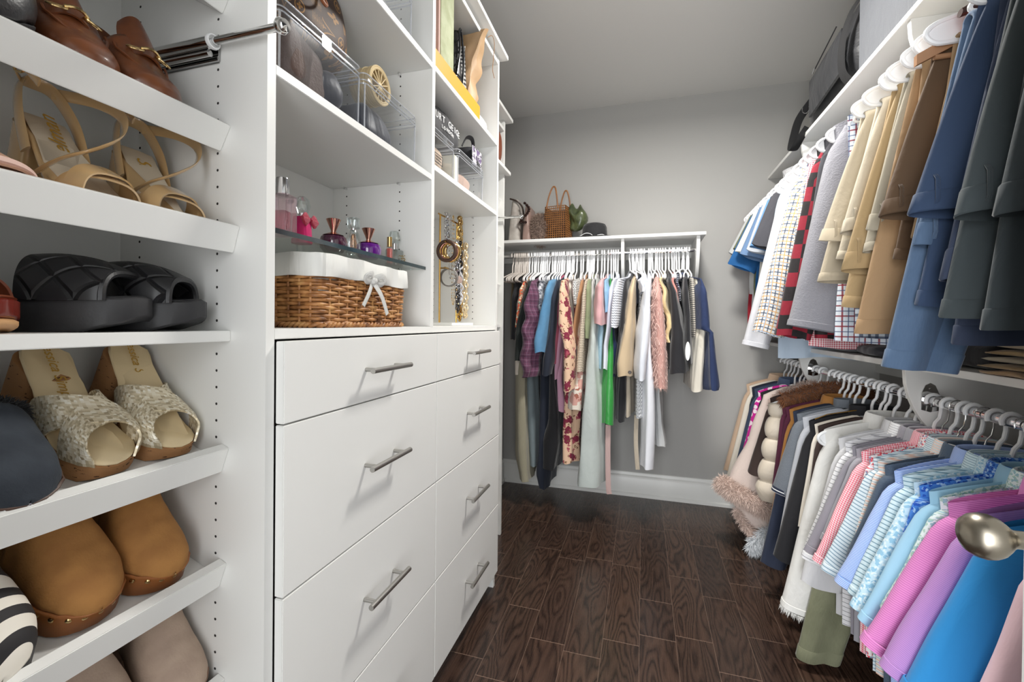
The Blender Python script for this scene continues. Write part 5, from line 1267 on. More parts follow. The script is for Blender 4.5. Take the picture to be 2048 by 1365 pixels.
# ---- rhinestone mules on cork platforms
def mule(label, y, s, yaw):
    t = shoe_thing('platform_mule', label, 'L5', y, yaw, .046)
    L, W = .225, .048
    zt = lambda u: lerp([(0, .030), (.05, .034), (.34, .036), (.5, .052), (.7, .096), (.88, .128), (1, .132)], u)
    zb_in = lambda u: zt(u) - .006
    # cork platform under the forefoot
    o = outline(L, W, 60, s); fr = [q for q in o if q[2] <= .52]
    fr = sorted([q for q in fr if q[1] > 0], key=lambda q: q[2])[::-1] + [q for q in fr if q[1] <= 0 and q[2] <= .52][::-1]
    fr = sorted([q for q in o if q[2] <= .52 and q[1] >= 0], key=lambda q: -q[2]) + sorted([q for q in o if q[2] <= .52 and q[1] < 0], key=lambda q: q[2])
    mb = MB(); mb.rings([[(x*.985 - .001, yy*.97, .0 + .010*max(0, 1 - u/.10)) for x, yy, u in fr], [(x, yy, .006 + .008*max(0, 1 - u/.1)) for x, yy, u in fr], [(x, yy, zt(u) - .005) for x, yy, u in fr]])
    obj('platform', mb, CORK, t, 50)
    hl = MB(); rs = []
    for z, x0, x1, w in ((0, -.232, -.160, .036), (.004, -.233, -.159, .0365), (.05, -.228, -.166, .033), (.126, -.222, -.160, .033)):
        rs.append([(( x0 + x1)/2 + (x1 - x0)/2*spow(math.cos(2*PI*i/28), .55), w*spow(math.sin(2*PI*i/28), .55), z - (.03*( (1+math.cos(2*PI*i/28))/2) if z > .1 else 0)) for i in range(28)])
    hl.rings(rs); h = obj('heel', hl, CORK, t, 50)
    obj('insole', sole_mb(L, W, lambda u: zt(u), zb_in, s, 52, .001), L_INSOLE, t, 50)
    obj('strap', band_mb(L, W, zt, .52, .14, .047, .047, s, .0032, -.002, 34, 10, asym=.25), GLIT, t, 60)
    obj('strap', band_mb(L, W, zt, .14, .52, .047, .0515, s, .0032, -.0045, 34, 10, asym=.25), GLIT, t, 60)
    sl = math.atan2(.096 - .052, .2*L*1.0)
    s1 = math.atan2(zt(.88) - zt(.62), .26*L)
    lettering('Jessica Simpson', .020, t, (-.72*L, .004, zt(.72) + .0032), (0, s1, 0), SCRIPT, .35)
    return t
mule('rhinestone cork platform mule at the left of its pair', .470, 1, 3)
mule('rhinestone cork platform mule beside the tower side panel', .568, -1, -3)
# ---- nude patent sandals
def sandal(label, y, s, yaw, text):
    t = shoe_thing('strappy_sandal', label, 'L3', y, yaw, .010)
    L, W = .225, .044
    zt = lambda u: lerp([(0, .014), (.06, .013), (.34, .016), (.5, .034), (.7, .078), (.88, .105), (1, .108)], u)
    obj('sole', sole_mb(L, W, zt, lambda u: zt(u) - .009, s), L_NUDE, t, 50)
    obj('insole', sole_mb(L, W, lambda u: zt(u) + .0022, lambda u: zt(u) + .0002, s, 44, .006, .0006), L_NUDEIN, t, 50)
    hl = MB(); rs = []
    for z, x0, x1, w in ((-.0, -.226, -.178, .024), (.004, -.2265, -.1775, .0245), (.05, -.224, -.182, .023), (.100, -.222, -.176, .026)):
        rs.append([((x0 + x1)/2 + (x1 - x0)/2*spow(math.cos(2*PI*i/24), .6), w*spow(math.sin(2*PI*i/24), .6), z - (.02*((1 + math.cos(2*PI*i/24))/2) if z > .09 else 0)) for i in range(24)])
    hl.rings(rs); obj('heel', hl, L_NUDE, t, 50)
    obj('toe_strap', band_mb(L, W, zt, .16, .30, .022, .040, s, .0026, -.002, 28, 5, asym=.1), L_NUDE, t, 60)
    obj('toe_strap', band_mb(L, W, zt, .34, .17, .030, .048, s, .0026, -.003, 28, 5, asym=.1), L_NUDE, t, 60)
    # ankle strap: two long strips rising from the heel sides and looping over
    def ribbon(pts, wdt): 
        mb = MB(); mb.tube(smoothpts(pts, 8), wdt, 8, flat=.22, up=(0, 1, 0)); return mb
    obj('heel_counter', ribbon([(-.150, .036, .058), (-.185, .034, .110), (-.220, .020, .150), (-.232, 0, .156), (-.220, -.020, .150), (-.185, -.034, .110), (-.150, -.036, .058)], .011), L_NUDE, t, 60)
    obj('ankle_strap', ribbon([(-.222, .018, .150), (-.175, .046, .158), (-.120, .050, .148), (-.075, .028, .118), (-.060, -.006, .090), (-.078, -.036, .060), (-.105, -.046, .030)], .0085), L_NUDE, t, 60)
    obj('ankle_strap', ribbon([(-.222, -.018, .152), (-.190, -.045, .168), (-.150, -.052, .165), (-.128, -.046, .150)], .0075), L_NUDE, t, 60)
    mb = MB(); c = Vector((-.150, -.055, .164)); mb.tube([c + Vector((.010*ca, -.002, .008*sa)) for ca, sa in [(spow(math.cos(2*PI*i/24), .6), spow(math.sin(2*PI*i/24), .6)) for i in range(24)]], .0016, 6, closed=True); mb.tube([c + Vector((-.010, -.002, 0)), c + Vector((.011, -.004, .001))], .0011, 6)
    obj('buckle', mb, GOLDM, t)
    sl = math.atan2(zt(.80) - zt(.55), .25*L)
    flip = text == 'Edelman'
    lettering(text, .030, t, (-.68*L, .0, zt(.68) + .0056), (0, -sl, PI) if flip else (0, sl, 0), SCRIPT, .3)
    return t
sandal('nude patent sandal with long ankle strap, at left of its pair', .443, 1, 2, 'Edelman')
sandal('nude patent sandal beside the tower side panel', .548, -1, -4, 'Sam')
# ---- black quilted slides on the flat shelf
def slide(label, y, s, yaw, W=.058):
    t = shoe_thing('slide_sandal', label, 'F', y, yaw, -.014)
    L = .235
    zt = lambda u: lerp([(0, .052), (.08, .049), (.4, .047), (.7, .050), (1, .056)], u)
    zb = lambda u: lerp([(0, .022), (.06, .012), (.24, .0), (1, 0)], u)
    obj('sole', sole_mb(L, W, zt, zb, s, 56, 0, .004), L_RUBBER, t, 50)
    obj('footbed', sole_mb(L, W, lambda u: zt(u) + .002, lambda u: zt(u) - .0005, s, 44, .005, .001), L_BLACK, t, 50)
    obj('band', band_mb(L, W, zt, .36, .36, .105, .058, s, .010, -.002, 34, 16, .012, -.004, asym=.35), QUILT, t, 70)
    mb = MB()
    for xx, hh in ((-.36*L + .052, .60),):
        pts = []
        for k in range(25):
            a = PI*k/24; tt = -xx/L; w = hw_(tt, W + .003)
            pts.append((xx, w*spow(math.cos(a), .75) + .006*s*math.sin(PI*min(1, tt*1.6)), zt(tt) - .004*(1 - math.sin(a)) + .058*spow(math.sin(a), .7)*(1 - .35)))
        mb.tube(pts, .0058, 8)
    obj('band_piping', mb, L_BLACK, t)
    return t
slide('black quilted slide sandal at the left of its pair', .484, 1, 27, .054)
slide('black quilted slide sandal beside the tower side panel', .576, -1, 28, .048)
# ---- cognac sandal on lacquered sole, at the left edge
t = shoe_thing('wooden_sandal', 'cognac leather sandal on mahogany and wood sole', 'F', .336, 20, .002)
zt = lambda u: lerp([(0, .045), (.1, .040), (.4, .038), (.7, .05), (1, .058)], u)
obj('sole', sole_mb(.25, .052, lambda u: zt(u) - .002, lambda u: lerp([(0, .020), (.1, .012), (1, .012)], u), -1), L_RED, t, 50)
obj('outsole', sole_mb(.245, .049, lambda u: .014 + .004*max(0, 1 - u/.1), lambda u: .010*max(0, 1 - u/.12), -1), L_WOOD, t, 50)
obj('footbed', sole_mb(.25, .052, lambda u: zt(u) + .002, lambda u: zt(u) - .003, -1, 44, .002), L_COGNAC, t, 50)
for a_, b_ in ((.20, .40), (.40, .20), (.30, .52)): obj('strap', band_mb(.25, .052, zt, a_, b_, .034, .048, -1, .003, -.002, 28, 6), L_COGNAC, t, 60)
# ---- blush peep toe at the left edge
t = shoe_thing('peep_toe_sandal', 'blush leather peep toe sandal at the end of the second slanted shelf', 'L3', .322, 3, .008)
zt = lambda u: .018
obj('sole', sole_mb(.235, .046, zt, lambda u: .006*max(0, 1 - u/.1), 1), leather('cream_sole', (206, 160, 128), .4), t, 50)
obj('upper', band_mb(.235, .046, zt, .30, .26, .085, .036, 1, .003, -.002, 28, 10, asym=.5), L_BLUSH, t, 60)
obj('binding', band_mb(.235, .046, zt, .14, .10, .008, .026, 1, .004, -.003, 28, 3), leather('rose_binding', (224, 190, 178), .4), t, 60)
# ---- brown bit loafers
def loafer(label, y, s, yaw, key='L2'):
    t = shoe_thing('loafer', label, key, y, yaw, .012)
    L, W = .25, .048
    zt = lambda u: .014 + .006*max(0, u - .7)
    obj('sole', sole_mb(L, W + .002, zt, lambda u: .004*max(0, 1 - u/.1), s), L_BROWNSOLE, t, 50)
    H = lambda u: lerp([(0, .014), (.03, .028), (.08, .036), (.18, .041), (.30, .050), (.40, .068), (.46, .078)], u)
    mb = vamp_mb(L, W, H, .0, .42, zt, s, .001, 26, 26, .8)
    o = outline(L, W - .001, 60, s)
    w_ = sorted([q for q in o if q[2] > .40 and q[1] > 0], key=lambda q: q[2]) + sorted([q for q in o if q[2] > .40 and q[1] <= 0], key=lambda q: -q[2])
    mb.rings([[(x, yy*(1 - .08*k), zt(u) + k*(.048 + .016*max(0, (u - .75)/.25)) - .002) for x, yy, u in w_] for k in (0, .3, .65, 1)], False)
    u_ = obj('upper', mb, L_BROWN, t, 70); m_ = u_.modifiers.new('thickness', 'SOLIDIFY'); m_.thickness = .003; m_.offset = 1
    # tongue
    def tg(i, j):
        v = j; yy = (i - .5)*2; u = .30 + .24*v
        return (-u*L, yy*.030*(1 - .35*v**3), zt(u) + .058 + .044*v - .020*abs(yy)**2.2 - (.0)), (i*.06, j*.06)
    tm = MB(); tm.slab(tg, 16, 12, .003); obj('tongue', tm, L_BROWN, t, 70)
    # apron seam
    sm_ = MB(); pts = []
    for k in range(29):
        a = -1 + 2*k/28; u = .075 + .26*abs(a)**1.6; w = hw_(u, W)*min(1, abs(a)*1.05 + .0)
        hh = H(u)*spow(max(0, 1 - (abs(w*math.copysign(1, a))/max(hw_(u, W), .001))**2), .4)
        pts.append((-u*L, math.copysign(w*.80, a) + .006*s*math.sin(PI*min(1, u*1.6)), zt(u) + H(u)*.86 + .004))
    sm_.tube(smoothpts(pts, 2), .0022, 6); obj('apron_seam', sm_, L_BROWN, t)
    # horsebit: two ovals and a twisted bar
    bt = MB(); u = .30; zz = zt(u) + .066
    for sd in (-1, 1):
        c = Vector((-u*L, sd*.021, zz - .006)); bt.tube([c + Vector((.0075*math.cos(2*PI*i/20), .011*math.sin(2*PI*i/20), .003*-sd*math.sin(2*PI*i/20))) for i in range(20)], .0016, 6, closed=True)
    bt.tube(smoothpts([(-u*L, -.014, zz - .002), (-u*L + .002, -.005, zz + .003), (-u*L + .002, .005, zz + .003), (-u*L, .014, zz - .002)], 5), [.002, .0026]*8, 6)
    obj('horsebit', bt, GOLDM, t)
    return t
loafer('brown leather bit loafer at the left of its pair', .425, 1, 2)
loafer('brown leather bit loafer beside the chrome valet rod', .520, -1, 0)
t = clog('clog', 'dark leather shoe at the left end of the loafer shelf', 'L2', .318, 1, L_BLACK, L_RUBBER, 0, False, hmax=.06, toe=.012)
# ---- pull-out valet rod on the side panel
v = thing('valet_rod', 'chrome pull out valet rod on the tower side panel', 'valet rod', (-.80, .62, 1.688))
mb = MB(); mb.box(-.115, .060, -.004, 0, -.022, .022); obj('mount_plate', mb, CHROME, v, 40, .002)
mb = MB(); mb.tube([(-.12, -.018, .006), (.065, -.018, .006)], .0105, 16); mb.tube([(-.12, -.014, -.010), (.05, -.014, -.010)], .006, 12); obj('sleeve', mb, CHROME, v)
mb = MB(); mb.lathe([(.0125, 0), (.0135, .003), (.0125, .007)], n=20, M=Matrix.Rotation(R(90), 4, 'Y'), c=(.058, -.018, .006)); obj('collar', mb, PLASTIC, v)
mb = MB(); mb.tube([(.0, -.018, .006), (.205, -.018, .006)], .0068, 16); mb.lathe([(.0, 0), (.010, .002), (.0135, .008), (.0135, .013), (.010, .019), (0, .021)], n=20, M=Matrix.Rotation(R(90), 4, 'Y'), c=(.203, -.018, .006)); obj('rod', mb, CHROME, v)
# ================================================================ things on the shelves
def clear(name, tint=(252, 253, 254), f0=.04, fres=.35, rough=.06, haze=0.0):
    """thin clear plastic or glass: looks through, with a reflection that grows at grazing angles and a little haze"""
    m = bpy.data.materials.new(name); m.use_nodes = True; t = m.node_tree; t.nodes.clear()
    N_ = lambda k: t.nodes.new('ShaderNode' + k)
    out = N_('OutputMaterial'); mx = N_('MixShader'); mh = N_('MixShader'); tr = N_('BsdfTransparent'); gl = N_('BsdfGlossy'); df = N_('BsdfDiffuse'); lw = N_('LayerWeight'); mp = N_('MapRange')
    tr.inputs[0].default_value = lin(tint); gl.inputs[0].default_value = lin((245, 247, 250)); gl.inputs['Roughness'].default_value = rough; df.inputs[0].default_value = lin((238, 240, 244)); mh.inputs[0].default_value = haze
    lw.inputs[0].default_value = .5; mp.inputs['To Min'].default_value = f0; mp.inputs['To Max'].default_value = fres
    L_ = t.links.new
    L_(lw.outputs['Fresnel'], mp.inputs[0]); L_(tr.outputs[0], mh.inputs[1]); L_(df.outputs[0], mh.inputs[2]); L_(mp.outputs[0], mx.inputs[0]); L_(mh.outputs[0], mx.inputs[1]); L_(gl.outputs[0], mx.inputs[2]); L_(mx.outputs[0], out.inputs[0])
    return m
BINM = clear('clear_bin_plastic', (253, 254, 255), .03, .22, .10, .03)
RIMM = clear('clear_rim_plastic', (246, 248, 252), .12, .5, .12, .40)
GLASS = clear('clear_glass', (248, 252, 250), .06, .5, .03)
PINKG = clear('pink_glass', (250, 232, 236), .07, .5, .04, .03); VIOL = NT('violet_perfume', .06, 0, (96, 24, 128)); VIOL.b.inputs['Coat Weight'].default_value = 1.0
PLUM = NT('plum_perfume', .08, 0, (70, 30, 54)); PLUM.b.inputs['Coat Weight'].default_value = 1.0
COPPER = plain('rose_copper', (206, 150, 132), .12, 1); SILVER = plain('silver_cap', (215, 215, 218), .12, 1); GOLDCAP = plain('gold_cap', (196, 164, 112), .2, 1); GLASSEDGE = NT('dark_glass_edge', .1, 0, (38, 56, 60)).m
MAGENTA = glit = NT('magenta_glitter', .3, .4, (206, 40, 110)); CORAL = plain('coral_liquid', (226, 104, 92), .2)
# --- glass shelf over the basket
g = thing('glass_shelf', 'clear glass shelf with dark edge holding perfume bottles', 'shelf', (-.83, .943, 1.366))
obj('pane', MB().box(-.150, .176, -.300, .300, -.0045, .0045), GLASS, g, 0)
mb = MB(); mb.box(.1765, .178, -.302, .302, -.0048, .0048); obj('front_edge', mb, GLASSEDGE, g, 0)
for yy in (-.297, .297):
    for x in (.09, -.12):
        mb = MB(); mb.lathe([(.0, -.012), (.006, -.011), (.006, -.005), (0, -.005)], n=10, c=(x, yy, 0)); obj('shelf_pin', mb, CHROME, g)
GZ = 1.3712
def rbox(hx, hy, z0, z1, sq=5, n=32, ts=1.0, tz=0):
    """rounded square column as lathe-like rings"""
    out = []
    for z, k in ((z0, .94), (z0 + .0015, 1), (z1 - .002, ts), (z1, ts*.95)):
        out.append([(hx*k*spow(math.cos(2*PI*i/n), 2/sq), hy*k*spow(math.sin(2*PI*i/n), 2/sq), z) for i in range(n)])
    return out
def bottle(label, x, y, parts, rotz=0, name='perfume_bottle'):
    t = thing(name, label, 'perfume bottle', (x, y, GZ), (0, 0, R(rotz)), 'perfume bottles on the glass shelf')
    for nm, mb, m in parts: obj(nm, mb, m, t, 35)
    return t
def rb(*a, **k): mb = MB(); mb.rings(rbox(*a, **k)); return mb
def lt(prof, n=24, **k): mb = MB(); mb.lathe(prof, n=n, **k); return mb
bottle('tall clear pink bottle with silver cap, beside the left panel', -.705, .728, [('glass', rb(.021, .021, 0, .082, 8), PINKG), ('liquid', rb(.012, .012, .010, .050, 8), clear('pink_liquid', (236, 176, 192), .05, .4)), ('base', rb(.017, .017, .002, .010, 8), PINKG), ('cap', lt([(0, .083), (.0125, .083), (.0125, .115), (.0118, .117), (0, .117)]), SILVER)], 12)
crystal = lambda z0, r, h: lt([(0, z0), (r*.5, z0), (r, z0 + h*.3), (r*.92, z0 + h*.6), (r*.72, z0 + h), (0, z0 + h*.97)], 8)
bottle('clear bottle with faceted crystal stopper behind the tall pink one', -.80, .735, [('glass', rb(.022, .018, 0, .085, 6), GLASS), ('neck', lt([(0, .085), (.009, .085), (.009, .10), (0, .10)]), SILVER), ('stopper', crystal(.10, .02, .045), GLASS)], 20)
bb = [('body', rb(.020, .016, 0, .060, 4, ts=.85), MAGENTA.m), ('neck', lt([(0, .06), (.008, .06), (.008, .068), (0, .068)]), SILVER), ('stopper', lt([(0, .068), (.012, .070), (.018, .085), (.014, .100), (.006, .106), (0, .106)]), GLASS)]
tb = bottle('magenta glitter bottle with a red bow', -.735, .815, bb, 10)
mb = MB()
for s in (-1, 1): mb.rings([[(.019 + .004*math.cos(a), s*.004 + s*.026*k*1.0 - .0, .052 + (.004 + .012*math.sin(PI*k))*math.sin(a)) for a in [2*PI*i/12 for i in range(12)]] for k in (0, .15, .4, .7, .95, 1)])
obj('bow', mb, cloth('crimson_ribbon', (170, 24, 60), rough=.5), tb)
bottle('slim clear bottle with silver cap near the back corner', -.84, .925, [('glass', lt([(0, 0), (.010, 0), (.010, .055), (.007, .06), (0, .06)]), GLASS), ('cap', lt([(0, .06), (.0085, .06), (.0085, .088), (0, .088)]), SILVER)])
cone = lambda z: lt([(0, z), (.006, z), (.0065, z + .004), (.018, z + .032), (.0165, z + .033), (0, z + .030)], 16)
def round_bottle(label, x, y, m, s=1.0):
    return bottle(label, x, y, [('glass', lt([(0, 0), (.022*s, .001), (.032*s, .012), (.034*s, .026), (.030*s, .040), (.020*s, .046), (0, .047)], 28), m), ('shoulder', lt([(.026*s, .0445), (.014*s, .050), (.007, .053), (0, .053)], 24), COPPER), ('cap', cone(.053), COPPER)])
round_bottle('plum perfume bottle with copper cone cap', -.755, .945, PLUM.m)
lf = []
for z, w, d in ((0, .010, .010), (.004, .018, .012), (.02, .026, .014), (.04, .024, .014), (.055, .016, .012), (.064, .008, .008)): lf.append([(d*math.cos(a), w*math.sin(a), z) for a in [2*PI*i/24 for i in range(24)]])
mb = MB(); mb.rings(lf)
bottle('clear leaf shaped bottle with square clear cap', -.725, .985, [('glass', mb, GLASS), ('core', lt([(0, .008), (.007, .01), (.009, .03), (.004, .055), (0, .056)]), clear('peach_core', (240, 206, 180), .1, .5)), ('collar', lt([(0, .064), (.007, .064), (.007, .069), (0, .069)]), SILVER), ('cap', rb(.013, .013, .069, .096, 6), GLASS)])
bottle('small bottle with silver cap behind the violet one', -.80, 1.085, [('glass', rb(.014, .010, 0, .045, 6), GLASS), ('cap', lt([(0, .045), (.009, .045), (.009, .072), (0, .072)]), SILVER)])
round_bottle('violet perfume bottle with copper cone cap', -.735, 1.065, VIOL.m, 1.05)
bottle('slim tube bottle with gold cap and coral liquid', -.735, 1.172, [('glass', rb(.0085, .0085, 0, .052, 8), GLASS), ('liquid', rb(.006, .006, .004, .048, 8), CORAL), ('cap', lt([(0, .0525), (.0075, .0525), (.0075, .082), (0, .082)]), GOLDCAP)])
cb = bottle('square clear bottle with crystal stopper and gold charm', -.745, 1.215, [('glass', rb(.022, .022, 0, .050, 7), GLASS), ('liquid', rb(.019, .019, .003, .012, 7), clear('amber_liquid', (206, 170, 110), .05, .4)), ('neck', lt([(0, .050), (.009, .051), (.009, .070), (0, .070)]), SILVER), ('stopper', crystal(.070, .019, .038), GLASS)])
rg = random.Random(3); mb = MB()
for k in range(26):
    p = Vector((.024 + rg.uniform(0, .006), rg.uniform(-.013, .016), .008 + rg.uniform(0, .026))); mb.lathe([(0, -.002), (.0022, 0), (0, .002)], n=6, c=p)
obj('charm', mb, GOLDM, cb)
# --- wicker basket with a white liner
def wicker_mat():
    t = NT('wicker', .5, 0, (142, 92, 48)); co = t.n('TexCoord'); n = t.n('TexNoise', {'Vector': (co, 'Object'), 'Scale': 34.0, 'Detail': 3.0})
    t.color(t.ramp((n, 0), [(.3, lin((112, 70, 38))), (.5, lin((170, 116, 66))), (.7, lin((208, 158, 100)))])); return t.m
WICK = wicker_mat()
def rrect(hx, hy, r, n):
    P_ = []
    seg = [((hx, -hy + r), (hx, hy - r)), ((hx - r, hy), (-hx + r, hy)), ((-hx, hy - r), (-hx, -hy + r)), ((-hx + r, -hy), (hx - r, -hy))]
    cs = [(hx - r, hy - r, 0), (-hx + r, hy - r, 90), (-hx + r, -hy + r, 180), (hx - r, -hy + r, 270)]
    full = []
    for k in range(4):
        a, b = seg[k]; m = max(2, int(n*(hy if k % 2 == 0 else hx)*2/(4*(hx + hy)) + .01))
        for i in range(m): full.append(((a[0] + (b[0]-a[0])*i/m, a[1] + (b[1]-a[1])*i/m)))
        cx, cy, a0 = cs[k]
        for i in range(4): full.append((cx + r*math.cos(R(a0 + 90*i/4)), cy + r*math.sin(R(a0 + 90*i/4))))
    return full
bt = thing('wicker_basket', 'brown wicker basket with white liner and bow, under the glass shelf', 'basket', (-.800, .952, 1.1842))
mb = MB(); NS = 38
def perim(z, hx, hy, rr_, n=228): return [(x*(1 + z*.05/hx), y*(1 + z*.05/hy)) for x, y in rrect(hx, hy, rr_, n)]
H_ = .112
p0 = perim(0, .140, .172, .02); NP = len(p0)
for r_i in range(13):
    z = .010 + r_i*(H_ - .012)/12; pp = perim(z, .140, .172, .02); pts = []
    for k, (x, y) in enumerate(pp):
        d = Vector((x, y, 0)).normalized(); ph_ = PI*(k/NP*NS + r_i)
        pts.append(Vector((x, y, z)) + d*(.0038*math.sin(ph_)) + Vector((0, 0, .0012*math.sin(ph_*.37 + r_i))))
    mb.tube(pts, .0040, 6, closed=True)
for k in range(NS):
    i = int((k + .5)/NS*NP) % NP; (x0, y0), (x1, y1) = p0[i], perim(H_, .140, .172, .02)[i]
    mb.tube([(x0, y0, 0), (x1, y1, H_ + .02)], .0028, 6)
for s in range(2):
    pts = []
    for k, (x, y) in enumerate(p0):
        d = Vector((x, y, 0)).normalized(); a = k/NP*2*PI*44 + s*PI
        pts.append(Vector((x, y, .0065)) + d*(.003 + .0045*math.cos(a)) + Vector((0, 0, .0036*math.sin(a))))
    mb.tube(pts, .0042, 6, closed=True)
obj('weave', mb, WICK, bt, 60); mb = MB(); mb.rings([[(x*.97, y*.97, z) for x, y in p0] for z in (.001, .005)]); obj('base', mb, WICK, bt)
mb = MB(); mb.rings([[(x - math.copysign(.006, x), y - math.copysign(.006, y), z) for x, y in perim(z, .140, .172, .02)] for z in (.004, .05, H_)], True, False, False); obj('inner_wall', mb, WICK, bt)
LINEN = cloth('white_linen', (224, 224, 220), wr=.5)
rs, uvs = [], []
for q, (z, g_) in enumerate([(.02, -.010), (.10, -.008), (.150, -.006), (.1605, .000), (.158, .008), (.13, .0105), (.112, .0115), (.1095, .010)]):
    ring = []
    for k, (x, y) in enumerate(perim(z, .140, .172, .02)):
        d = Vector((x, y, 0)).normalized(); w = .0022*math.sin(k*.23 + q) + .0015*math.sin(k*.61)
        ring.append(Vector((x, y, z + (.0016*math.sin(k*.09) + .001*math.sin(k*.31) if q in (3, 4, 6, 7) else 0))) + d*(g_ + (w if g_ > 0 else 0)))
    rs.append(ring); uvs.append([(k*.006, z + q*.01) for k in range(len(ring))])
mb = MB(); mb.rings(rs, True, False, False, uvs); obj('liner', mb, LINEN, bt, 70)
bw = MB(); bx0 = .140 + .016
def loop(pts, w): bw.tube(smoothpts(pts, 6), w, 8, flat=.22, up=(1, 0, 0))
loop([(bx0, .0, .118), (bx0 + .012, -.020, .130), (bx0 + .008, -.038, .122), (bx0 + .004, -.026, .112), (bx0, 0, .114)], .008)
loop([(bx0, .0, .118), (bx0 + .012, .022, .128), (bx0 + .008, .042, .118), (bx0 + .004, .028, .108), (bx0, 0, .114)], .008)
loop([(bx0, .0, .114), (bx0 + .006, -.022, .085), (bx0 + .002, -.040, .052)], .0065); loop([(bx0, .0, .114), (bx0 + .006, .030, .080), (bx0 + .003, .062, .034)], .0075)
bw.lathe([(0, -.009), (.008, -.006), (.010, 0), (.008, .006), (0, .009)], n=12, c=(bx0 + .003, 0, .115))
obj('bow', bw, LINEN, bt, 60)
# --- clear bins with lids
def bin_(label, x1, x0, y0, y1, z0, z1, group='clear bins on the tower shelves'):
    t = thing('storage_bin', label, 'storage bin', ((x0 + x1)/2, (y0 + y1)/2, z0), (0, 0, 0), group)
    hx, hy, h = (x1 - x0)/2, (y1 - y0)/2, z1 - z0
    mb = MB()
    prof = [(0, 0, .004), (.97, .002, .006), (1, h - .026, .007)]
    mb.rings([[(x, y, .001) for x, y in rrect(hx*.96, hy*.96, .012, 60)], [(x, y, h - .024) for x, y in rrect(hx*.985, hy*.985, .012, 60)]], True, True, False)
    mb.rings([[(x, y, h - .030) for x, y in rrect(hx*.99, hy*.99, .012, 60)], [(x, y, h - .024) for x, y in rrect(hx, hy, .012, 60)], [(x, y, h - .022) for x, y in rrect(hx*.985, hy*.985, .012, 60)]], True, False, False)
    obj('tub', mb, BINM, t, 50)
    mb = MB()
    mb.rings([[(x, y, h - .020) for x, y in rrect(hx, hy, .012, 60)], [(x, y, h - .006) for x, y in rrect(hx, hy, .012, 60)], [(x, y, h - .003) for x, y in rrect(hx*.985, hy*.985, .012, 60)], [(x, y, h) for x, y in rrect(hx*.93, hy*.93, .012, 60)]], True, False, True)
    obj('lid', mb, BINM, t, 50)
    mb = MB()
    for z_ in (.003, h - .027, h - .018, h - .002): mb.tube([(x, y, z_) for x, y in rrect(hx*.985, hy*.985, .012, 40)], .0016, 6, closed=True)
    for sx_ in (-1, 1):
        for sy_ in (-1, 1): mb.tube([(sx_*(hx*.975 - .003), sy_*(hy*.975 - .003), .003), (sx_*(hx*.985 - .003), sy_*(hy*.985 - .003), h - .027)], .0022, 6)
    obj('moulded_rim', mb, RIMM, t, 60)
    mb = MB(); mb.box(hx - .001, hx + .004, -.012, .012, h - .030, h - .006); obj('latch', mb, BINM, t, 50, .001)
    return t
bin_('large clear bin holding a brown and blue bag, under the monogram bag', -.650, -.97, .662, .912, 1.6592, 1.806)
bin_('clear bin holding a dark blue bag, under the straw bag', -.650, -.97, .925, 1.182, 1.6592, 1.806)
bin_('clear bin on the topmost shelf above the monogram bag', -.650, -.97, .93, 1.155, 2.0062, 2.15)
bin_('small clear bin with a beige dust bag, under the black lettered bag', -.650, -.97, 1.285, 1.458, 1.6972, 1.832)
bin_('small clear bin with a rosy dust bag, under the patterned bag', -.650, -.97, 1.492, 1.758, 1.6972, 1.836)
def blob(hx, hy, hz, seed=0, n=28, m=16, sq=.75, amp=.05, top=1.0, flatb=True):
    """soft lump: superellipsoid resting on z=0"""
    rg = random.Random(seed); o = Vector((rg.uniform(0, 50), rg.uniform(0, 50), rg.uniform(0, 50))); rs, uvs = [], []
    for j in range(m + 1):
        v = -PI/2 + PI*j/m
        ring, uv = [], []
        for i in range(n):
            a = 2*PI*i/n
            x = hx*spow(math.cos(v), sq)*spow(math.cos(a), sq); y = hy*spow(math.cos(v), sq)*spow(math.sin(a), sq); z = hz*(spow(math.sin(v), sq) + 1)
            k = 1 + (top - 1)*(z/(2*hz))
            d = 1 + amp*noise.noise(Vector((x, y, z))*14 + o)*2
            ring.append((x*k*d, y*k*d, max(0.0005, z*(1 + amp*noise.noise(Vector((x, y, 0))*18 + o)*1.5)))); uv.append((a*(hx + hy)/2, z))
        rs.append(ring); uvs.append(uv)
    mb = MB(); mb.rings(rs, True, False, False, uvs); return mb
def bag(name, label, cat, loc, hx, hy, hz, mat, seed=0, rot=(0, 0, 0), **k):
    o = obj(name, blob(hx, hy, hz, seed, **k), mat, None, 70); o.location = loc; o.rotation_euler = rot; return tag(o, label, cat)
BROWNNY = cloth('brown_nylon', (92, 70, 62), rough=.6, wr=.7, fuzz=150.0); NAVYNY = cloth('navy_nylon', (40, 44, 58), rough=.5, wr=.7); BEIGE = cloth('beige_dustbag', (214, 190, 168), wr=.6)
bag('pouch', 'dark brown pouch inside the large clear bin', 'bag', (-.735, .745, 1.664), .075, .078, .060, BROWNNY, 3, (0, 0, .2), sq=.5, amp=.10)
bag('pouch', 'dark navy pouch inside the large clear bin', 'bag', (-.78, .845, 1.664), .10, .062, .058, NAVYNY, 5, (0, 0, -.3), sq=.6, amp=.12)
bag('handbag', 'dark navy bag inside the clear bin under the straw bag', 'bag', (-.745, 1.03, 1.664), .085, .092, .055, NAVYNY, 8, top=.7, sq=.7, amp=.08)
bag('pouch', 'grey pouch inside the bin on the topmost shelf', 'bag', (-.78, 1.04, 2.011), .09, .08, .05, cloth('grey_pouch', (150, 150, 152)), 9, sq=.6)
db = bag('dust_bag', 'beige dust bag inside the bin under the black lettered bag', 'bag', (-.72, 1.36, 1.702), .05, .062, .048, BEIGE, 11, sq=.55, amp=.07)
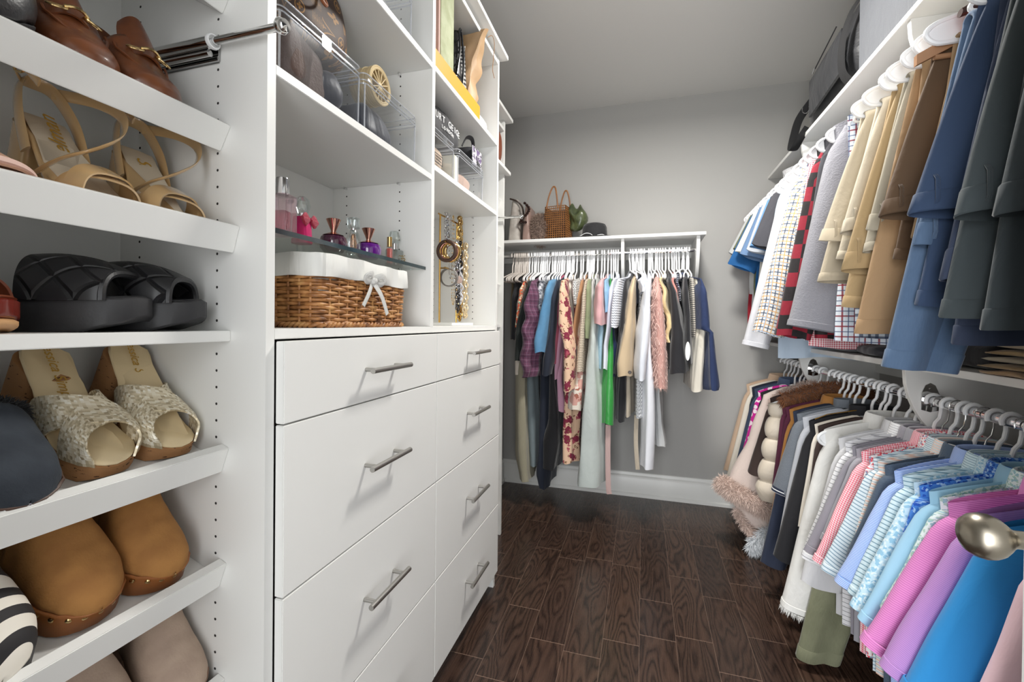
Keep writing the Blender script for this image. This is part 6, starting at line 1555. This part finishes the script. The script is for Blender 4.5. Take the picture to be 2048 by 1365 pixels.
mb = MB(); [mb.box(.0525, .0535, a, b, c, d) for a, b, c, d in ((-.03, .03, .030, .032), (-.03, .03, .060, .062), (-.03, -.028, .030, .062), (.028, .03, .030, .062), (-.02, .02, .040, .042), (-.02, .02, .050, .052))]; obj('print', mb, HOLE, db, 0)
db = bag('dust_bag', 'rosy beige dust bag inside the bin under the patterned bag', 'bag', (-.73, 1.61, 1.702), .05, .09, .042, cloth('rosy_dustbag', (206, 176, 160), wr=.7), 13, sq=.6, amp=.10)
bx_ = bx('small_box', plain('cream_card', (224, 222, 206), .6), (-.75, -.654, 1.4605, 1.4895, 1.6972, 1.80)); tag(bx_, 'slim cream box standing between the two small clear bins', 'box')
# monogram handbag
def monogram():
    t = NT('monogram_canvas', .6, 0, (66, 46, 38)); uv = t.n('UVMap'); sc = 23.0
    v = t.n('VectorMath', {0: uv, 1: (sc, sc, 1.0)}, operation='MULTIPLY'); sp = t.n('SeparateXYZ', {0: v})
    row = t.math('FLOOR', (sp, 1)); odd = t.math('MODULO', t.math('ABSOLUTE', row), 2.0)
    u = t.math('ADD', (sp, 0), t.math('MULTIPLY', odd, .5)); col = t.math('FLOOR', u)
    x = t.math('SUBTRACT', t.math('FRACT', u), .5); y = t.math('SUBTRACT', t.math('FRACT', (sp, 1)), .5)
    kind = t.math('MODULO', t.math('ABSOLUTE', t.math('ADD', t.math('MULTIPLY', col, 3.0), t.math('MULTIPLY', row, 2.0))), 4.0)
    r = t.math('SQRT', t.math('ADD', t.math('MULTIPLY', x, x), t.math('MULTIPLY', y, y))); th = t.math('ARCTAN2', y, x)
    pet = t.math('ABSOLUTE', t.math('COSINE', t.math('MULTIPLY', th, 2.0)))
    fl = t.math('LESS_THAN', r, t.math('MULTIPLY_ADD', pet, .20, .10)); hole = t.math('GREATER_THAN', r, .05)
    flower = t.math('MULTIPLY', fl, hole)
    ring = t.math('LESS_THAN', t.math('ABSOLUTE', t.math('SUBTRACT', r, .29)), .03)
    sf = t.math('LESS_THAN', r, t.math('MULTIPLY_ADD', pet, .13, .05)); circ = t.math('MAXIMUM', ring, sf)
    ax = t.math('ABSOLUTE', x); ay = t.math('ABSOLUTE', y)
    q = t.math('ADD', t.math('POWER', ax, .65), t.math('POWER', ay, .65)); dia = t.math('LESS_THAN', t.math('ABSOLUTE', t.math('SUBTRACT', q, .62)), .05); dia = t.math('MAXIMUM', dia, t.math('LESS_THAN', r, t.math('MULTIPLY_ADD', pet, .08, .03)))
    L = t.math('MULTIPLY', t.math('LESS_THAN', t.math('ABSOLUTE', t.math('ADD', x, .13)), .035), t.math('LESS_THAN', ay, .27))
    L2 = t.math('MULTIPLY', t.math('LESS_THAN', t.math('ABSOLUTE', t.math('ADD', y, .24)), .035), t.math('LESS_THAN', t.math('ABSOLUTE', t.math('ADD', x, .02)), .13))
    V = t.math('MULTIPLY', t.math('LESS_THAN', t.math('ABSOLUTE', t.math('SUBTRACT', t.math('ABSOLUTE', t.math('SUBTRACT', x, .07)), t.math('MULTIPLY', t.math('ADD', y, .20), .42))), .035), t.math('LESS_THAN', t.math('ABSOLUTE', t.math('SUBTRACT', y, .03)), .24))
    LV = t.math('MAXIMUM', t.math('MAXIMUM', L, L2), V)
    def is_(k): return t.math('LESS_THAN', t.math('ABSOLUTE', t.math('SUBTRACT', kind, float(k))), .5)
    m = t.math('MULTIPLY', is_(0), flower)
    for k, s_ in ((1, circ), (2, dia), (3, LV)): m = t.math('MAXIMUM', m, t.math('MULTIPLY', is_(k), s_))
    t.color(t.mix(m, lin((64, 46, 38)), lin((152, 112, 62))))
    co = t.n('TexCoord'); nz = t.n('TexNoise', {'Vector': (co, 'Object'), 'Scale': 300.0}); t.bump((nz, 0), .12, .001); return t.m
hb_ = thing('handbag', 'brown monogram canvas handbag resting on the large clear bin', 'bag', (-.80, .845, 1.808))
obj('body', blob(.105, .145, .115, 21, 48, 24, .62, .03, .72), monogram(), hb_, 70)
mb = MB(); mb.tube(smoothpts([(.02, -.13, .16), (.03, -.09, .215), (.03, 0, .228), (.03, .09, .215), (.02, .13, .165)], 8), .0045, 8); obj('zipper', mb, plain('brass_zip', (112, 86, 60), .35, .8), hb_)
LV_L = leather('tan_vachetta', (150, 92, 60), .45)
mb = MB(); mb.tube(smoothpts([(.085, -.06, .15), (.115, -.055, .11), (.12, -.03, .09), (.105, -.005, .11), (.085, -.01, .15)], 8), .004, 8); obj('leather_tab', mb, LV_L, hb_)
mb = MB(); mb.tube(smoothpts([(.04, -.11, .17), (.07, -.08, .20), (.08, -.03, .205), (.06, .02, .20)], 8), .0055, 8); obj('handle', mb, LV_L, hb_)
# round straw bag lying on its side on the second bin
sb = thing('straw_bag', 'round cream straw bag with spoked end, on the second clear bin', 'bag', (-.715, 1.085, 1.8085))
STRAW = leather('cream_straw', (214, 192, 148), .6, .4, 200)
mb = MB(); c = Vector((0, 0, .052))
for rr_ in (.049, .044): mb.tube([c + Vector((0, rr_*math.cos(2*PI*k/40), rr_*math.sin(2*PI*k/40))) for k in range(40)], .0035, 6, closed=True)
for k in range(14): a = 2*PI*k/14; mb.tube([c + Vector((.0, .008*math.cos(a), .008*math.sin(a))), c + Vector((0, .045*math.cos(a), .045*math.sin(a)))], .0017, 6)
mb.lathe([(0, -.002), (.009, -.001), (.009, .001), (0, .002)], n=16, M=Matrix.Rotation(R(90), 4, 'Y'), c=c); obj('spoked_end', mb, STRAW, sb)
mb = MB()
for k in range(10): mb.tube([c + Vector((-.002 - k*.007, (.0475 + .001*math.sin(k*2))*math.cos(2*PI*i/36), (.0475 + .001*math.sin(k*2))*math.sin(2*PI*i/36))) for i in range(36)], .0036, 6, closed=True)
obj('woven_side', mb, STRAW, sb)
# --- right column, upper shelves
YEL = plain('mustard_box', (214, 152, 36), .5); GRN = leather('sage_linen_box', (152, 158, 122), .7, .5, 80, 0, (172, 178, 146)); 
yb_ = tag(bx('gift_box', YEL, (-.955, -.646, 1.272, 1.690, 2.0095, 2.078), None, .0015), 'flat mustard yellow box under the green box', 'box')
gb = thing('storage_box', 'tall sage green box with pink spine, standing on the mustard box', 'box', (-.80, 1.385, 2.0785))
bx('body', GRN, (-.15, .148, -.048, .056, 0, .262), gb); bx('spine', plain('pink_spine', (196, 160, 150), .6), (-.15, .146, -.060, -.0485, 0, .262), gb)
qb = thing('handbag', 'black quilted handbag standing between green box and gingham pouch', 'bag', (-.775, 1.515, 2.0785))
def flatbag(hx, ht, h, lean=0.0, n=24, round_=.6, seed=1, amp=.003):
    rg = random.Random(seed); ph = rg.uniform(0, 6); rs, uvs = [], []
    for j in range(15):
        t = j/14; z = h*t; w = hx*(1 - .08*t); th = ht*(1 - .55*t)
        if j == 0: w *= .94
        ring = [(w*spow(math.cos(2*PI*i/n), .35) + amp*math.sin(3*t + i), th*spow(math.sin(2*PI*i/n), round_) + lean*t*t + amp*math.sin(4*t + i*.7 + ph), z) for i in range(n)]
        rs.append(ring); uvs.append([(ring[i][0], z) for i in range(n)])
    mb = MB(); mb.rings(rs, True, True, True, uvs); return mb
obj('body', flatbag(.115, .036, .205, .01), QUILT, qb, 60); mb = MB(); mb.tube(smoothpts([(.112, -.02, .03), (.116, -.005, .12), (.112, .0, .20), (.11, .022, .205), (.116, .03, .10), (.112, .028, .02)], 6), .004, 8); obj('trim', mb, leather('black_gloss', (24, 26, 30), .15, .1), qb)
gp = obj('gingham_pouch', flatbag(.10, .018, .19, .015), cloth('gingham', (232, 230, 226), 'gingham', per=.016, c=(24, 26, 34)), None, 60); gp.location = (-.765, 1.578, 2.0785); tag(gp, 'black and white gingham pouch leaning on the quilted bag', 'bag')
KRAFT = plain('kraft_paper', (176, 144, 108), .55, 0, .4, 24)
pbg = thing('paper_bag', 'crumpled kraft paper bag with string loop, on the mustard box', 'bag', (-.735, 1.645, 2.0785))
def pfn(i, t):
    a = 2*PI*i; rg = noise.noise(Vector((math.cos(a)*2, math.sin(a)*2, t*5)))
    hx, hy = .085, .034 + .016*t*(1 - t)*4 - .014*t
    return (hx*spow(math.cos(a), .5)*(1 - .15*math.sin(PI*t)) + .012*rg + .055*t*t, hy*spow(math.sin(a), .5) + .012*rg - .010*t + .020*math.sin(t*3), t*.272 + .020*(math.sin(a)) * t**4), (i*.3, t*.3)
mb = MB(); mb.sheet(pfn, 40, 26); obj('body', mb, KRAFT, pbg, 25)
mb = MB(); mb.tube(smoothpts([(.125, .03, .265), (.135, .055, .285), (.138, .075, .262), (.135, .070, .19), (.136, .062, .15), (.138, .078, .125)], 6), .0012, 6); obj('string', mb, plain('jute', (150, 110, 66), .8), pbg)
bag('tissue_bag', 'crumpled white cloth bag beside the mustard box', 'bag', (-.745, 1.785, 2.0095), .10, .068, .06, cloth('white_tissue', (232, 232, 234), wr=1.0), 31, sq=.7, amp=.14, top=.5)
# lettered black bag
kg = thing('dust_bag', 'black soft bag with white lettering on the small clear bins', 'bag', (-.765, 1.468, 1.8375))
kgb = obj('body', blob(.088, .158, .068, 41, 44, 22, .55, .05, .80), cloth('black_canvas', (44, 44, 48), wr=.8, rough=.7), kg, 70)
# patterned box bag with black handle
pt = thing('gift_bag', 'grey and purple patterned bag with black sides and handle', 'bag', (-.745, 1.725, 1.838))
obj('body', flatbag(.075, .06, .085, 0, 24, .35), cloth('black_card', (36, 36, 40)), pt, 50)
mb = MB(); mb.box(.0725, .0745, -.052, .052, .006, .082); mb.uv = [(v[1], v[2]) for v in mb.v]; obj('printed_panel', mb, cloth('purple_print', (186, 184, 192), 'floral', s=[(38, .36, (96, 76, 118), 2), (60, .25, (44, 42, 50), 5)], dn=50, da=.03), pt, 0)
mb = MB(); mb.tube(smoothpts([(.03, -.055, .08), (.045, -.045, .115), (.05, 0, .128), (.045, .03, .11), (.03, .045, .08)], 6), .009, 8, flat=.3, up=(0, 0, 1)); obj('handle', mb, cloth('black_strap', (34, 34, 38)), pt)
# --- jewellery stand
js = thing('jewelry_stand', 'gold jewelry stand on white base in the right open niche', 'jewelry stand', (-.80, 1.735, 1.1842))
BRASS = plain('brass', (190, 152, 86), .25, 1)
bx('base', WHITE, (-.07, .07, -.115, .115, 0, .012), js)
for yy in (-.085, .085):
    mb = MB(); mb.tube([(0, yy, .012), (0, yy, .455)], .004, 8); obj('post', mb, BRASS, js)
for z, x in ((.455, 0), (.34, .03), (.235, .03)):
    mb = MB(); mb.tube([(x, -.10, z), (x, .10, z)], .0035, 8); mb.lathe([(0, -.007), (.006, -.004), (.0075, 0), (.006, .004), (0, .007)], n=12, c=(x, .105, z)); mb.tube([(0, -.085, z), (x, -.085, z)], .003, 6); obj('bar', mb, BRASS, js)
def chain(label, pts, r, mat, links=True, name='necklace'):
    P_ = smoothpts(pts, 10); mb = MB()
    if links:
        L_ = 0; last = P_[0]; k = 0
        for p in P_[1:]:
            L_ += (p - last).length
            if L_ >= r*2.0:
                d = (p - last).normalized() if (p - last).length > 1e-6 else Vector((0, 0, 1)); a = Vector((1, 0, 0)) if k % 2 else Vector((0, 1, 0)); n_ = (a - d*a.dot(d)).normalized()
                mb.tube([p + d*(r*1.5*math.cos(2*PI*i/10)) + n_*(r*math.sin(2*PI*i/10)) for i in range(10)], r*.42, 5, closed=True); L_ = 0; k += 1
            last = p
    else: mb.tube(P_, r, 6)
    o = obj(name, mb, mat, None, 60); c = P_[0].copy()
    o.data.transform(Matrix.Translation(-c)); o.location = c; return tag(o, label, 'necklace' if name == 'necklace' else 'bracelet')
bx_, by_, bz_ = js.location
def Wj(x, y, z): return (bx_ + x, by_ + y, bz_ + z)
def hang(y, zt, zb, x=.008, w=.012): return [Wj(x, y - w, zb + .03), Wj(x, y - w*.8, (zt + zb)/2), Wj(x, y - .004, zt), Wj(x - .003, y, zt + .006), Wj(x, y + .004, zt), Wj(x, y + w*.8, (zt + zb)/2), Wj(x, y + w, zb + .03), Wj(x, y, zb), Wj(x, y - w, zb + .03)]
for k, (lab, y, zt, zb, x, r, m, lk) in enumerate([
    ('thick gold chain hanging to the stand base', .088, .46, .03, .014, .009, BRASS, True), ('slim gold chain beside the thick one', .078, .46, .12, .022, .006, GOLDM, True),
    ('pearl and gold chain low on the right post', .092, .345, .04, .040, .008, plain('pearl_gold', (226, 206, 168), .3, .4), True), ('silver chain near the left post top', -.045, .46, .33, .012, .007, SILVER, True),
    ('black beaded chain on the middle bar', .022, .345, .20, .040, .009, plain('black_bead', (28, 28, 30), .25), True), ('silver link chain on the middle bar', -.006, .345, .17, .042, .008, SILVER, True),
    ('clear crystal chain on the lowest bar', .030, .24, .10, .040, .009, plain('crystal_bead', (226, 226, 230), .1, .3), True), ('dark pendant chain on the lowest bar', .004, .24, .06, .042, .006, plain('gunmetal', (86, 84, 84), .3, 1), True),
    ('thin silver chain on the top bar', .0, .46, .20, .008, .0022, SILVER, True), ('thin gold chain with star on the top bar', .03, .46, .09, .008, .0022, GOLDM, True)]):
    chain(lab, hang(y, zt, zb, x), r, m, lk)
for k, (lab, y, m, rr_) in enumerate([('dark brown wooden bangle on the middle bar', -.085, L_BROWNSOLE, .040), ('copper bangle next to the dark bangle', -.068, COPPER, .038), ('gold woven bangle on the middle bar', -.050, BRASS, .038), ('gold link bangle nearest the black beads', -.028, GOLDM, .034)]):
    mb = MB(); mb.tube([Vector((rr_*math.sin(2*PI*i/28)*.9, .006*math.sin(2*PI*i/28), -rr_ + rr_*math.cos(2*PI*i/28))) for i in range(28)], .0055, 8, flat=1.3, closed=True)
    o = obj('bangle', mb, m, None, 60); o.location = Wj(.03, y, .345); tag(o, lab, 'bangle')
mb = MB(); mb.tube([Vector((.036*math.sin(2*PI*i/28), .004*math.sin(2*PI*i/28), -.036 + .036*math.cos(2*PI*i/28))) for i in range(28)], .012, 8, flat=.25, up=(0, 0, 1), closed=True)
wt = bpy.data.objects.new('wrist_watch', None); COL.objects.link(wt); wt.location = Wj(.03, -.06, .235); tag(wt, 'grey strap watch hanging on the lowest bar', 'watch')
obj('strap', mb, leather('grey_strap', (120, 116, 112), .5), wt, 60); mb = MB(); mb.lathe([(0, 0), (.016, 0), (.016, .006), (0, .007)], n=20, M=Matrix.Rotation(R(90), 4, 'Y') @ Matrix.Rotation(.5, 4, 'X'), c=(.034, .02, -.045)); obj('case', mb, plain('rose_case', (214, 190, 178), .3, .6), wt)
# --- back shelf things
SZ = BZ + .0003
ft = thing('tote_bag', 'pale grey wood grained tote with dark rim on the back shelf', 'bag', (-.862, 3.03, SZ)); GREYT = leather('grey_tote', (176, 168, 160), .6, .4, 30, 0, (196, 190, 182))
mb = flatbag(.10, .048, .30, 0, 24, .4); mb.v = [(y, -x, z) for x, y, z in mb.v]; obj('body', mb, GREYT, ft, 50)
mb = MB(); mb.tube(smoothpts([(-.03, -.10, .305), (.02, -.102, .285), (.052, -.08, .25), (.058, -.06, .20)], 6), .006, 8); obj('rim', mb, leather('dark_rim', (60, 48, 42), .4), ft)
mv = thing('handbag', 'mauve leather bag with dark beaded strap on the back shelf', 'bag', (-.768, 3.02, SZ)); mb = flatbag(.11, .036, .245, 0, 24, .5); mb.v = [(y, -x, z) for x, y, z in mb.v]; obj('body', mb, leather('mauve_leather', (158, 132, 122), .4), mv, 50)
mb = MB(); rg = random.Random(8)
for k in range(14): mb.lathe([(0, -.010), (.008, -.006), (.011, 0), (.008, .006), (0, .010)], n=10, c=(-.01 + .03*math.sin(k*.5), -.12, .26 - k*.014 if k < 10 else .13))
obj('beaded_strap', mb, leather('dark_bead', (48, 30, 26), .2, 0), mv)
fb = thing('fur_bag', 'grey brown fur bag between mauve bag and cane bag', 'bag', (-.690, 3.00, SZ)); b = blob(.055, .10, .095, 51, 24, 14, .7, .05, .8)
fur(fb, b, cloth('mink_fur', (150, 128, 114)), 'fur_body', 5200, .030, .0016, 52, .15, .6)
cb_ = thing('cane_bag', 'woven cane bag with two tall handles on the back shelf', 'bag', (-.565, 3.0, SZ), (0, 0, R(-8))); CANE = leather('cane', (158, 106, 58), .5, .3, 150, 0, (130, 84, 44))
mb = MB(); hx, hy, h = .078, .075, .235
for face in range(4):
    for k in range(11):
        u = -1 + 2*k/10
        def pt_(u, t, f=face):
            s = 1 - .10*t
            return {0: (u*hx*s, -hy*s, t*h), 1: (hx*s, u*hy*s, t*h), 2: (u*hx*s, hy*s, t*h), 3: (-hx*s, u*hy*s, t*h)}[f]
        mb.tube([pt_(u, t) for t in (0, .25, .5, .75, 1)], .0042, 6, flat=.5)
    for k in range(17): mb.tube([pt_(-1, k/16), pt_(-.33, k/16), pt_(.33, k/16), pt_(1, k/16)], .0042, 6, flat=.6)
obj('weave', mb, CANE, cb_, 60)
mb = MB(); mb.box(-hx*.93, hx*.93, -hy*.93, hy*.93, .003, .20); obj('lining', mb, leather('dark_lining', (70, 48, 32), .8), cb_, 0)
for yy, dx in ((-hy*.9, -.012), (hy*.9, .035)):
    mb = MB(); mb.tube(smoothpts([(-.052 + dx, yy, .22), (-.035 + dx, yy, .30), (-.012 + dx, yy*.9, .362), (.008 + dx, yy*.9, .362), (.022 + dx, yy, .30), (.030 + dx, yy, .22)], 8), .0055, 8); obj('handle', mb, CANE, cb_)
gl = thing('leaf_bag', 'crumpled metallic green pouch hanging beside the cane bag', 'bag', (-.445, 3.02, SZ))
FOIL = leather('green_foil', (92, 102, 66), .28, .5, 40, .3, (58, 66, 44)); b = blob(.056, .04, .085, 61, 30, 20, .8, .32, 1.0); b.v = [(x, y, z + .075 + .0) for x, y, z in b.v]; obj('body', b, FOIL, gl, 30)
mb = MB(); mb.tube(smoothpts([(-.03, 0, .22), (-.05, 0, .12), (-.04, .01, .0)], 6), .012, 8, flat=.4); obj('tail', mb, FOIL, gl)
ht = thing('hat', 'black felt hat with white stitching on the back shelf', 'hat', (-.316, 2.985, SZ)); FELT = cloth('black_felt', (40, 40, 42))
obj('crown', lt([(.082, .004), (.083, .03), (.079, .085), (.070, .104), (.050, .111), (0, .108)], 32, sy=1.1), FELT, ht, 60)
mb = MB(); rs = []
for r_, z in ((.080, .004), (.10, .003), (.13, .008), (.136, .012), (.132, .015), (.10, .0085), (.081, .009)): rs.append([(r_*math.cos(2*PI*i/40), r_*1.05*math.sin(2*PI*i/40), max(.0006, z + .004*math.cos(2*PI*i/40*2)*(r_ > .11))) for i in range(40)])
mb.rings(rs, True, False, False); obj('brim', mb, FELT, ht, 60)
mb = MB(); mb.tube(smoothpts([(-.125, -.06, .013), (-.09, -.10, .012), (-.05, -.11, .03), (-.02, -.11, .028), (0, -.125, .012)], 6), .002, 6); mb.tube(smoothpts([(.03, -.12, .014), (.06, -.10, .02), (.08, -.09, .012)], 6), .002, 6); obj('stitching', mb, PLASTIC, ht)
# --- narrow tower: valet rod, a few shoes, a bag
v2 = dup(v, (-.86, 2.362, 1.776), None, 'chrome pull out valet rod on the narrow tower by the back shelf')
v2.rotation_euler = (0, 0, 0)
for lab, z, m in (('black shoe on the narrow tower, above its valet rod', 1.889, L_BLACK), ('mahogany shoe on the narrow tower', .803, L_RED), ('grey shoe on the lowest shelf of the narrow tower', .158, L_TAUPE), ('dark green shoe on the narrow tower at knee height', .603, L_NAVYSUEDE)):
    t = thing('shoe', lab, 'shoe', (FX2 - .035, 2.285, z - .028), (0, R(20), 0))
    zt = lambda u: .014
    obj('sole', sole_mb(.16, .046, zt, lambda u: 0, 1, 36), L_BROWNSOLE, t, 50); obj('upper', vamp_mb(.16, .046, lambda u: .02 + .05*u**.6, 0, .98, zt, 1, .001, 18, 18), m, t, 70)
bag('clutch_bag', 'brown leather bag on the top shelf of the narrow tower', 'bag', (-.83, 2.22, 2.2895), .07, .05, .02, L_BROWN, 71); bag('handbag', 'cognac bag on the upper shelf of the narrow tower', 'bag', (-.81, 2.24, 2.0495), .07, .075, .10, L_COGNAC, 72, sq=.6)
# --- high shelf of the right wall
GREYBOX = cloth('grey_felt_box', (74, 76, 81), 'heather', c=(86, 89, 94))
gbx = tag(bx('fabric_bin', GREYBOX, (.772, 1.09, 1.22, 1.985, UZ + .0003, UZ + .42), None, .004), 'large light grey fabric bin on the high right shelf', 'storage bin')
bp = thing('duffel_bag', 'black nylon duffel bag with hanging strap on the high shelf', 'bag', (.92, 2.31, UZ + .0003))
NYL = cloth('black_nylon', (36, 37, 40), rough=.55, wr=.7, sheen=.1); WEB = cloth('black_webbing', (22, 22, 24), rib=.006, sheen=0)
rs, uvs = [], []
for j, (y, zt_, x0, zb_) in enumerate([(.315, .10, -.06, .04), (.30, .19, -.10, .012), (.25, .27, -.135, .004), (.16, .31, -.15, .001), (.0, .36, -.15, .001), (-.16, .40, -.15, .001), (-.28, .42, -.145, .001), (-.305, .40, -.12, .02)]):
    ring, uv = [], []
    for i in range(32):
        a = 2*PI*i/32; x = x0 + (.17 - x0)*(.5 - .5*spow(math.cos(a), .55)); z = zb_ + (zt_ - zb_)*(.5 + .5*spow(math.sin(a), .55))
        k = z/.42; n_ = noise.noise(Vector((x*9, y*9, z*9)))*.022
        ring.append((x + .10*k*k*0 + n_ + .05*k**2, y + n_, max(.0006, z + n_*.8))); uv.append((a*.12, y))
    rs.append(ring); uvs.append(uv)
mb = MB(); mb.rings(rs, True, True, True, uvs); obj('body', mb, NYL, bp, 70)
mb = MB(); mb.slab(lambda i, t: ((-.158 - .012*math.sin(PI*i)*math.sin(PI*t), .15 - .36*i, .05 + .17*t + .03*i), (i*.3, t*.2)), 14, 10, .012); obj('front_pocket', mb, NYL, bp, 70)
mb = MB(); mb.tube([(-.178, .03, .222), (-.178, -.20, .265)], .0025, 6); obj('zipper', mb, plain('black_zip', (24, 24, 26), .4), bp); mb = MB(); mb.tube([(-.181, .03, .224), (-.184, .045, .205)], .003, 6); obj('zip_pull', mb, SILVER, bp)
mb = MB(); mb.tube(smoothpts([(-.14, -.245, .005), (-.170, -.24, .06), (-.178, -.26, .16), (-.155, -.275, .27), (-.10, -.28, .36)], 8), .026, 8, flat=.14, up=(1, 0, 0)); obj('webbing', mb, WEB, bp, 60)
mb = MB(); mb.tube(smoothpts([(-.10, .30, .20), (-.145, .345, .13), (-.165, .36, .05), (-.185, .33, -.03), (-.19, .27, -.055), (-.178, .21, -.02), (-.155, .19, .02)], 8), .019, 8, flat=.16, up=(0, 1, 0)); obj('shoulder_strap', mb, WEB, bp, 60)
mb = MB(); c = Vector((-.125, .32, .165)); mb.tube([c + Vector((.014*math.cos(2*PI*i/20), -.006*math.cos(2*PI*i/20), .022*math.sin(2*PI*i/20))) for i in range(20)], .0022, 6, closed=True); obj('ring', mb, SILVER, bp)
mb = MB(); mb.slab(lambda i, t: ((-.06 + .20*t, .10 - .38*i, .335 + .085*i + .035*math.sin(PI*t) + .10*t*i*0 + .06*i*t), (i*.4, t*.3)), 14, 10, .01); obj('flap', mb, NYL, bp, 70)
# --- folded clothes on the low shelf
def folded(label, x0, y0, w, d, z, h, mat, seed=0, rot=0.0, cat='shirt', name='folded_garment', group=None):
    rg = random.Random(seed); o3 = Vector((rg.uniform(0, 40), 3, 7)); rs, uvs = [], []
    for j in range(13):
        t = j/12; y = -d/2 + d*t; e = (1 - abs(2*t - 1)**6)**.5
        ring = []
        for i in range(28):
            a = 2*PI*i/28; q = .012*noise.noise(Vector((math.cos(a)*2, y*14, 0)) + o3)
            ring.append((w/2*spow(math.cos(a), .45)*(.94 + .06*e) + q, y + q*.5, max(.0004, h/2 + h/2*spow(math.sin(a), .6)*max(.1, e) + q*.35*(math.sin(a) > 0))))
        rs.append(ring); uvs.append([(p[0], p[1]) for p in ring])
    mb = MB(); mb.rings(rs, True, True, True, uvs); o = obj(name, mb, mat, None, 60); o.location = (x0, y0, z); o.rotation_euler = (0, 0, rot)
    return tag(o, label, cat, group)
z = LZ + .0003
folded('dark grey fleece folded at the end of the low shelf', .90, 1.60, .26, .24, z, .055, M_['grey_dk_fleece'], 1, .1, 'sweater')
folded('slate grey folded fleece beside the plaid shirt hems', .885, 1.88, .24, .22, z, .040, M_['charcoal'], 2, -.1, 'sweater')
folded('grey knit folded beyond the dark fleece', .90, 2.18, .26, .24, z, .045, M_['grey_fleece'], 3, 0, 'sweater')
zz = z
for k, (h, m) in enumerate(((.014, 'tan_lt'), (.014, 'khaki'), (.015, 'stone'), (.014, 'khaki'), (.030, 'cream_chino'))):
    folded(['lowest tan trousers of the folded stack on the low shelf', 'second khaki trousers of the folded stack on the low shelf', 'stone trousers in the middle of the low shelf stack', 'khaki trousers under the top of the low shelf stack', 'loosely folded cream trousers topping the low shelf stack'][k], .88, 1.17, .28 - k*.01, .26, zz, h, M_[m], 20 + k, .04*(k % 3 - 1), 'trousers', 'folded_trousers', 'folded trousers on the low shelf'); zz += h + .0005
folded('black folded sweater behind the khaki stack', .93, 1.42, .26, .16, z, .07, M_['black'], 30, 0, 'sweater')
# --- lettering on the black bag
WHT = plain('white_print', (232, 232, 232), .5)
def on_bag(txt, size, y0, z0, x, step):
    for k, ch in enumerate(txt):
        if ch == ' ': continue
        yy = y0 + k*step; q = yy/.158
        xs = sum(sorted(kgb.data.vertices, key=lambda p: (p.co.y - yy)**2 + (p.co.z - z0)**2 + (9 if p.co.x < 0 else 0))[i].co.x for i in range(2))/2 + .002
        lettering(ch, size, kg, (xs + .0006, yy, z0), (R(90), 0, R(90)), WHT, 0, .0012)
on_bag('KURT GEIGER', .033, -.100, .080, .088, .0232); on_bag('LONDON', .018, -.050, .048, .089, .0170)
